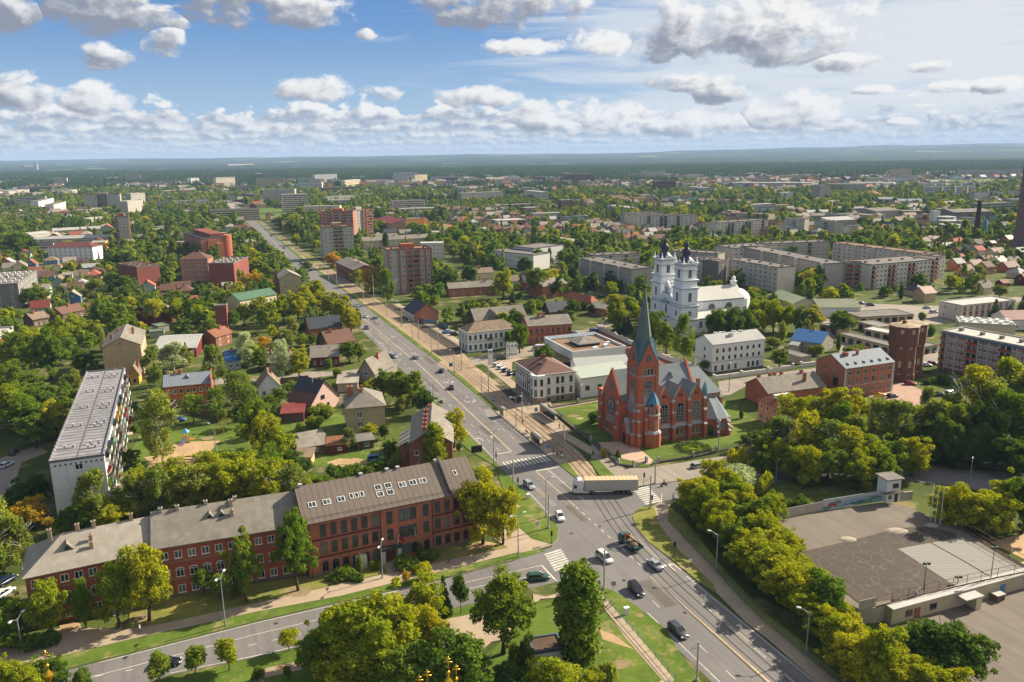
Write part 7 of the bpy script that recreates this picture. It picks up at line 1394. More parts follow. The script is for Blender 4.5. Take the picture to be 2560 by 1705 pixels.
# ------------------------------------------------------------------ raised sports court with the beige building under its edge
CZ=3.0
cp=[G(('C4',x,y),CZ) for x,y in ((0,480),(20,420),(330,365),(800,300),(960,320),(1130,390),(1380,480),(1850,770),(1850,800),(760,1045),(640,1050),(540,1000),(250,790),(100,640))]
cb=sheet('court_terrace',cp,CZ,YARD,CONC,-.1);ROADPOLYS.append([(v.x,v.y) for v in cp])
sheet('court_surface',[G(('C4',x,y),CZ) for x,y in ((190,660),(620,560),(930,480),(1140,470),(1330,520),(1330,560),(920,630),(1320,890),(1100,960),(690,1010),(640,1000),(430,830))],CZ+.02,COURT,None,CZ-.05)
sheet('court_panels',[G(('C4',x,y),CZ) for x,y in ((918,628),(1372,545),(1800,790),(1325,892))],CZ+.04,M('pale_grey_mats','#86847b',.15,.3,.9,'rows',1,.85),None,CZ-.05)
for pts in (((190,662),(430,840),(640,1005)),((1140,580),(1340,690),(1590,838))):strip('court_joint',[G(('C4',x,y),CZ) for x,y in pts],.35,CZ+.06,BANK)
for x,y,r in ((910,500,1.9),(1155,462,1.2),(560,560,1.5)):
    g=G(('C4',x,y),CZ);mb=MB();mb.lathe([(r,0),(r*.7,.25),(.1,.4)],12);o=mb.build('sand_pile',M('pale_sand','#a09382',.3),None,loc=(g.x,g.y,CZ));o.scale=(1.3,.8,1);tag(o,{910:'white heap of sand on the court apron',1155:'small pale sand heap in the tree shade on the court',560:'flat tan sand drift at the edge of the dark court'}[x],'sand heap')
ws=[G(('C4',x,y),CZ) for x,y in ((870,1052),(1808,800),(2100,722))]
R=thing('court_building','long low cream building under the edge of the sports court','building',(ws[0].x,ws[0].y,0),atan2((ws[2]-ws[0]).y,(ws[2]-ws[0]).x));L=(ws[2]-ws[0]).length
mb=MB();mb.box(0,-.3,0,L,3.2,CZ-.02);mb.build('wall',M('dull_cream','#b3a588',.3,.4),R);mb=MB();mb.box(0,-.5,CZ,L,1.4,CZ+.15);mb.build('roof_edge',WFELT,R)
for u in (.09,.22):put_window(R,L*u,-.31,1.0,0,1.6,1.1,'brown',True)
for u in (.1,.58):mb=MB();mb.box(-.7,-.36,0,.7,-.3,2.1);mb.build('door',[RUST,plain('blue_door','#4a6d92')][u>.3],R,loc=(L*u+1.5,0,0))
mb=MB();mb.box(-2.2,-2.6,2.5,2.2,-.3,2.7,1);mb.box(.6,-2.4,0,2.0,-.3,2.5,0);mb.build('entrance_porch',[CREAM,WFELT],R,loc=(L*.39,0,0));mb=MB();mb.box(-1,-2,0,1,-.3,1.2,0);mb.box(-1.1,-2.1,1.2,1.1,-.3,1.35,1);mb.build('cellar_hatch',[BOARD,WFELT],R,loc=(L*.56,0,0))
FOOT.append([(p.x,p.y) for p in (ws[0],ws[2],ws[2]+Vector((3,6,0)),ws[0]+Vector((3,6,0)))])
road('lower_yard',[('C4',930,1110),('C4',1300,1000),('C4',1808,880),(2750,1400),(2750,1760),(2300,1800),('C4',1250,1300)],.04,YARD)
road('upper_yard',[('C4',1560,580),('C4',1808,520),(2700,1330),(2700,1420),('C4',1808,700)],.05,DIRT)
def rail_fence(name,label,cat,pts,ht,step,mat,kind='mesh',z=0.0,postm=None,group=None,baseh=0.0,pr=.05):
    """fence as one thing: posts, rails, panels along ground points"""
    g0=pts[0];R=thing(name,label,cat,(g0.x,g0.y,z),0,group);pm=postm or mat;n_post=0
    pmesh=None;rl=MB()
    for a,b in zip(pts,pts[1:]):
        L_=(b-a).length;n_=max(1,int(L_/step));t=(b-a).normalized()
        for i in range(n_+(b is pts[-1])):
            p=a.lerp(b,i/n_)-g0;n_post+=1
            if pmesh is None:
                mb=MB()
                if kind=='church':mb.box(-.3,-.3,0,.3,.3,ht);mb.add([(-.38,-.38,ht),(.38,-.38,ht),(.38,.38,ht),(-.38,.38,ht),(0,0,ht+.3)],[(0,1,4),(1,2,4),(2,3,4),(3,0,4)])
                elif kind=='wall':mb.box(-.35,-.35,0,.35,.35,ht+.5);mb.box(-.45,-.45,ht+.5,.45,.45,ht+.7)
                else:mb.tube((0,0,0),(0,0,ht),pr,pr,6)
                pmesh=mb.mesh('post',pm)
            if n_post<100:inst('post',pmesh,R,(p.x,p.y,0),atan2(t.y,t.x))
        A,B=a-g0,b-g0;q=Vector((-t.y,t.x,0))
        def bar(z0,z1,w):rl.add([tuple(A+q*w+Vector((0,0,z0))),tuple(B+q*w+Vector((0,0,z0))),tuple(B-q*w+Vector((0,0,z0))),tuple(A-q*w+Vector((0,0,z0))),tuple(A+q*w+Vector((0,0,z1))),tuple(B+q*w+Vector((0,0,z1))),tuple(B-q*w+Vector((0,0,z1))),tuple(A-q*w+Vector((0,0,z1)))],[(0,1,2,3),(7,6,5,4),(0,4,5,1),(1,5,6,2),(2,6,7,3),(3,7,4,0)])
        if kind=='church':
            bar(0,.45,.2);bar(.6,.66,.03);bar(ht-.25,ht-.19,.03)
            k=int(L_/.35)
            for i in range(k):p=A.lerp(B,(i+.5)/k);rl.box(p.x-.02,p.y-.02,.45,p.x+.02,p.y+.02,ht-.15)
        elif kind=='wall':bar(0,ht,.18);bar(ht,ht+.12,.26)
        elif kind=='two':bar(ht-.08,ht,.03);bar(ht*.5,ht*.5+.06,.03)
        elif kind=='solid':bar(0,ht,.05)
        else:bar(ht-.06,ht,.03);bar(.1,.35,.06);bar(ht*.55,ht*.55+.04,.02)
    rl.build('panel' if kind in ('wall','solid') else 'rail',mat,R);return R
RUSTP=plain('rusty_iron','#5b3a2e',.8);GREENP=plain('green_railing_paint','#5f7568');GREYM=plain('grey_galvanised','#8e9294',.5,.3);DGREY=plain('dark_grey_paint','#4a4c50');CONCP=plain('concrete_post','#9b978f',.9)
rail_fence('court_fence','rusty railing along the front edge of the sports court','fence',[G(('C4',x,y),CZ) for x,y in ((760,1045),(1100,955),(1500,862),(1850,790))],2.2,3.0,RUSTP,'mesh',CZ)
rail_fence('court_fence','rusty railing down the far right side of the sports court','fence',[G(('C4',x,y),CZ) for x,y in ((1380,500),(1550,600),(1700,690),(1850,775))],2.2,4.0,RUSTP,'mesh',CZ)
rail_fence('corner_wall','grey solid corner screen at the near court corner','wall',[G(('C4',x,y),CZ) for x,y in ((640,1060),(752,1035))],1.8,4,CONC,'solid',CZ)
rail_fence('court_wall','pale concrete panel wall overgrown at its left along the court','wall',[G(('C4',x,y),CZ) for x,y in ((-60,440),(160,400),(385,355))],2.2,6,CONC,'solid',CZ)
MW=rail_fence('painted_wall','concrete court wall painted with a white, blue and red mural','wall',[G(('C4',x,y),CZ) for x,y in ((385,357),(800,290))],2.6,9,M('mural_white','#a5a7a8',.25),'solid',CZ)
a,b=G(('C4',385,357),CZ),G(('C4',800,290),CZ);t=(b-a).normalized();ln=(b-a).length;q=Vector((t.y,-t.x,0));ml=MB();rg=random.Random(4);cols=['#3a5878','#8298a4','#5f7d68','#8c463e','#3b4c60','#a3966a']
for i in range(26):
    u=rg.uniform(.02,.93);c0=rg.uniform(.4,1.7);w_=rg.uniform(.5,2.2);h_=rg.uniform(.2,.75);mi=3 if u<.2 and rg.random()<.6 else rg.choice((0,1,1,2,4) if u>.4 else (1,4,2,3));P_=[]
    for k in range(9):ang=2*pi*k/9;rr=rg.uniform(.6,1);P_.append(t*min(max(u*ln+w_*rr*cos(ang),.1),ln-.1)+q*(.07+.004*i)+Vector((0,0,min(max(c0+h_*rr*sin(ang),.1),2.5))))
    ml.add(P_,[tuple(range(9))],mi)
ml.build('mural',[M('mural_%d'%i,c,.2) for i,c in enumerate(cols)],MW)
wtw=thing('watch_tower','small two-storey white watch hut with flat roof at the court corner','hut',G(('C4',830,305),CZ),radians(12));mb=MB();mb.box(0,0,0,3.6,3.4,5.6);mb.build('wall',WHITE,wtw);mb=MB();mb.box(-.5,-.5,5.6,4.1,3.9,5.85);mb.build('roof',FELT,wtw);mb=MB();mb.box(-1.2,-.9,2.6,3.7,0,2.75);mb.build('gallery',BOARD,wtw)
put_window(wtw,2.2,-.01,3.6,0,1.5,1.0,'brown',True);put_window(wtw,1.0,-.01,1.0,0,.8,.8,'brown',True);door(wtw,2.6,.9,2.0);mb=MB();mb.box(3.6,0,0,7,.3,2.2);mb.build('side_wall',CONC,wtw)
def lamp(name,label,g,ht,arms=1,rz=0.0,group=None,mat=None,out=1.8,two=False):
    R=thing(name,label,'street lamp',g,rz,group);mb=MB();mb.tube((0,0,0),(0,0,ht),.14,.07,8);mb.tube((0,0,0),(0,0,1.2),.18,.18,8);mb.build('pole',mat or GREYM,R)
    for k in range(arms):
        s=1 if k==0 else -1;mb=MB();mb.tube((0,0,ht-.4),(s*out*.5,0,ht+.25),.05);mb.tube((s*out*.5,0,ht+.25),(s*out,0,ht+.35),.05);mb.build('arm',mat or GREYM,R)
        mb=MB();mb.box(s*out-.15*s-.35,-.16,ht+.25,s*out-.15*s+.35,.16,ht+.45);mb.build('lamp_head',plain('lamp_head_paint','#c4c6c6'),R)
    return R
def lampC(label,b,top,arms=1,rz=0.0,z=0.1,**k):
    g=G(b,z);g.z=z;return lamp('street_lamp',label,g,max(3,hgt(b,top)-.3),arms,rz,'street lamps',**k)
for x,y,tp,lb in ((1100,910,735,'slender floodlight mast at the front railing of the sports court'),(1572,840,625,'floodlight mast near the right end of the court railing'),(1340,870,830,'short floodlight post between the two court masts')):
    g=G(('C4',x,y),CZ);d=ray(('C4',x,tp));h_=CAM_H+(g.y/d.y)*d.z-CZ;R=thing('floodlight',lb,'floodlight',g);mb=MB();mb.tube((0,0,0),(0,0,h_),.09,.06,6);mb.build('pole',DGREY,R)
    for s in (-.4,.4):mb=MB();mb.box(s-.25,-.2,h_-.1,s+.25,.15,h_+.35);mb.build('lamp_head',DGREY,R)
for i,x in enumerate((1145,1180,1215)):
    g=G(('C4',x,430+12*i),CZ);R=thing('flagpole',['left','middle','right'][i]+' of three bare white flagpoles by the court trees','flagpole',g,0,'bare court flagpoles');mb=MB();mb.tube((0,0,0),(0,0,8.5),.07,.05,6);mb.build('pole',FRAME,R);mb=MB();mb.sphere((0,0,8.55),.1);mb.build('finial',FRAME,R)
# small white utility building
uk=[G(('C3',x,y),3.2) for x,y in ((90,1270),(155,1368),(365,1240))];R,L,D=bld('utility_building','small white flat-roofed utility building under the bright poplar','building',('C3',155,1368),('C3',368,1335),('C3',88,1268),3.2,'flat',.35,WHITE,M('dark_blue_parapet','#4c5a68',.2),near=True)
mb=MB();mb.box(.3,.3,3.28,L-.3,D-.3,3.33);mb.build('leaf_litter_roof',M('leafy_felt','#5e4c3d',.5,1.5,.95),R);put_window(R,L*.5,-.004,1,0,1.2,1.2,'brown',True);door(R,.0,1.0,2.0,D*.6,None,-pi/2);put_window(R,-.004,D*.3,.9,-pi/2,1.0,1.3,'white',True)
# ------------------------------------------------------------------ fences and railings
rail_fence('church_fence','church fence of grey pillars and railings along the tram stop','fence',[G(('B3',x,y)) for x,y in ((335,1035),(450,1120),(580,1225),(720,1335),(820,1420))],1.7,6.4,PLINTH,'church',.14,CONCP)
rail_fence('church_fence','church fence of grey pillars along the side path behind the lawn','fence',[G(('B3',x,y)) for x,y in ((335,1030),(600,985),(850,940))],1.7,7,PLINTH,'church',.14,CONCP)
rail_fence('church_fence','church fence of grey pillars facing the road junction','fence',[G(('B3',x,y)) for x,y in ((870,1440),(970,1545),(1110,1562),(1225,1525))],1.7,5.5,PLINTH,'church',.14,CONCP)
rail_fence('church_fence','church fence of grey pillars along the round flower bed lawn','fence',[G(('B3',x,y)) for x,y in ((1330,1525),(1650,1475),(1860,1430),(2180,1360))],1.7,7,PLINTH,'church',.14,CONCP)
WALLW=M('white_wall_plaster','#cfcbc4',.15,.5)
rail_fence('white_wall','white boundary wall with posts between the white church and the dealership','wall',[G(('B3',x,y)) for x,y in ((780,305),(1000,405),(1110,455))],1.8,6,WALLW,'wall',0);rail_fence('white_wall','white boundary wall with gate posts along the red paved church drive','wall',[G(('B3',x,y)) for x,y in ((1285,530),(1430,590),(1640,660))],1.8,6,WALLW,'wall',0)
rail_fence('white_wall','long white wall in front of the white three-storey rectory','wall',[G(('B3',x,y)) for x,y in ((1840,768),(2334,700),(2560,666))],1.6,9,WALLW,'wall',0);rail_fence('white_wall','white wall with dark gate left of the brick office','wall',[G(('B4',x,y)) for x,y in ((300,650),(450,632))],1.6,6,WALLW,'wall',0)
road('church_drive',[('B3',800,320),('B3',1110,470),('B3',1500,620),('B3',1500,650),('B3',1200,640),('B3',780,350)],.036,REDPAVE)
rail_fence('green_railing','long green pedestrian railing beside the right pavement','railing',[G(('C3',1102,420)),G(('C3',1430,782)),G(('C3',1650,1022)),G(('C4',0,1172)),G(('C4',480,1562)),G((2290,1795))],1.1,2.0,GREENP,'two',.15)
rail_fence('green_railing','green pedestrian railing along the lower left pavement','railing',[G(('C3',625,960)),G(('C3',890,1260)),G(('C3',1150,1560)),G((1570,1795))],1.1,2.0,GREENP,'two',.15)
rail_fence('tram_railing','low grey railing between the road and the tram stop island','railing',[AV(226,89.3),AV(186,88.6)],1.0,2.2,GREYM,'two',.24);rail_fence('embankment_railing','thin railing along the top path above the tram embankment','railing',[AV(436,107.6),AV(318,108.7)],1.0,2.6,GREYM,'two',.16);rail_fence('embankment_railing','thin railing along the path before the dealership car park','railing',[AV(282,106),AV(230,101.7)],1.0,2.6,GREYM,'two',.16)
rail_fence('garden_fence','blue-grey board fence of the brick house by the tram line','fence',[G(('B2',x,y)) for x,y in ((1435,190),(1530,250),(1645,255))],2.2,3,M('blue_grey_boards','#6d7f8c',.2,.4,.9),'solid',0);rail_fence('garden_fence','short blue-grey fence behind the parked cars','fence',[G(('B2',x,y)) for x,y in ((1670,265),(1752,310))],2.2,3,M('blue_grey_boards','#6d7f8c',.2,.4,.9),'solid',0);rail_fence('garden_fence','long weathered board fence below the orange house','fence',[G(('B1',x,y)) for x,y in ((1680,1060),(1950,1110),(2200,1090))],2.0,3,BOARD,'solid',0);rail_fence('garden_fence','dark board fence along the lane behind the gardens','fence',[G(('B2',x,y)) for x,y in ((230,790),(480,765))],1.8,3,BOARD,'solid',0);rail_fence('white_railing','white balustrade fence by the tram track near the red and white tower','fence',[G(('A2',x,y)) for x,y in ((890,1300),(980,1350),(1060,1390))],1.6,3,WALLW,'two',0,WALLW)
# ------------------------------------------------------------------ lamps, tram poles, signals, signs
for lb,b,tp,arms,rz in (('lamp beside the corner verge near the grey estate car',('C3',240,405),('C3',250,130),1,.3),('double-armed lamp on the corner pavement at the end of the school',('C3',45,685),('C3',42,385),2,.6),('lamp in front of the brick apartment wings beside the side road',('C1',1592,1172),('C1',1560,815),2,1.5),('lamp at the far left end of the side road',('C1',162,1370),('C1',127,1105),2,1.5),('lamp in front of the brick school entrance',('C2',893,835),('C2',880,590),2,1.5),('lamp on the verge beside the billboard',('B2',2168,1540),('B2',2165,1230),1,.4),('lamp at the edge of the fork by the dark red car',('B2',1615,905),('B2',1612,790),1,.4),('lamp beside the blue and white sign on the left verge',('B2',1215,585),('B2',1208,420),1,.4),('playground lamp among grass',('B1',1968,1410),('B1',1948,1165),1,2.8),('lamp by the blue car at the old board fence',('B1',1590,1120),('B1',1580,965),1,2.8),('lamp by the church lawn with the flower bed',('B3',1878,1425),('B3',1876,1150),1,1.2),('lamp by the white wall street',('B3',1978,868),('B3',1980,620),1,1.2),('lamp in front of the white warehouse wing',('B3',622,950),('B3',622,820),1,1.2),('left tram side lamp above the embankment',('B2',1425,385),('B2',1418,225),1,2.6),('tram side lamp by the middle of the embankment',('B2',1600,535),('B2',1595,350),1,2.6),('tram side lamp before the dealership side road',('B2',1810,720),('B2',1805,495),1,2.6),('tram side lamp beside the dealership car park',('B2',2058,925),('B2',2050,690),1,2.6),('double-armed lamp at the tram stop platform',('B3',38,1190),('B3',36,920),2,.3),
                           ('lamp post beside the box elder belt in the lower right',('C4',268,1372),('C4',293,1060),1,2.7),('lamp post with camera box beside the box elder belt',('C3',1440,790),('C3',1442,510),1,2.7),('park lamp at the shaded road behind the watch hut',('C4',1425,150),('C4',1450,0),1,1),('lamp by the park road left of the silver willow',('C4',55,150),('C4',68,10),1,1),('lamp on the left verge opposite the embankment',('B2',1073,445),('B2',1073,300),1,.4),('lamp on the back street in the left gardens',('B1',910,160),('B1',905,60),1,0.),('lamp pole on the left lawn by the big maples',('B1',590,680),('B1',575,555),1,0.)):lampC(lb,b,tp,arms,rz)
def tram_pole(label,b,tp,z=.1):
    g=G(b,z);g.z=z;R=thing('tram_pole',label,'tram pole',g,0,'tram wire poles');h_=hgt(b,tp);mb=MB();mb.tube((0,0,0),(0,0,h_),.19,.14,10);mb.tube((0,0,0),(0,0,.5),.28,.28,10);mb.build('pole',CONCP,R);mb=MB();mb.tube((0,0,h_-1.0),(-2.8,-1.1,h_-1.0),.045);mb.tube((0,0,h_-.2),(-1.4,-.55,h_-.97),.025);mb.build('bracket',GREYM,R);return R
for lb,b,tp in (('tram pole at the near right corner of the junction',('C3',975,345),('C3',975,110)),('tall tram pole at the lower left corner of the junction',('C3',650,915),('C3',662,635)),('tram pole on the corner verge across from the truck',('C3',258,482),('C3',260,243)),('tram pole with lamp arm at the bottom of the picture',('C3',1305,1560),('C3',1322,1285)),('tram pole right behind the trailer of the truck',('C3',1010,165),('C3',1011,-10)),('tram pole by the church fence at the stop',('B3',475,1408),('B3',470,1170)),('tram pole between both stop platforms',('B3',93,1108),('B3',92,880)),('tram pole beside the dealership car park bank',('B2',2122,868),('B2',2122,668)),('tram pole at the dealership side road',('B2',1875,678),('B2',1872,485)),('tram pole at the near end of the embankment',('B2',1664,518),('B2',1660,350)),('tram pole in the middle of the embankment',('B2',1484,388),('B2',1482,222)),('tram pole at the far end of the embankment',('B2',1328,278),('B2',1325,120)),('tram pole before the red and white tower',('B2',1192,182),('B2',1190,40)),('tram pole on the verge beyond the crossing',('A2',1078,1518),('A2',1065,1230)),('tram pole in front of the white balustrade',('A2',980,1445),('A2',975,1310)),('tram pole near the dark red terrace',('A2',738,1340),('A2',735,1190)),('tram pole at the far crossing',('A2',662,1285),('A2',658,1180)),('verge pole by the stop line and zebra crossing',('C3',10,235),('C3',5,0))):tram_pole(lb,b,tp)
def signal(label,b,tp,rz=0.):
    g=G(b,.15);g.z=.15;R=thing('traffic_light',label,'traffic light',g,rz,'traffic lights of the junction');h_=max(2.8,hgt(b,tp));mb=MB();mb.tube((0,0,0),(0,0,h_),.07);mb.build('pole',DGREY,R);mb=MB();mb.box(-.2,-.25,h_-1.1,.2,.1,h_);mb.build('signal_head',DARK,R)
    for i in range(3):mb=MB();mb.lathe([(.11,-.02),(.11,.02)],10);mb.v=[(v[0],v[2]-.26,v[1]+h_-.2-i*.34) for v in mb.v];mb.build('lens',plain('lens%d'%i,('#5a1512','#5a4a12','#123f22')[i]),R)
for lb,b,tp,rz in (('traffic light on the right verge by the green flatbed truck',('C3',1146,680),('C3',1148,575),.2),('traffic light at the corner verge tip by the white hatchback',('C3',280,590),('C3',280,500),0),('traffic light behind the truck at the church corner',('C3',930,180),('C3',932,90),1.2),('traffic light on the left verge by the stop line',('B2',2190,1530),('B2',2190,1430),0),('traffic light on the left verge before the grey estate car',('C3',42,205),('C3',40,125),0),('traffic light on the tram pole corner right of the zebra',('C3',985,330),('C3',984,250),1),('small traffic light at the tram crossing by the stop',('B3',738,1500),('B3',738,1415),0)):signal(lb,b,tp,rz)
def sign(label,b,tp,w,hh,mat,rz=0.,two=False,cat='sign',name='road_sign',mark=None,z=.15):
    g=G(b,z);g.z=z;R=thing(name,label,cat,g,rz);h_=max(hh+.5,hgt(b,tp));mb=MB()
    for s in ((-w*.4,w*.4) if two else (0,)):mb.tube((s,0,0),(s,0,h_),.05)
    mb.build('post',GREYM,R);mb=MB();mb.box(-w/2,-.12,h_-hh,w/2,-.05,h_);mb.build('board',mat,R)
    if mark:mark(R,h_,w,hh)
    return R
BSIGN=plain('blue_sign','#2f6096')
def bus_mark(R,h_,w,hh):mb=MB();mb.box(-w*.3,-.14,h_-hh*.55,w*.3,-.125,h_-hh*.12);mb.build('white_panel',FRAME,R);mb=MB();mb.box(-w*.2,-.155,h_-hh*.45,w*.2,-.145,h_-hh*.22);mb.build('bus_symbol',BSIGN,R)
for lb,b,tp in (('blue bus stop sign at the far end of the road stop',('B2',2163,990),('B2',2166,925)),('blue stop sign by the zebra crossing end of the island',('B3',323,1435),('B3',323,1340)),('blue tram stop sign beside the roofed tram shelter',('B3',220,1085),('B3',218,1015))):sign(lb,b,tp,1.0,1.3,BSIGN,.1,True,'stop sign','stop_sign',bus_mark,.22)
sign('black billboard frame on the left verge near the school roof',('B2',2012,1440),('B2',2012,1370),3.2,2.0,DARK,.35,True,'billboard','billboard');sign('white and blue direction sign on the left verge',('B2',1160,600),('B2',1160,540),2.6,1.6,plain('pale_blue_sign','#a9bccb'),.4,True);sign('blue diamond road sign at the dealership side road',('B2',1777,675),('B2',1777,610),1.4,1.4,BSIGN,.3)
sign('grey sign seen from behind near the pale pole pavement',('C3',178,530),('C3',176,435),.9,.9,GREYM,.6);sign('round sign on the lower verge by the tall tram pole',('C3',716,920),('C3',716,855),.9,.9,GREYM,0);sign('pale square sign seen from behind on the left verge tree line',('B2',1690,1005),('B2',1688,950),1,1.2,DGREY,.2)
def tri(R,h_,w,hh):mb=MB();mb.add([(-.5,-.13,h_-.9),(.5,-.13,h_-.9),(0,-.13,h_)],[(0,1,2)],0);mb.add([(-.32,-.14,h_-.8),(.32,-.14,h_-.8),(0,-.14,h_-.25)],[(0,1,2)],1);mb.build('warning_triangle',[plain('sign_red','#9c3a36'),FRAME],R)
sign('red and white warning triangle sign on the right pavement',('C3',1026,440),('C3',1026,390),.3,.4,GREYM,.2,False,'road sign','road_sign',tri)
pyl=thing('pylon_sign','tall white pylon with round blue emblem at the car park entrance','sign',G(('B2',2138,630)),.3);mb=MB();mb.box(-.9,-.25,0,.9,.25,6.4);mb.build('board',FRAME,pyl);emblem(pyl,0,-.25,5.4,.7,0,FRAME,BL)
for i,(x,y,tp) in enumerate((('B2',2287,570),('B2',2322,555),('B2',2352,545))) if 0 else enumerate(((2283,585,415),(2320,572,415),(2352,560,412))):
    g=G(('B2',x,y));R=thing('flagpole',['left','middle','right'][i]+' of three white flags before the car dealership','flag',g,0,'white dealership flags');h_=hgt(('B2',x,y),('B2',x,tp));mb=MB();mb.tube((0,0,0),(0,0,h_),.07,.05);mb.build('pole',FRAME,R)
    mb=MB();n_=8;V_=[];
    for k in range(n_+1):z=h_-.1-k*.62;V_+=[(0,0,z),(1.5*(1-k*.03),-.35*sin(k*.9+i),z-.4-.1*sin(k))]
    mb.add(V_,[(2*k,2*k+1,2*k+3,2*k+2) for k in range(n_)]);f_=mb.build('flag',FRAME,R);mb=MB();mb.lathe([(.38,-.01),(.38,.01)],14);mb.v=[(v[0]+.75,v[2]-.18,v[1]+h_-1.8) for v in mb.v];mb.build('flag_badge',BL,f_)
bx=thing('utility_cabinet','small white utility cabinet on the lower verge','cabinet',G(('C3',808,1095)),.4);mb=MB();mb.box(-.45,-.3,0,.45,.3,1.5);mb.box(-.5,-.35,1.5,.5,.35,1.6);mb.build('body',FRAME,bx);mb=MB();mb.box(-.38,-.32,.15,.38,-.3,1.4);mb.build('door',OFFW,bx)
bx=thing('utility_cabinet','small grey cabinet at the corner verge edge','cabinet',G(('C3',112,275)),.4);mb=MB();mb.box(-.4,-.3,0,.4,.3,1.3);mb.build('body',FRAME,bx);mb=MB();mb.box(-.33,-.32,.1,.33,-.3,1.2);mb.build('door',OFFW,bx)
def shelter(label,g,rz,ln,side=True):
    R=thing('bus_shelter',label,'shelter',g,rz,'stop shelters');n_=max(2,int(ln/2.4)+1)
    for i in range(n_):
        for y in (0,1.2):mb=MB();mb.tube((ln*i/(n_-1),y,0),(ln*i/(n_-1),y,2.4),.06);mb.build('post',DGREY,R)
    mb=MB();nn=7
    for k in range(nn):a,b=k/nn,(k+1)/nn;mb.add([(-.3,-.3+1.9*a,2.4+.45*sin(pi*a)),(ln+.3,-.3+1.9*a,2.4+.45*sin(pi*a)),(ln+.3,-.3+1.9*b,2.4+.45*sin(pi*b)),(-.3,-.3+1.9*b,2.4+.45*sin(pi*b))],[(0,1,2,3)])
    mb.build('roof',M('shelter_roof','#86837c',.25),R);mb=MB();mb.box(.1,1.18,.2,ln-.1,1.22,2.2);mb.build('rear_pane',GLASS,R);mb=MB();mb.box(.4,.6,.42,ln-.4,1.0,.5);mb.build('bench',BOARD,R)
az_av=atan2(AU.y,AU.x)
shelter('curved-roof shelter on the road stop nearest the zebra crossing',AV(197,90.6,.24),az_av,5.6);shelter('small shelter at the far end of the road stop island',AV(226,91.0,.24),az_av,2.6);g=G(('B3',420,1150));shelter('long roofed tram shelter beside the church fence',Vector((g.x,g.y,.22)),az_av,11)
for i,(al,lb) in enumerate(((205.5,'bench nearer the shelter on the stop island'),(209,'bench further from the shelter on the stop island'))):R=thing('bench',lb,'bench',AV(al,90.8,.24),az_av);mb=MB();mb.box(-.9,-.2,.42,.9,.2,.5);mb.build('seat',BOARD,R);mb=MB();mb.box(-.9,.2,.5,.9,.26,.95);mb.build('backrest',BOARD,R);[MB().box(s-.05,-.18,0,s+.05,.18,.42).build('leg',DGREY,R) for s in (-.7,.7)]
# playground
pg=thing('play_tower','climbing tower with blue roof and purple slide on the playground','play tower',G(('B1',1700,1330)));[MB().tube((x,y,0),(x,y,3.2),.08).build('post',plain('yellow_paint','#c99a2e'),pg) for x in (-.8,.8) for y in (-.8,.8)];mb=MB();mb.box(-.9,-.9,1.4,.9,.9,1.5);mb.build('deck',BOARD,pg);mb=MB();mb.add([(-1,-1,3.1),(1,-1,3.1),(1,1,3.1),(-1,1,3.1),(0,0,4.2)],[(0,1,4),(1,2,4),(2,3,4),(3,0,4)]);mb.build('roof',plain('sky_blue_paint','#4f8fbf'),pg);mb=MB();mb.add([(-.4,-.9,1.5),(.4,-.9,1.5),(.4,-3.4,.2),(-.4,-3.4,.2)],[(0,1,2,3)]);mb.build('slide',plain('purple_slide','#6a5fa0'),pg);mb=MB();mb.box(1,-.6,.9,2.4,.6,1.0);mb.build('side_platform',plain('orange_paint','#c0703a'),pg)
for x,y,lb in ((2065,1170,'yellow swing frame at the back of the playground'),(2005,1270,'second yellow climbing frame right of the play tower')):R=thing('swing_frame',lb,'swing',G(('B1',x,y)));[MB().tube((s,0,0),(s,0,2.0),.06).build('post',plain('yellow_paint','#c99a2e'),R) for s in (-1.3,1.3)];MB().tube((-1.3,0,2),(1.3,0,2),.06).build('top_bar',plain('yellow_paint','#c99a2e'),R)
R=thing('sandbox','low wooden sandbox on the playground sand','sandbox',G(('B1',1720,1480)));mb=MB();[mb.box(*b) for b in ((-1.6,-1.2,0,1.6,-1.05,.3),(-1.6,1.05,0,1.6,1.2,.3),(-1.6,-1.05,0,-1.45,1.05,.3),(1.45,-1.05,0,1.6,1.05,.3))];mb.build('frame',BOARD,R)
# round flower bed, beds
fb=thing('flower_bed','round flower bed of clipped dark and green rings on the church lawn','flower bed',G(('B3',1650,1395)));
ringl=lambda r,n_,s,h_:[((r*cos(2*pi*i/n_),r*sin(2*pi*i/n_),h_),(s,s,s*.5)) for i in range(n_)]
for nm,r,n_,s,cl in (('outer_ring',4.6,30,.75,'o'),('middle_ring',3.4,24,.65,'d'),('inner_ring',1.8,14,.5,'y')):me=leaf_mesh(nm,ringl(r,n_,s,.3),2200,.12,n_);o=inst(nm,me,fb);o.material_slots[0].link='OBJECT';o.material_slots[0].material=LEAF[cl] if cl!='o' else M('russet_leaves','#5c4a2c',.5,3)
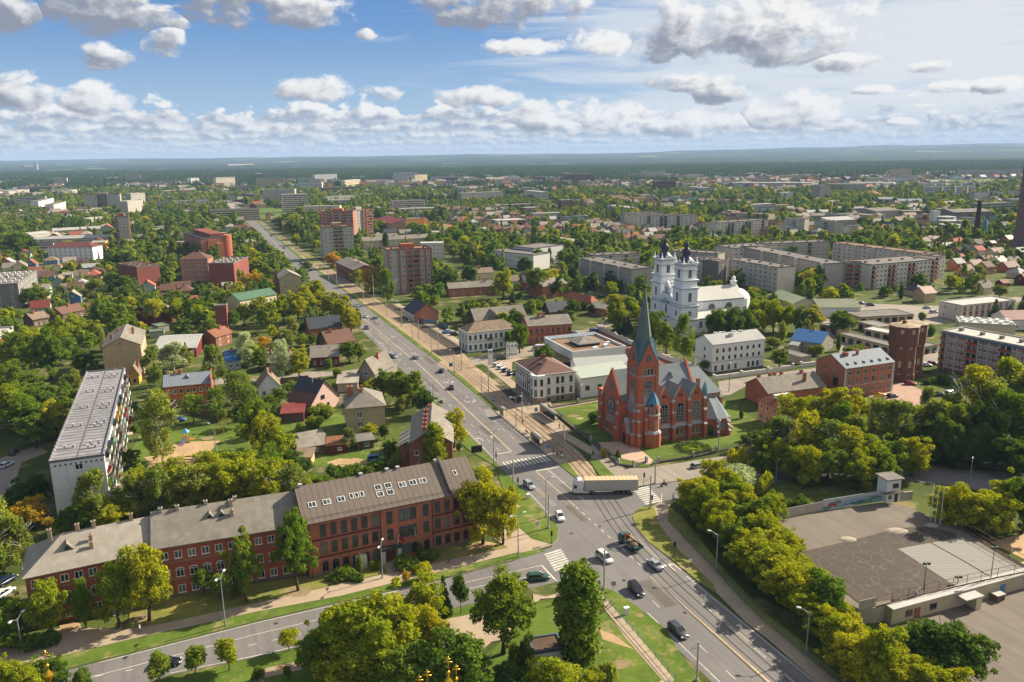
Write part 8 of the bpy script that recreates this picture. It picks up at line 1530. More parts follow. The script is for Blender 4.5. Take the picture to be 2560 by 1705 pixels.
# ------------------------------------------------------------------ vehicles
PAINTS={k:plain(k+'_car_paint',c,.28,.1,.6) for k,c in dict(silver='#8f959a',white='#c9cbcc',black='#17181b',dgrey='#3a3d42',navy='#1d2a4a',maroon='#4a1f2a',blue='#2f63a0',teal='#2d4f52',green='#24463d',yellow='#c99a1e',crimson='#8a1c34',brown='#4f3a3a',lblue='#7f9fc0',beige='#b3ab98').items()}
TYRE=plain('tyre_rubber','#141414',.9);RIMM=plain('alloy_rim','#8b8f93',.35,.8);LGHT=plain('headlight_lens','#d8dce0',.15);TAIL=plain('tail_light_lens','#6e1512',.3);CGLASS=plain('car_glass','#15191e',.08,0,.9)
def loft(mb,secs,mi=0,caps=True):
    o=len(mb.v);n_=len(secs[0]);
    for s in secs:mb.v+=[tuple(p) for p in s]
    for i in range(len(secs)-1):
        for j in range(n_):k=(j+1)%n_;mb.f.append((o+i*n_+j,o+i*n_+k,o+(i+1)*n_+k,o+(i+1)*n_+j));mb.mi.append(mi)
    if caps:mb.f.append(tuple(o+i for i in range(n_))[::-1]);mb.f.append(tuple(o+(len(secs)-1)*n_+i for i in range(n_)));mb.mi+=[mi,mi]
WHEEL=MB();WHEEL.tube((0,-.11,0),(0,.11,0),.33,.33,16);WHEEL=WHEEL.mesh('wheel',TYRE)
RIM=MB();RIM.tube((0,-.125,0),(0,.125,0),.21,.21,10);RIM=RIM.mesh('rim',RIMM)
def body_sec(x,hw,z0,z1,r=.12):return [(x,-hw,z0),(x,-hw,z1-r),(x,-hw+r,z1),(x,hw-r,z1),(x,hw,z1-r),(x,hw,z0)]
def make_car(kind,paint,label,loc,rz):
    R=thing('parked_car',label,'car',loc,rz);L_,Wd={'hatch':(4.1,.86),'estate':(4.6,.87),'sedan':(4.5,.87),'mpv':(4.5,.9),'coupe':(4.3,.88)}[kind];h=L_/2
    mb=MB();loft(mb,[body_sec(-h,Wd*.82,.38,.74),body_sec(-h+.15,Wd*.95,.24,.88 if kind!='sedan' else .92),body_sec(-h+.7,Wd,.2,.95),body_sec(0,Wd,.2,.93),body_sec(h-1.15,Wd,.2,.9),body_sec(h-.35,Wd*.95,.22,.74),body_sec(h,Wd*.8,.32,.6)]);bo=mb.build('body',paint,R,True)
    rear={'hatch':(-h+.12,-h+.55),'estate':(-h+.1,-h+.35),'sedan':(-h+.75,-h+1.45),'mpv':(-h+.1,-h+.4),'coupe':(-h+.4,-h+1.3)}[kind];top={'hatch':1.47,'estate':1.47,'sedan':1.42,'mpv':1.68,'coupe':1.25}[kind];fr=h-(1.25 if kind!='mpv' else .95);rf=fr-.85
    g_=MB();g_.add([(rear[0],-Wd*.93,.9),(fr,-Wd*.93,.88),(fr,Wd*.93,.88),(rear[0],Wd*.93,.9),(rear[1],-Wd*.74,top-.05),(rf,-Wd*.74,top-.05),(rf,Wd*.74,top-.05),(rear[1],Wd*.74,top-.05)],[(0,1,5,4),(1,2,6,5),(2,3,7,6),(3,0,4,7)]);g_.build('window_band',CGLASS,R)
    r_=MB();r_.add([(rear[1]-.06,-Wd*.76,top-.05),(rf+.05,-Wd*.76,top-.05),(rf+.05,Wd*.76,top-.05),(rear[1]-.06,Wd*.76,top-.05),(rear[1]+.1,-Wd*.68,top),(rf-.1,-Wd*.68,top),(rf-.1,Wd*.68,top),(rear[1]+.1,Wd*.68,top)],[(0,1,5,4),(1,2,6,5),(2,3,7,6),(3,0,4,7),(4,5,6,7)])
    for s in (-1,1):
        for x0,x1,xt,xb in ((fr,rf,0,0),((fr+rear[0])/2,(rf+rear[1])/2,0,0),(rear[0],rear[1],0,0)):a=Vector((x0,s*Wd*.935,.9));b=Vector((x1,s*Wd*.75,top-.05));r_.tube(a,b,.045,.04,5)
    r_.build('roof',paint,R)
    for x in (-h+.78,h-.82):
        for s in (-1,1):w_=inst('wheel',WHEEL,R,(x,s*(Wd-.09),.33));inst('rim',RIM,w_)
    for s in (-1,1):
        mb=MB();mb.box(h-.22,s*Wd*.72-.17,.58,h-.02,s*Wd*.72+.17,.72);mb.build('headlight',LGHT,R);mb=MB();mb.box(-h-.02,s*Wd*.78-.1,.62,-h+.12,s*Wd*.78+.12,.86);mb.build('tail_light',TAIL,R)
    mb=MB();mb.box(h-.05,-.3,.35,h+.03,.3,.48);mb.build('number_plate',FRAME,R);return R
PROTO={}
def car(kind,col,label,p,rz,z=.04,group=None):
    g=G(p) if isinstance(p,tuple) else p;loc=(g.x,g.y,z)
    if kind not in PROTO:PROTO[kind]=make_car(kind,PAINTS[col],label,loc,rz);R=PROTO[kind]
    else:R=clone(PROTO[kind],label,loc,rz,None,{'body':PAINTS[col],'roof':PAINTS[col]})
    R.name='car'
    if group:R['group']=group
    elif 'group' in R.keys():del R['group']
    return R
AVZ=atan2(AU.y,AU.x)
near,away=AVZ+pi,AVZ
car('estate','silver','grey estate car approaching the junction beside the left verge',('C3',122,192),near);car('hatch','white','white hatchback turning beside the corner verge tip',('C3',338,415),near-.25);car('mpv','white','white people carrier waiting before the side road mouth',('C3',652,705),near+.1);car('sedan','silver','silver saloon driving away on the tram tracks',('C3',1010,755),away-.05);car('mpv','black','black people carrier driving towards the bottom edge',('C3',877,935),near-.08);car('estate','dgrey','dark grey estate car at the bottom of the avenue',('C3',1172,1225),near);car('estate','green','dark green estate car waiting in the side road',('C3',186,845),radians(8));car('hatch','silver','silver hatchback on the forecourt by the church fence',('C3',1312,55),radians(25))
car('sedan','white','white saloon high up the avenue beside the tree line',('B2',1005,195),near);car('estate','silver','silver estate car on the avenue by the tram verge',('B2',1090,205),away);car('hatch','dgrey','dark grey hatchback on the left lane of the avenue',('B2',1010,300),near);car('estate','silver','pale estate car pulling out by the left verge sign',('B2',1255,560),near+.3);car('hatch','silver','silver hatchback in mid avenue near the side road',('B2',1455,570),away);car('estate','dgrey','dark estate car opposite the dealership side road',('B2',1695,690),away-.5);car('sedan','maroon','dark plum saloon between the lane arrows',('B2',1782,845),away-.3)
car('hatch','black','dark car half hidden by a street tree on the side road',('C1',1190,1450),radians(12));car('estate','navy','navy car parked at the left end of the brick wings',('C1',45,870),radians(75));car('hatch','white','white car parked at the left end of the brick wings',('C1',35,955),radians(78));car('hatch','navy','dark car at the very left edge below the brick wings',('C1',-5,1130),radians(78));car('hatch','white','white car on the parking road left of the panel block',('C1',50,45),radians(80));car('hatch','dgrey','dark car on the parking road left of the panel block',('B1',130,1440),radians(100))
car('hatch','blue','bright blue car by the fence below the orange house',('B1',1635,1140),radians(10));car('mpv','blue','blue van tucked in the yard behind the school',('B2',1090,1500),radians(15))
car('coupe','yellow','yellow sports car in front of the brick office',('B4',1025,915),radians(20));car('hatch','navy','dark blue hatchback in front of the brick office',('B4',1135,925),radians(20));car('hatch','crimson','crimson hatchback at the foot of the water tower',('B4',1295,810),radians(-10));car('sedan','black','black saloon under the park trees by the brick office yard',('B4',1560,910),radians(10));car('mpv','white','white van under the park trees by the yard',('B4',1660,900),radians(30));car('sedan','white','pale car below the white van at the yard',('B4',1640,950),radians(60))
for i,(k,c,x,y,lb) in enumerate((('estate','navy',775,420,'dark blue car at the left of the garage yard row'),('estate','silver',865,445,'silver car in the middle of the garage yard row'),('estate','dgrey',955,475,'dark grey car at the right of the garage yard row'),('sedan','dgrey',1475,515,'dark grey car right of the water tower'),('hatch','white',1445,640,'white car by the water tower foot'),('hatch','maroon',1500,625,'dark red car by the red panel block corner'),('hatch','silver',860,75,'silver car by the moss-green warehouse'),('mpv','navy',935,90,'navy van by the moss-green warehouse'),('sedan','lblue',1450,115,'pale blue car on the cottage street'),('mpv','white',865,165,'white van beside the flat garage'),('hatch','white',790,180,'white car beside the flat garage'),('mpv','white',1510,155,'white van left of the pale office block'),('hatch','dgrey',520,325,'dark car under the short garage roof'))):car(k,c,lb,('B4',x,y),radians(-20+17*(i%3)))
for i,(k,c,x,y,lb) in enumerate((('hatch','white',2200,640,'white car at the far end of the dealership row'),('hatch','white',2240,665,'second white car of the dealership row'),('hatch','black',2280,690,'black car in the dealership row'),('hatch','navy',2325,720,'navy car at the near end of the dealership row'),('estate','black',2240,580,'black car passing before the white flags'),('estate','blue',1740,345,'blue car in the small car park by the white corner house'),('mpv','dgrey',1815,360,'dark car in the small car park by the white corner house'),('hatch','white',1765,330,'white car behind the blue one near the white corner house'),('estate','white',1260,60,'white car at the foot of the red and white tower'))):car(k,c,lb,('B2',x,y),radians(55) if i<4 else radians(15),.05)
car('hatch','blue','blue car beside the first white wall pillar',('B3',745,320),radians(25));car('hatch','silver','silver car behind the dealership lantern',('B3',560,340),radians(20));car('estate','silver','silver car before the left panel block of the church',('A3',720,1405),radians(25));car('hatch','navy','navy car before the left panel block of the church',('A3',820,1430),radians(20));car('estate','dgrey','dark car on the street behind the white church front',('A3',1090,1530),radians(15))
for i,(al,of,k,c,d) in enumerate(((600,87.5,'estate','dgrey','away'),(640,86,'sedan','black','away'),(655,88,'hatch','navy','away'),(560,80.5,'hatch','silver','near'),(720,82,'sedan','blue','near'),(760,88,'hatch','dgrey','away'),(790,83,'hatch','white','near'),(470,89,'mpv','navy','away'),(462,88,'estate','dgrey','away'),(880,90,'hatch','silver','away'),(430,86.5,'sedan','silver','away'))):car(k,c,'%s car %s on the far avenue, %s'%({'dgrey':'dark grey','navy':'navy','silver':'silver','black':'black','blue':'blue','white':'white'}[c],'driving off' if d=='away' else 'coming closer',['in front of the tan tower','ahead of two dark cars','leading three dark cars','opposite the tan tower','where the verge begins','beyond the long red block','at the far bus stop','beside the dark red terrace','behind the navy van','near the arched hall','before the red and white tower'][i]),AV(al,of),away if d=='away' else near)
# white delivery van, articulated truck, green flatbed, motorcycle
def wheel(R,x,y,r=.5,w=.28):
    mb=MB();mb.tube((0,-w/2,0),(0,w/2,0),r,r,16);o=mb.build('wheel',TYRE,R,loc=(x,y,r));mb=MB();mb.tube((0,-w/2-.01,0),(0,w/2+.01,0),r*.55,r*.55,10);mb.build('rim',RIMM,o)
R=thing('delivery_van','white delivery van parked before the car dealership','van',G(('B3',235,495)),radians(200));mb=MB();loft(mb,[body_sec(-2.8,.95,.35,2.5),body_sec(.9,.98,.3,2.55),body_sec(1.6,.97,.3,2.1),body_sec(2.0,.95,.3,1.3),body_sec(2.8,.9,.35,1.0)]);mb.build('body',PAINTS['white'],R);mb=MB();mb.add([(1.15,-.9,1.35),(2.0,-.85,1.32),(1.55,-.8,2.12),(1.15,-.9,2.2)],[(0,1,2,3)]);mb.add([(2.04,-.8,1.34),(2.04,.8,1.34),(1.64,.75,2.12),(1.64,-.75,2.12)],[(0,1,2,3)]);mb.build('windscreen',CGLASS,R);[wheel(R,x,y,.34,.2) for x in (-1.8,1.8) for y in (-.9,.9)]
a,b=G(('C3',432,245)),G(('C3',888,238));mid=a.lerp(b,.5);tr_rz=atan2(a.y-b.y,a.x-b.x);TLn=(a-b).length;print('truck',TLn)
R=thing('articulated_truck','white articulated lorry with grey curtain trailer crossing the junction','lorry',(mid.x,mid.y+.8,.04),tr_rz);h=TLn/2
mb=MB();mb.box(-h,-1.27,1.15,h-2.75,1.27,3.85,0);mb.box(-h-.02,-1.29,1.02,h-2.73,1.29,1.16,1);mb.build('trailer_curtain',[M('grey_curtain','#a9a6a0',.2,.4,.8),DGREY],R)
tp_=MB();nn=26
for i in range(nn):x0=-h+(TLn-2.75)*i/nn;x1=-h+(TLn-2.75)*(i+1)/nn;z0=3.87+.05*(i%2);z1=3.87+.05*((i+1)%2);tp_.add([(x0,-1.3,z0),(x1,-1.3,z1),(x1,1.3,z1),(x0,1.3,z0)],[(0,1,2,3)])
tp_.build('trailer_top',M('cream_tarpaulin','#bfa684',.2,.5),R)
mb=MB();P_=[(h-2.3,.55),(h,.55),(h+.02,1.5),(h-.12,2.75),(h-.45,3.2),(h-1.1,3.75),(h-2.1,3.85),(h-2.3,3.3)];mb.add([(x,-1.22,z) for x,z in P_]+[(x,1.22,z) for x,z in P_],[tuple(range(8))[::-1] if 0 else tuple(range(8)),tuple(range(8,16))[::-1]]+[(i,8+i,8+(i+1)%8,(i+1)%8) for i in range(8)]);mb.build('cab',PAINTS['white'],R)
mb=MB();mb.add([(h+.03,-1.1,1.65),(h+.03,1.1,1.65),(h-.09,1.1,2.7),(h-.09,-1.1,2.7)],[(0,1,2,3)]);
for s in (-1.235,1.235):mb.add([(h-.9,s,1.75),(h-.05,s,1.75),(h-.15,s,2.6),(h-.9,s,2.6)],[(0,1,2,3)])
mb.build('cab_window',CGLASS,R);mb=MB();mb.box(h-4.0,-1.1,.45,h-2.3,1.1,1.1,0);mb.build('fuel_tank',FRAME,R);mb=MB();mb.box(-h,-.5,.8,h-.2,.5,1.05);mb.build('chassis',DARK,R);mb=MB();mb.box(h-.02,-1.2,.35,h+.1,1.2,.85);mb.build('bumper',DGREY,R)
for x in (h-1.3,h-4.6,-h+2.2,-h+3.5,-h+4.8):
    for y in (-1.05,1.05):wheel(R,x,y)
for y in (-1.25,1.25):mb=MB();mb.box(h-.35,y-.08,2.0,h-.2,y+.08,2.7);mb.build('mirror',DARK,R)
g=G(('C3',832,612));R=thing('flatbed_truck','small green flatbed truck with orange crane and load on the tram tracks','lorry',(g.x,g.y,.04),away+.12);R.rotation_euler[2]=AVZ+.08;GP=plain('green_truck_paint','#27524c',.4)
mb=MB();loft(mb,[body_sec(1.4,1.05,.6,2.3),body_sec(2.4,1.05,.55,2.35),body_sec(2.95,1.0,.5,2.1),body_sec(3.15,.98,.5,1.35)]);mb.build('cab',GP,R);mb=MB();mb.add([(3.12,-.85,1.4),(3.12,.85,1.4),(3.0,.85,2.05),(3.0,-.85,2.05)],[(0,1,2,3)]);[mb.add([(1.8,s,1.4),(2.85,s,1.4),(2.75,s,2.05),(1.8,s,2.05)],[(0,1,2,3)]) for s in (-1.065,1.065)];mb.build('cab_window',CGLASS,R)
mb=MB();mb.box(-3.3,-1.1,.85,1.1,1.1,.98);mb.box(-3.3,-1.1,.98,1.1,-1.04,1.4);mb.box(-3.3,1.04,.98,1.1,1.1,1.4);mb.box(-3.36,-1.1,.85,-3.3,1.1,1.4);mb.build('bed',GP,R);mb=MB();mb.lathe([(1.0,0),(.8,.35),(.3,.6)],9,0,-1.4,0);mb.box(-.6,-.5,0,.5,.5,.6);mb.v=[(v[0],v[1],v[2]+.98) for v in mb.v];mb.build('load',M('scrap_load','#6e5844',.5,2),R);mb=MB();mb.tube((1.2,.5,1),(1.1,.4,2.8),.13);mb.tube((1.1,.4,2.8),(-1.2,-.3,2.0),.1);mb.build('crane',plain('crane_orange','#b85a34'),R)
for x in (2.2,-2.0):
    for y in (-.92,.92):wheel(R,x,y,.45,.25)
# ------------------------------------------------------------------ people: one continuous skinned body each
def person_mesh(pose,mats):
    V=[(0,0,.95),(0,0,1.15),(0,.01,1.38),(0,.0,1.5),(0,-.01,1.58),(0,-.02,1.68)];Rr=[.13,.125,.15,.06,.085,.095];E_=[(0,1),(1,2),(2,3),(3,4),(4,5)]
    st={'walk':.18,'stand':.03,'ride':0}[pose]
    for s in (-1,1):
        b=len(V)
        if pose=='ride':V+=[(s*.1,0,.9),(s*.16,-.42,.85),(s*.16,-.3,.42),(s*.16,-.42,.36)]
        else:V+=[(s*.09,0,.88),(s*.1,-st*s*.6-.02,.48),(s*.1,-st*s+.03,.09),(s*.1,-st*s-.12,.04)]
        Rr+=[.1,.068,.045,.042];E_+=[(0,b),(b,b+1),(b+1,b+2),(b+2,b+3)]
        b=len(V)
        if pose=='ride':V+=[(s*.19,0,1.4),(s*.24,-.22,1.2),(s*.22,-.48,1.12),(s*.2,-.56,1.1)]
        else:V+=[(s*.19,0,1.42),(s*.24,st*s*.4,1.16),(s*.24,st*s*.9-.05,.92),(s*.23,st*s-.08,.83)]
        Rr+=[.06,.045,.035,.038];E_+=[(2,b),(b,b+1),(b+1,b+2),(b+2,b+3)]
    me=bpy.data.meshes.new('body');me.from_pydata(V,E_,[]);ob=bpy.data.objects.new('body_tmp',me);COL.objects.link(ob)
    sk=ob.modifiers.new('Skin','SKIN');ob.modifiers.new('Sub','SUBSURF').levels=2
    for i,d in enumerate(me.skin_vertices[0].data):d.radius=(Rr[i],Rr[i]);d.use_root=(i==0)
    dg=bpy.context.evaluated_depsgraph_get();out=bpy.data.meshes.new_from_object(ob.evaluated_get(dg));bpy.data.objects.remove(ob)
    out.materials.clear();[out.materials.append(m_) for m_ in mats]
    for p in out.polygons:z=p.center[2];p.material_index=0 if z>1.5 or (z<.9 and abs(p.center[0])>.2) else 1 if z>.93 else 2
    return out
SKIN=plain('skin','#b98a70',.6);HAIR=plain('dark_hair','#2d2018',.8)
CL={k:plain('cloth_'+k,c,.9) for k,c in dict(navy='#26324a',black='#1c1c20',grey='#6d6f73',white='#c5c4c2',pink='#b56a7c',blue='#3c5f8a',brown='#5a4636',red='#8a2f30').items()}
PM={}
def person(label,p,top,bot,rz=0.,pose='walk',z=.16):
    k=(pose,top,bot)
    if k not in PM:PM[k]=person_mesh(pose,[SKIN,CL[top],CL[bot]])
    g=G(p) if isinstance(p,tuple) else p;R=thing('person',label,'person',(g.x,g.y,z),rz);inst('body',PM[k],R);mb=MB();mb.sphere((0,.015,1.7),.105,10,6,0,1.05);mb.build('hair',HAIR,R)
    mb=MB();[mb.sphere((s*.035,-.105,1.69),.014,6,4) for s in (-1,1)];mb.box(-.012,-.135,1.63,.012,-.1,1.67);mb.build('face',SKIN,R);return R
person('person in white top walking on the pavement before the brick wings',('C1',990,1222),'white','grey',1.5);person('person in dark blue walking on the pavement right of the school entrance',('C2',1360,735),'blue','navy',1.5);person('person in black waiting on the road stop island',('B3',97,1175),'black','brown',.5,'stand',.24);person('person near the blue tram sign in a dark coat',('B3',178,1000),'black','navy',1,'walk',.22);person('person in purple-pink under the tram shelter end',('B3',432,1215),'pink','navy',.3,'stand',.22);person('person in blue at the zebra crossing kerb',('B3',375,1455),'blue','grey',2,'stand',.22);person('person in red beside the zebra crossing kerb',('B3',412,1475),'red','navy',2.2,'walk',.22)
P0=person('person with pink umbrella and white pram at the crossing',('B3',450,1470),'black','black',2,'stand',.22);mb=MB();mb.lathe([(.75,0),(.6,.2),(.3,.32),(.02,.36)],10);gg=P0.location;um=thing('umbrella','open pink umbrella over the person with the pram','umbrella',(gg.x,gg.y-.12,gg.z+1.85));mb.build('canopy',CL['pink'],um);mb=MB();mb.tube((.1,0,-.9),(0,0,.36),.015);mb.build('shaft',DGREY,um)
pr=thing('pram','white pram in front of the person with the umbrella','pram',(gg.x+.1,gg.y-.9,gg.z),.4);mb=MB();mb.box(-.25,-.45,.5,.25,.4,.8);mb.build('basket',FRAME,pr);mb=MB();mb.lathe([(.3,0),(.26,.2),(.05,.32)],8);mb.v=[(v[0],v[1]+.15,v[2]+.8) for v in mb.v];mb.build('hood',CL['white'],pr);[MB().tube((x-.03,y,.16),(x+.03,y,.16),.16,.16,10).build('wheel',TYRE,pr) for x in (-.25,.25) for y in (-.35,.35)]
for i,(x,y,t,b,lb) in enumerate(((1335,195,'navy','navy','person in navy crossing the right street'),(1386,205,'grey','navy','person in grey crossing the right street'),(1137,285,'pink','brown','person on the pavement corner before the box elders'))):person(lb,('C3',x,y),t,b,.8,'walk',.05 if i<2 else .16)
g=G(('C4',1040,970),CZ);person('person standing at the court railing in white and blue',g,'white','navy',0,'stand',CZ+.02)
person('person in dark clothes on the embankment path, left of a pair',('B2',1308,135),'black','black',1,'walk',.16);person('person in dark clothes on the embankment path, right of a pair',('B2',1318,135),'navy','black',1,'walk',.16)
g=G(('C3',1072,185));MR=thing('motorcycle','dark motorcycle waiting at the right street mouth','motorcycle',(g.x,g.y,.05),1.9);[MB().tube((-.06,y,.3),(.06,y,.3),.3,.3,14).build('wheel',TYRE,MR) for y in (-.7,.7)];mb=MB();mb.box(-.14,-.4,.4,.14,.45,.8);mb.tube((0,-.4,.75),(0,-.68,.35),.05);mb.tube((-.35,-.42,1.05),(.35,-.42,1.05),.03);mb.box(-.12,.1,.8,.12,.75,.9);mb.build('frame',DARK,MR)
RD=person('person in black riding the motorcycle',g,'black','navy',1.9,'ride',-.02);RD.location.z=.02;mb=MB();mb.sphere((0,-.02,1.7),.15);mb.build('helmet',DARK,RD)
# gilded tips of the orthodox church just below the frame
GOLD=plain('gilding','#d9a92e',.25,.9,.6)
oc=thing('orthodox_church','gilded crosses and finials of a white church rising at the bottom edge','church',(-12,62,0));mb=MB();mb.box(-14,-10,0,14,10,24);mb.build('wall',WHITE,oc);mb=MB();mb.box(-14.4,-10.4,24,14.4,10.4,24.6);mb.build('roof',GNMETAL,oc)
def finial(par,x,y,ztop,nm='finial'):
    d=MB();d.lathe([(1.9,22),(1.9,ztop-9),(2.5,ztop-8.4),(2.7,ztop-7.4),(1.6,ztop-5.8),(.5,ztop-4.9),(.18,ztop-4.4)],14,0,x,y);d.build('dome',GOLD,par,True)
    mb=MB();mb.lathe([(.12,ztop-4.6),(.3,ztop-4.2),(.12,ztop-3.9),(.1,ztop-3.2),(.42,ztop-2.75),(.42,ztop-2.5),(.1,ztop-2.1),(.08,ztop-1.8),(.22,ztop-1.6),(.06,ztop-1.4)],10,0,x,y);mb.tube((x,y,ztop-1.6),(x,y,ztop),.05);mb.box(x-.38,y-.04,ztop-.6,x+.38,y+.04,ztop-.5);mb.box(x-.22,y-.04,ztop-.28,x+.22,y+.04,ztop-.2);mb.build(nm,GOLD,par,True)
for x,y,yw in (('C2',1355,1385),('C2',1207,1475),('C2',1152,1515),('C2',1412,1435),('C2',1250,1600)):
    d=ray((x,y,yw));
oc_y=62.0
for (px_,py_,dy) in ((1355,1388,0),(1207,1480,-3),(1152,1518,5),(1412,1442,6)):
    d=ray(('C2',px_,py_));yy=oc_y+dy;t=yy/d.y;finial(oc,d.x*t+12,dy,CAM_H+d.z*t)
d=ray(('C1',316,1345));t=66/d.y;bt=thing('bell_tower','gilded cross of a second church tower at the bottom left','church tower',(d.x*t,66,0));mb=MB();mb.box(-2.6,-2.6,0,2.6,2.6,24);mb.build('wall',WHITE,bt);finial(bt,0,0,CAM_H+d.z*t)
# ------------------------------------------------------------------ small houses of the quarters, repeated from a few shapes
def inside(P,poly):
    """points P (n,2) inside polygon"""
    x,y=P[:,0],P[:,1];r=np.zeros(len(P),bool);n=len(poly)
    for i in range(n):
        x0,y0=poly[i];x1,y1=poly[(i+1)%n]
        if y0==y1:continue
        c=((y0>y)!=(y1>y))&(x<(x1-x0)*(y-y0)/(y1-y0)+x0);r^=c
    return r
def grow(poly,d):
    cx=sum(p[0] for p in poly)/len(poly);cy=sum(p[1] for p in poly)/len(poly);out=[]
    for x,y in poly:r=hypot(x-cx,y-cy) or 1;out.append((x+(x-cx)/r*d,y+(y-cy)/r*d))
    return out
def free(P,pad,rpad=2.0,clear_h=None,prob=.9,rng=None):
    ok=np.ones(len(P),bool)
    for f in FOOT:ok&=~inside(P,grow(f,pad))
    for f in ROADPOLYS:ok&=~inside(P,f)
    return ok
AVEDGE=lambda P:(lambda al,of:(of>60)&(of<118)&(al<520)|(of>72)&(of<112)&(al<1700))(P@np.array([AU.x,AU.y]),P@np.array([AN.x,AN.y]))
ZONES=[[('A1',-100,1040),('A1',500,1060),('A1',900,1130),('A1',1150,1230),('A1',1150,1400),('B1',800,300),('A1',100,1570),('A1',-100,1500)],[('A1',1180,1400),('A1',1600,1330),('A1',2150,1330),('A1',2150,1480),('B1',1800,200),('B1',1200,60)],[('A2',1070,560),('A2',2334,500),('A3',900,640),('A3',1000,900),('A3',0,930),('A2',2000,900),('A2',1700,700),('A2',1300,730)],[('A3',900,560),('A4',0,570),('A3',2000,640),('A3',1000,660)],[('A3',620,740),('A3',1030,780),('A3',1760,830),('A3',1880,930),('A3',1400,960),('A3',700,930)],[('A4',1250,920),('A4',2500,960),('A4',2500,1440),('A4',1700,1390),('A4',1660,1100)],[('A4',1050,1330),('A4',1560,1380),('A4',1500,1500),('A4',1050,1480)],[('A1',-50,480),('A1',330,530),('A1',620,640),('A1',700,740),('A1',-50,760)],[('A3',0,1290),('A3',280,1290),('A3',300,1420),('B3',0,130),('A2',2200,1480)]]
ZP=[[tuple(G(p).xy) for p in z] for z in ZONES]
ROT=[20,20,20,18,20,24,20,20,20];SP=[(19,22),(19,22),(20,25),(26,30),(19,22),(19,21),(18,20),(22,25),(17,18)]
HW=[(WHITE,'white'),(CREAM,'cream'),(OFFW,'pale'),(YELL,'yellow'),(BOARD,'brown timber'),(TAN,'tan'),(RED,'red brick'),(MINT,'pale green'),(BLUEW,'blue'),(DKRED,'dark red')]
HR=[(SLATE,'grey slate'),(SLATE,'grey slate'),(SLATE2,'brown slate'),(SLATE2,'brown slate'),(PSLATE,'pale slate'),(BRMETAL,'brown metal'),(BRMETAL,'brown metal'),(RDMETAL,'red metal'),(TERRA,'orange tiled'),(DKMETAL,'dark blue'),(RUST,'rusty'),(WROOF,'white metal')]
HV=[]
for i,(L,D,h,rh,kind) in enumerate(((9,7.5,3.4,3.4,'gable'),(11,8,3.6,3.2,'gable'),(8,8,5.2,3.0,'gable'),(10,8.5,3.6,2.8,'hip'),(12,7,3.0,2.6,'gable'),(6,5,2.6,1.6,'gable'))):
    mb=MB();(gable_wall(mb,L,D,h,rh,'x') if kind=='gable' else mb.box(0,0,0,L,D,h));HV.append((mb.mesh('wall',WHITE),roof_mesh(kind,L,D,h,rh).mesh('roof',SLATE),L,D,h,rh,kind))
def small_house(x,y,rz,rg):
    wm,rm,L,D,h,rh,kind=HV[rg.randrange(6)];(w_,wn),(r_,rn)=rg.choice(HW),rg.choice(HR)
    R=thing('small_house' if L>6 else 'garden_shed','','house' if L>6 else 'shed',(x,y,0),rz)
    for nm,me,mt in (('wall',wm,w_),('roof',rm,r_)):o=inst(nm,me,R);o.material_slots[0].link='OBJECT';o.material_slots[0].material=mt
    if L>6:
        for u in (.2,.5,.8):put_window(R,L*u,-.004,1.1,0,1.1,1.2,'far',False)
        put_window(R,-.004,D*.5,1.1 if kind=='hip' else h-.1,-pi/2,1.0,1.2,'far',False);put_window(R,L+.004,D*.5,1.1,pi/2,1.0,1.2,'far',False)
        if rg.random()<.75:chimney(R,L*rg.uniform(.35,.65),D*.5+.8,h+rh*.8,.7,1.2,RED)
    else:put_window(R,L*.5,-.004,.9,0,.8,.8,'far',False)
    R.matrix_basis=Matrix.Translation((x,y,0))@Matrix.Rotation(rz,4,'Z');footprint(R,L,D,h,0);CLEAR.pop()
    PENDING.append((R,'%s %s with %s %s roof'%(wn,'house' if L>6 else 'shed',rn,kind),Vector((x,y,0))))
rg=random.Random(5);nh=0
for z in (5,6,8,4,0,1,7,2,3):
    poly=ZP[z];P=np.array(poly);lo,hi=P.min(0),P.max(0);c,s=cos(radians(ROT[z])),sin(radians(ROT[z]));cen=P.mean(0);R_=max(hi-lo)
    pts=[];i=-R_
    while i<R_:
        j=-R_
        while j<R_:pts.append((cen[0]+(i+rg.uniform(-3,3))*c-(j+rg.uniform(-4,4))*s,cen[1]+(i+rg.uniform(-3,3))*s+(j+rg.uniform(-4,4))*c));j+=SP[z][1]
        i+=SP[z][0]
    pts=np.array(pts);ok=inside(pts,poly);pts=pts[ok];ok=free(pts,7)&~AVEDGE(pts);pts=pts[ok]
    ok=np.ones(len(pts),bool)
    for k,(x,y) in enumerate(pts):
        q=proj((x,y,5));bad=any(abs(t[0]-x)<5.5+t[2]*.6 and abs(t[1]-y)<5.5+t[2]*.6 for t in TREES)
        if bad or rg.random()<.12 or y>1250 or not (-80<q[0]<2640):continue
        if nh<290:small_house(x,y,radians(ROT[z])+rg.choice((0,0,pi/2,pi))+rg.uniform(-.06,.06),rg);nh+=1
print('small houses',nh)
DH_=rng0=np.random.default_rng(21);n_=5200;yy=720+2000*rng0.uniform(0,1,n_)**.9;xx=rng0.uniform(-.66,.66,n_)*yy
DHP=np.stack([xx,yy],1);DHP=DHP[free(DHP,8)&~AVEDGE(DHP)]
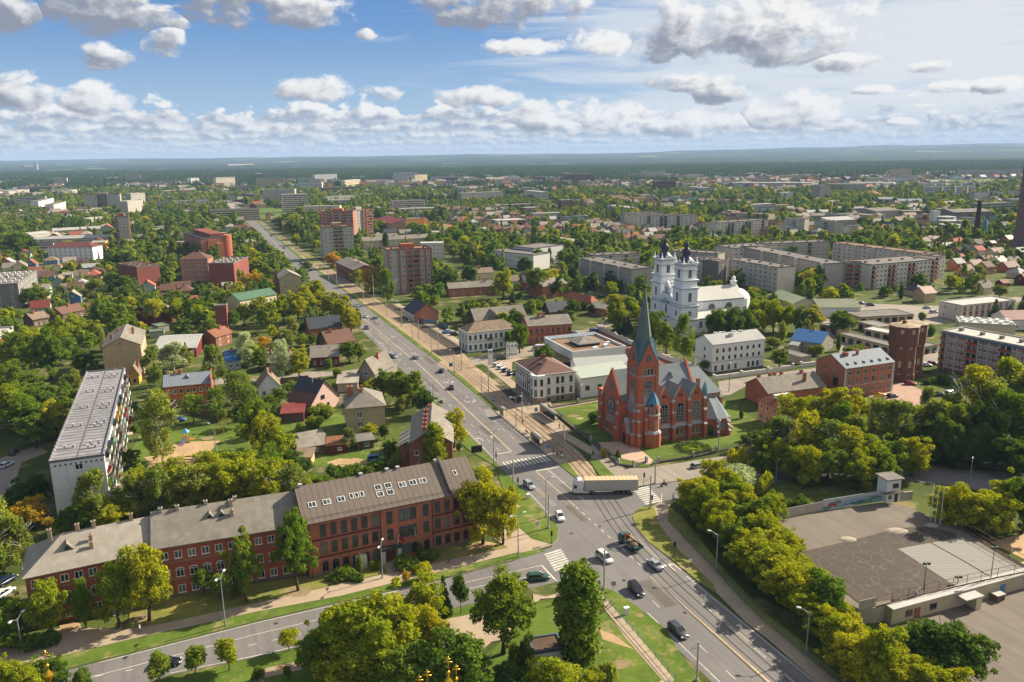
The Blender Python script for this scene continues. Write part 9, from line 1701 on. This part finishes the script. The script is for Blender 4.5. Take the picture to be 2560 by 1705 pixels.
# ------------------------------------------------------------------ trees between the houses: the largest in view one by one, the rest as one growth
rng=np.random.default_rng(8)
Y_=[];
for y0,y1,sp in ((150,320,8.5),(320,650,8.6),(650,1050,9.5),(1050,1750,9.5)):
    for y in np.arange(y0,y1,sp):
        half=y*.68+15;xs=np.arange(-half,half,sp);Y_.append(np.stack([xs+rng.uniform(-.45,.45,len(xs))*sp,y+rng.uniform(-.45,.45,len(xs))*sp,np.zeros(len(xs))],1))
C_=np.concatenate(Y_)[:,:2];
def vnoise(P,s,seed):
    r=np.random.default_rng(seed).uniform(0,1,(64,64));q=P/s;i=np.floor(q).astype(int);f=q-i;f=f*f*(3-2*f);g=lambda a,b:r[(i[:,0]+a)%64,(i[:,1]+b)%64]
    return (g(0,0)*(1-f[:,0])+g(1,0)*f[:,0])*(1-f[:,1])+(g(0,1)*(1-f[:,0])+g(1,1)*f[:,0])*f[:,1]
dn=.6*vnoise(C_,60,1)+.4*vnoise(C_,22,2)
inz=np.zeros(len(C_),bool)
for p in ZP:inz|=inside(C_,p)
near_x=C_[:,1]<330
thr=np.where(inz,.40,np.where(C_[:,1]>1000,.33,np.where(near_x,.41,.40)))
ok=(dn>thr)&free(C_,3.5)&~AVEDGE(C_)
ok&=~((C_[:,1]<215));ok&=~((C_[:,0]>20)&(C_[:,1]<345)&(C_[:,0]<260))
C_=C_[ok];inz=inz[ok]
ht_=np.where(inz,rng.uniform(3.5,9,len(C_)),rng.uniform(7.5,14.5,len(C_)));ht_[rng.uniform(size=len(C_))<.12]*=1.3
wd_=ht_*rng.uniform(.6,.95,len(C_));wd_[inz]*=1.1
keep=np.ones(len(C_),bool);TR=np.array(TREES)
for i,(x,y) in enumerate(C_):
    t=proj((x,y,ht_[i]));b=proj((x,y,0));k=FPX*wd_[i]/2/hypot(y,40);
    if np.any((TR[:,0]-x)**2+(TR[:,1]-y)**2<(TR[:,2]+wd_[i]*.3)**2):keep[i]=False;continue
    for (x0,y0,x1,y1,yd) in CLEAR:
        if y<yd and t[0]+k>x0 and t[0]-k<x1 and t[1]<y1 and b[1]>y0 and rng.uniform()<.93:keep[i]=False;break
DHP=DHP[vnoise(DHP,230,31)*.7+vnoise(DHP,60,32)*.3>.47][:1500]
for q_ in DHP:keep&=(C_[:,0]-q_[0])**2+(C_[:,1]-q_[1]+7)**2>90
C_,ht_,wd_,inz=C_[keep],ht_[keep],wd_[keep],inz[keep]
order=np.argsort(-ht_*wd_/(C_[:,1]**2));print('fill trees',len(C_))
kinds=rng.choice(['B','M','I','C','P','S'],len(C_),p=[.36,.34,.15,.06,.05,.04]);kinds[(kinds=='S')&(C_[:,1]>500)]='B'
cols=np.where(kinds=='I','b',np.where(kinds=='C','c',rng.choice(['g','g','y','d','l','o','b'],len(C_),p=[.30,.22,.135,.20,.06,.005,.08])))
count={'leafy_tree':sum(o.name.startswith('leafy_tree') for o,_,_ in PENDING),'birch_tree':sum(o.name.startswith('birch') for o,_,_ in PENDING)};cap={'leafy_tree':310,'birch_tree':130,'spruce_tree':60,'poplar_tree':60,'garden_shrub':90}
print(count);rest=[]
for i in order:
    k=KIND[kinds[i]][0]
    if count.get(k,0)<cap[k] and C_[i][1]<900:
        count[k]=count.get(k,0)+1;sh=(1,1)
        tree(Vector((C_[i][0],C_[i][1],0)),ht_[i]*(.35 if kinds[i]=='S' else 1),wd_[i]*(.75 if kinds[i]=='I' else .5 if kinds[i] in 'CP' else 1),kinds[i],str(cols[i]))
    else:rest.append(i)
# instancing of the uncountable rest
def proto_collection(name,meshes):
    c=bpy.data.collections.new(name)
    for i,me in enumerate(meshes):o=bpy.data.objects.new('%s_%02d'%(name,i),me);c.objects.link(o)
    return c
def scatter(name,P,scl,idx,col,label,cat):
    me=bpy.data.meshes.new(name);n=len(P);me.vertices.add(n);me.vertices.foreach_set('co',P.astype(np.float32).ravel())
    a=me.attributes.new('scl','FLOAT_VECTOR','POINT');a.data.foreach_set('vector',scl.astype(np.float32).ravel());a=me.attributes.new('idx','INT','POINT');a.data.foreach_set('value',idx.astype(np.int32));a=me.attributes.new('rot','FLOAT_VECTOR','POINT');r=np.zeros((n,3),np.float32);r[:,2]=np.random.default_rng(n).uniform(0,6.28,n) if 'house' not in name else np.radians(20)+np.pi/2*np.random.default_rng(n).integers(0,4,n);a.data.foreach_set('vector',r.ravel())
    o=bpy.data.objects.new(name,me);COL.objects.link(o);ng=bpy.data.node_groups.new(name,'GeometryNodeTree');ng.interface.new_socket('Geometry',in_out='INPUT',socket_type='NodeSocketGeometry');ng.interface.new_socket('Geometry',in_out='OUTPUT',socket_type='NodeSocketGeometry')
    nd,lk=ng.nodes,ng.links;gi,go=nd.new('NodeGroupInput'),nd.new('NodeGroupOutput');ip=nd.new('GeometryNodeInstanceOnPoints');ci=nd.new('GeometryNodeCollectionInfo');ci.inputs[0].default_value=col;ci.inputs[1].default_value=True;ci.inputs[2].default_value=True
    def att(t,nm):q=nd.new('GeometryNodeInputNamedAttribute');q.data_type=t;q.inputs[0].default_value=nm;return q.outputs[0]
    e2r=nd.new('FunctionNodeEulerToRotation');lk.new(att('FLOAT_VECTOR','rot'),e2r.inputs[0])
    lk.new(gi.outputs[0],ip.inputs['Points']);lk.new(ci.outputs[0],ip.inputs['Instance']);ip.inputs['Pick Instance'].default_value=True;lk.new(att('INT','idx'),ip.inputs['Instance Index']);lk.new(e2r.outputs[0],ip.inputs['Rotation']);lk.new(att('FLOAT_VECTOR','scl'),ip.inputs['Scale']);lk.new(ip.outputs[0],go.inputs[0])
    md=o.modifiers.new('scatter','NODES');md.node_group=ng;o['kind']='stuff';o['label']=label;o['category']=cat;return o
def low_crown(seed,n,size,W,z0,z1,mat):return leaf_mesh('far_crown',lobes_round(seed,15,W*1.05,z0,z1,W*.24,W*.46,.85),n,size,seed,0,.5,mat)
PM_=[low_crown(300+i,620,.62,3.4,1.2,10,m_) for i,m_ in enumerate('ggydlgbo')]+[leaf_mesh('far_birch',[((0,0,2.5+k*1.7),(1.3-abs(k-2)*.25,1.3-abs(k-2)*.25,1.2)) for k in range(6)],420,.5,320,.5,0,'b')]+[leaf_mesh('far_spruce',[((0,0,1+k*1.9),(1.9*(1-k/6.3),)*2+(1.1,)) for k in range(6)],420,.5,321+k_,.2,0,'c') for k_ in range(2)]
hp=[]
for i in range(14):
    r_=random.Random(i);L,D,h,rh,kd=[(9,8,3.6,3.2,'gable'),(11,8,3.8,3,'gable'),(10,9,5,2.6,'hip'),(15,9,5.5,2.5,'gable'),(22,11,6.5,.4,'flat')][i%5];a=MB();gable_wall(a,L,D,h,rh,'x') if kd=='gable' else a.box(0,0,0,L,D,h);b=roof_mesh(kd,L,D,h,rh);o_=len(a.v);a.v+=b.v;a.f+=[tuple(k+o_ for k in f) for f in b.f];a.mi+=[1]*len(b.f);a.box(1,-.05,1.2,L-1,0,2.5,2)
    hp.append(a.mesh('far_house',[r_.choice(HW)[0],r_.choice(HR)[0],GLASS]))
hc=proto_collection('far_house',hp);k_=len(DHP);scatter('distant_houses',np.concatenate([DHP,np.zeros((k_,1))],1),np.repeat(np.clip(.8+DHP[:,1:]/2600,1,1.7),3,1),rng.integers(0,14,k_),hc,'hundreds of small far houses with grey, brown and red roofs among the trees','houses')
pc=proto_collection('far_tree',PM_);rest=np.array(rest);mi={'g':0,'y':2,'d':3,'l':4,'b':6,'o':7}
idx=np.array([8 if kinds[i]=='I' else 9 if kinds[i]=='C' else mi.get(cols[i],1) for i in rest]);P=np.concatenate([C_[rest],np.zeros((len(rest),1))],1)
scatter('town_tree_cover',P,np.stack([wd_[rest]/7.2*rng.uniform(.8,1.3,len(rest)),wd_[rest]/7.2,ht_[rest]/10.4],1),idx,pc,'mixed green trees filling the gaps between far houses and blocks','trees')
# mixed wood, then pine wood, from the town edge outwards
Y_=[]
for y0,y1,sp in ((1500,2300,10.5),(2300,3400,12),(3400,4800,14.5)):
    for y in np.arange(y0,y1,sp):half=y*.66+20;xs=np.arange(-half,half,sp);Y_.append(np.stack([xs+rng.uniform(-.5,.5,len(xs))*sp,y+rng.uniform(-.5,.5,len(xs))*sp],1))
W_=np.concatenate(Y_);a=vnoise(W_,340,5);b=vnoise(W_,90,6);ok=(a*.6+b*.4>.42-.25*np.clip((W_[:,1]-2200)/900,0,1))&free(W_,6)&~AVEDGE(W_)
CF=np.array([(o.location.x,o.location.y) for o in FAR])
keep=np.ones(len(W_),bool)
for o in FAR:
    if o.location.y>1300:
        x,y=o.location.x,o.location.y;keep&=~((W_[:,1]<y)&(W_[:,1]>y-160)&(np.abs(W_[:,0]-x-40)<75))
for q_ in DHP[DHP[:,1]>1450]:keep&=(W_[:,0]-q_[0])**2+((W_[:,1]-q_[1]+12)*.6)**2>150
W_=W_[ok&keep];pine=vnoise(W_,500,9)*.7+np.clip((W_[:,1]-1700)/900,0,1)*.55>.5
idx=np.where(pine,rng.choice([9,10,9,3],len(W_)),rng.choice([0,1,2,3,6,8,7],len(W_),p=[.24,.22,.11,.26,.07,.095,.005]));h_=np.where(pine,rng.uniform(13,19,len(W_)),rng.uniform(9,16,len(W_)))
print('wood trees',len(W_));scatter('far_woods',np.concatenate([W_,np.zeros((len(W_),1))],1),np.stack([h_/12*rng.uniform(1,1.7,len(W_)),h_/12*rng.uniform(1,1.6,len(W_)),h_/11*rng.uniform(.75,1.2,len(W_))],1),idx,pc,'dark pine and mixed woods stretching from the town edge towards the hills','woods')
# the land beyond: wooded plain rising to low hills
m,n=newmat('wooded_hills');co=n.node('ShaderNodeTexCoord',out=3);a=n.noise(co,.0014,5,.6);b=n.noise(co,.011,4,.65);c=n.noise(co,.05,3,.6)
col=n.mix(n.ramp(b,.38,.62),lin('#1f2f1e'),lin('#2b3b26'));col=n.mix(n.ramp(n.m('ADD',a,n.m('MULTIPLY',b,.16)),.69,.73),col,lin('#7c8a5c'));col=n.mix(n.m('MULTIPLY',n.ramp(c,.4,.7),.5),col,lin('#1f2d1b'))
HILL=finish(m,n,col,.95,0,.05,c,1.0,6.0)
xs=np.linspace(-11400,11400,300);ys=np.linspace(4600,14300,130);X,Y=np.meshgrid(xs,ys);Q=np.stack([X.ravel(),Y.ravel()],1)
hn=vnoise(Q+9000,2100,11)*.6+vnoise(Q+9000,700,12)*.3+vnoise(Q+9000,260,13)*.12;rise=np.clip((Q[:,1]-6200)/6800,0,1)**1.6
Z=10+rise*(26+62*hn)+np.clip((Q[:,0]-1500)/5200,0,1)*np.clip((Q[:,1]-5600)/4500,0,1)*(70*hn+6)+vnoise(Q+9000,60,14)*7;Z[Q[:,1]<4700]=-1
me=bpy.data.meshes.new('hills');F=[];w=len(xs)
for j in range(len(ys)-1):
    for i in range(w-1):F.append((j*w+i,j*w+i+1,(j+1)*w+i+1,(j+1)*w+i))
me.from_pydata(np.stack([Q[:,0],Q[:,1],Z],1).tolist(),[],F);me.materials.append(HILL);me.polygons.foreach_set('use_smooth',[True]*len(F));struct(inst('hills',me))
# ------------------------------------------------------------------ haze over the whole town
hb=MB();hb.box(-12000,-320,-1.5,12000,14800,240);m=bpy.data.materials.new('haze');m.use_nodes=True;m.node_tree.nodes.clear();n=NT(m.node_tree)
v=n.n.new('ShaderNodeVolumePrincipled');v.inputs['Color'].default_value=(.46,.67,1.0,1);v.inputs['Density'].default_value=5.8e-5;v.inputs['Anisotropy'].default_value=0.0
o=n.n.new('ShaderNodeOutputMaterial');n.l.new(v.outputs[0],o.inputs[1]);struct(hb.build('haze',m),'stuff')
# ------------------------------------------------------------------ settle labels of repeats: look, then the order counted out from a landmark
LAND=[('brick school',(-16,165)),('white panel block',(-82,200)),('road junction',(22,160)),('sports court',(84,150)),('brick church',(45,228)),('white corner building',(10,255)),('car dealership',(16,290)),('white church',(95,372)),('rectory',(82,290)),('brick office',(122,265)),('water tower',(146,275)),('red panel block',(170,262)),('blue roofed house',(130,320)),('tram embankment',(-40,370)),('red and white tower',(-62,470)),('tan tower',(-130,620)),('stadium',(-20,640)),('modern white school',(10,480)),('green roofed school',(-110,400)),('orange house',(-75,285)),('tan gable house',(-105,330)),('pink villa',(-50,270)),('beige hipped house',(-30,255)),('old brick house',(-15,215)),('playground',(-60,225)),('orange brick block',(-175,520)),('dark red block',(-180,450)),('maroon mansard building',(-290,560)),('panel estate',(190,440)),('green balcony block',(100,700)),('works',(310,850)),('thin dark stack',(330,640)),('brick chimney',(450,690)),('oil tanks',(270,760)),('slim tower block',(-300,700)),('grey slab block',(-430,1050)),('modern brick building',(-180,600)),('left edge block',(-250,430)),('cottage row',(240,420))]
PLACES=[(n_,Vector((x,y,0))) for n_,(x,y) in LAND]
ORD=['','second ','third ','fourth ','fifth ','sixth ','seventh ','eighth ','ninth ','tenth ','eleventh ','twelfth ','thirteenth ','fourteenth ','fifteenth ','sixteenth ','seventeenth ','eighteenth ','nineteenth ','twentieth ']
BUCK={}
for o,ph,p in PENDING:
    n_,q=min(PLACES,key=lambda k:(k[1]-p).length)
    BUCK.setdefault((ph,n_),[]).append(((q-p).length,o))
for (ph,n_),L_ in BUCK.items():
    L_.sort(key=lambda k:k[0])
    for i,(d,o) in enumerate(L_):
        if len(L_)==1:o['label']='the only %s near the %s'%(ph,n_)
        elif i<20:o['label']='%s%s counting from the %s'%(ORD[i] or 'first ',ph,n_)
        else:o['label']='%s far out beyond the %s'%(ph,n_);o['group']=ph+' beyond the '+n_
        if len(L_)>2 or 'tree' in o['category']:o['group']=o.get('group') or ('houses of the quarter' if o['category']=='house' else {'leafy_tree':'broad-leaved trees of the town','birch_tree':'birches of the town','spruce_tree':'spruces of the town','garden_shrub':'shrubs in gardens and yards'}.get(o.name.split('.')[0],'trees of the town'))
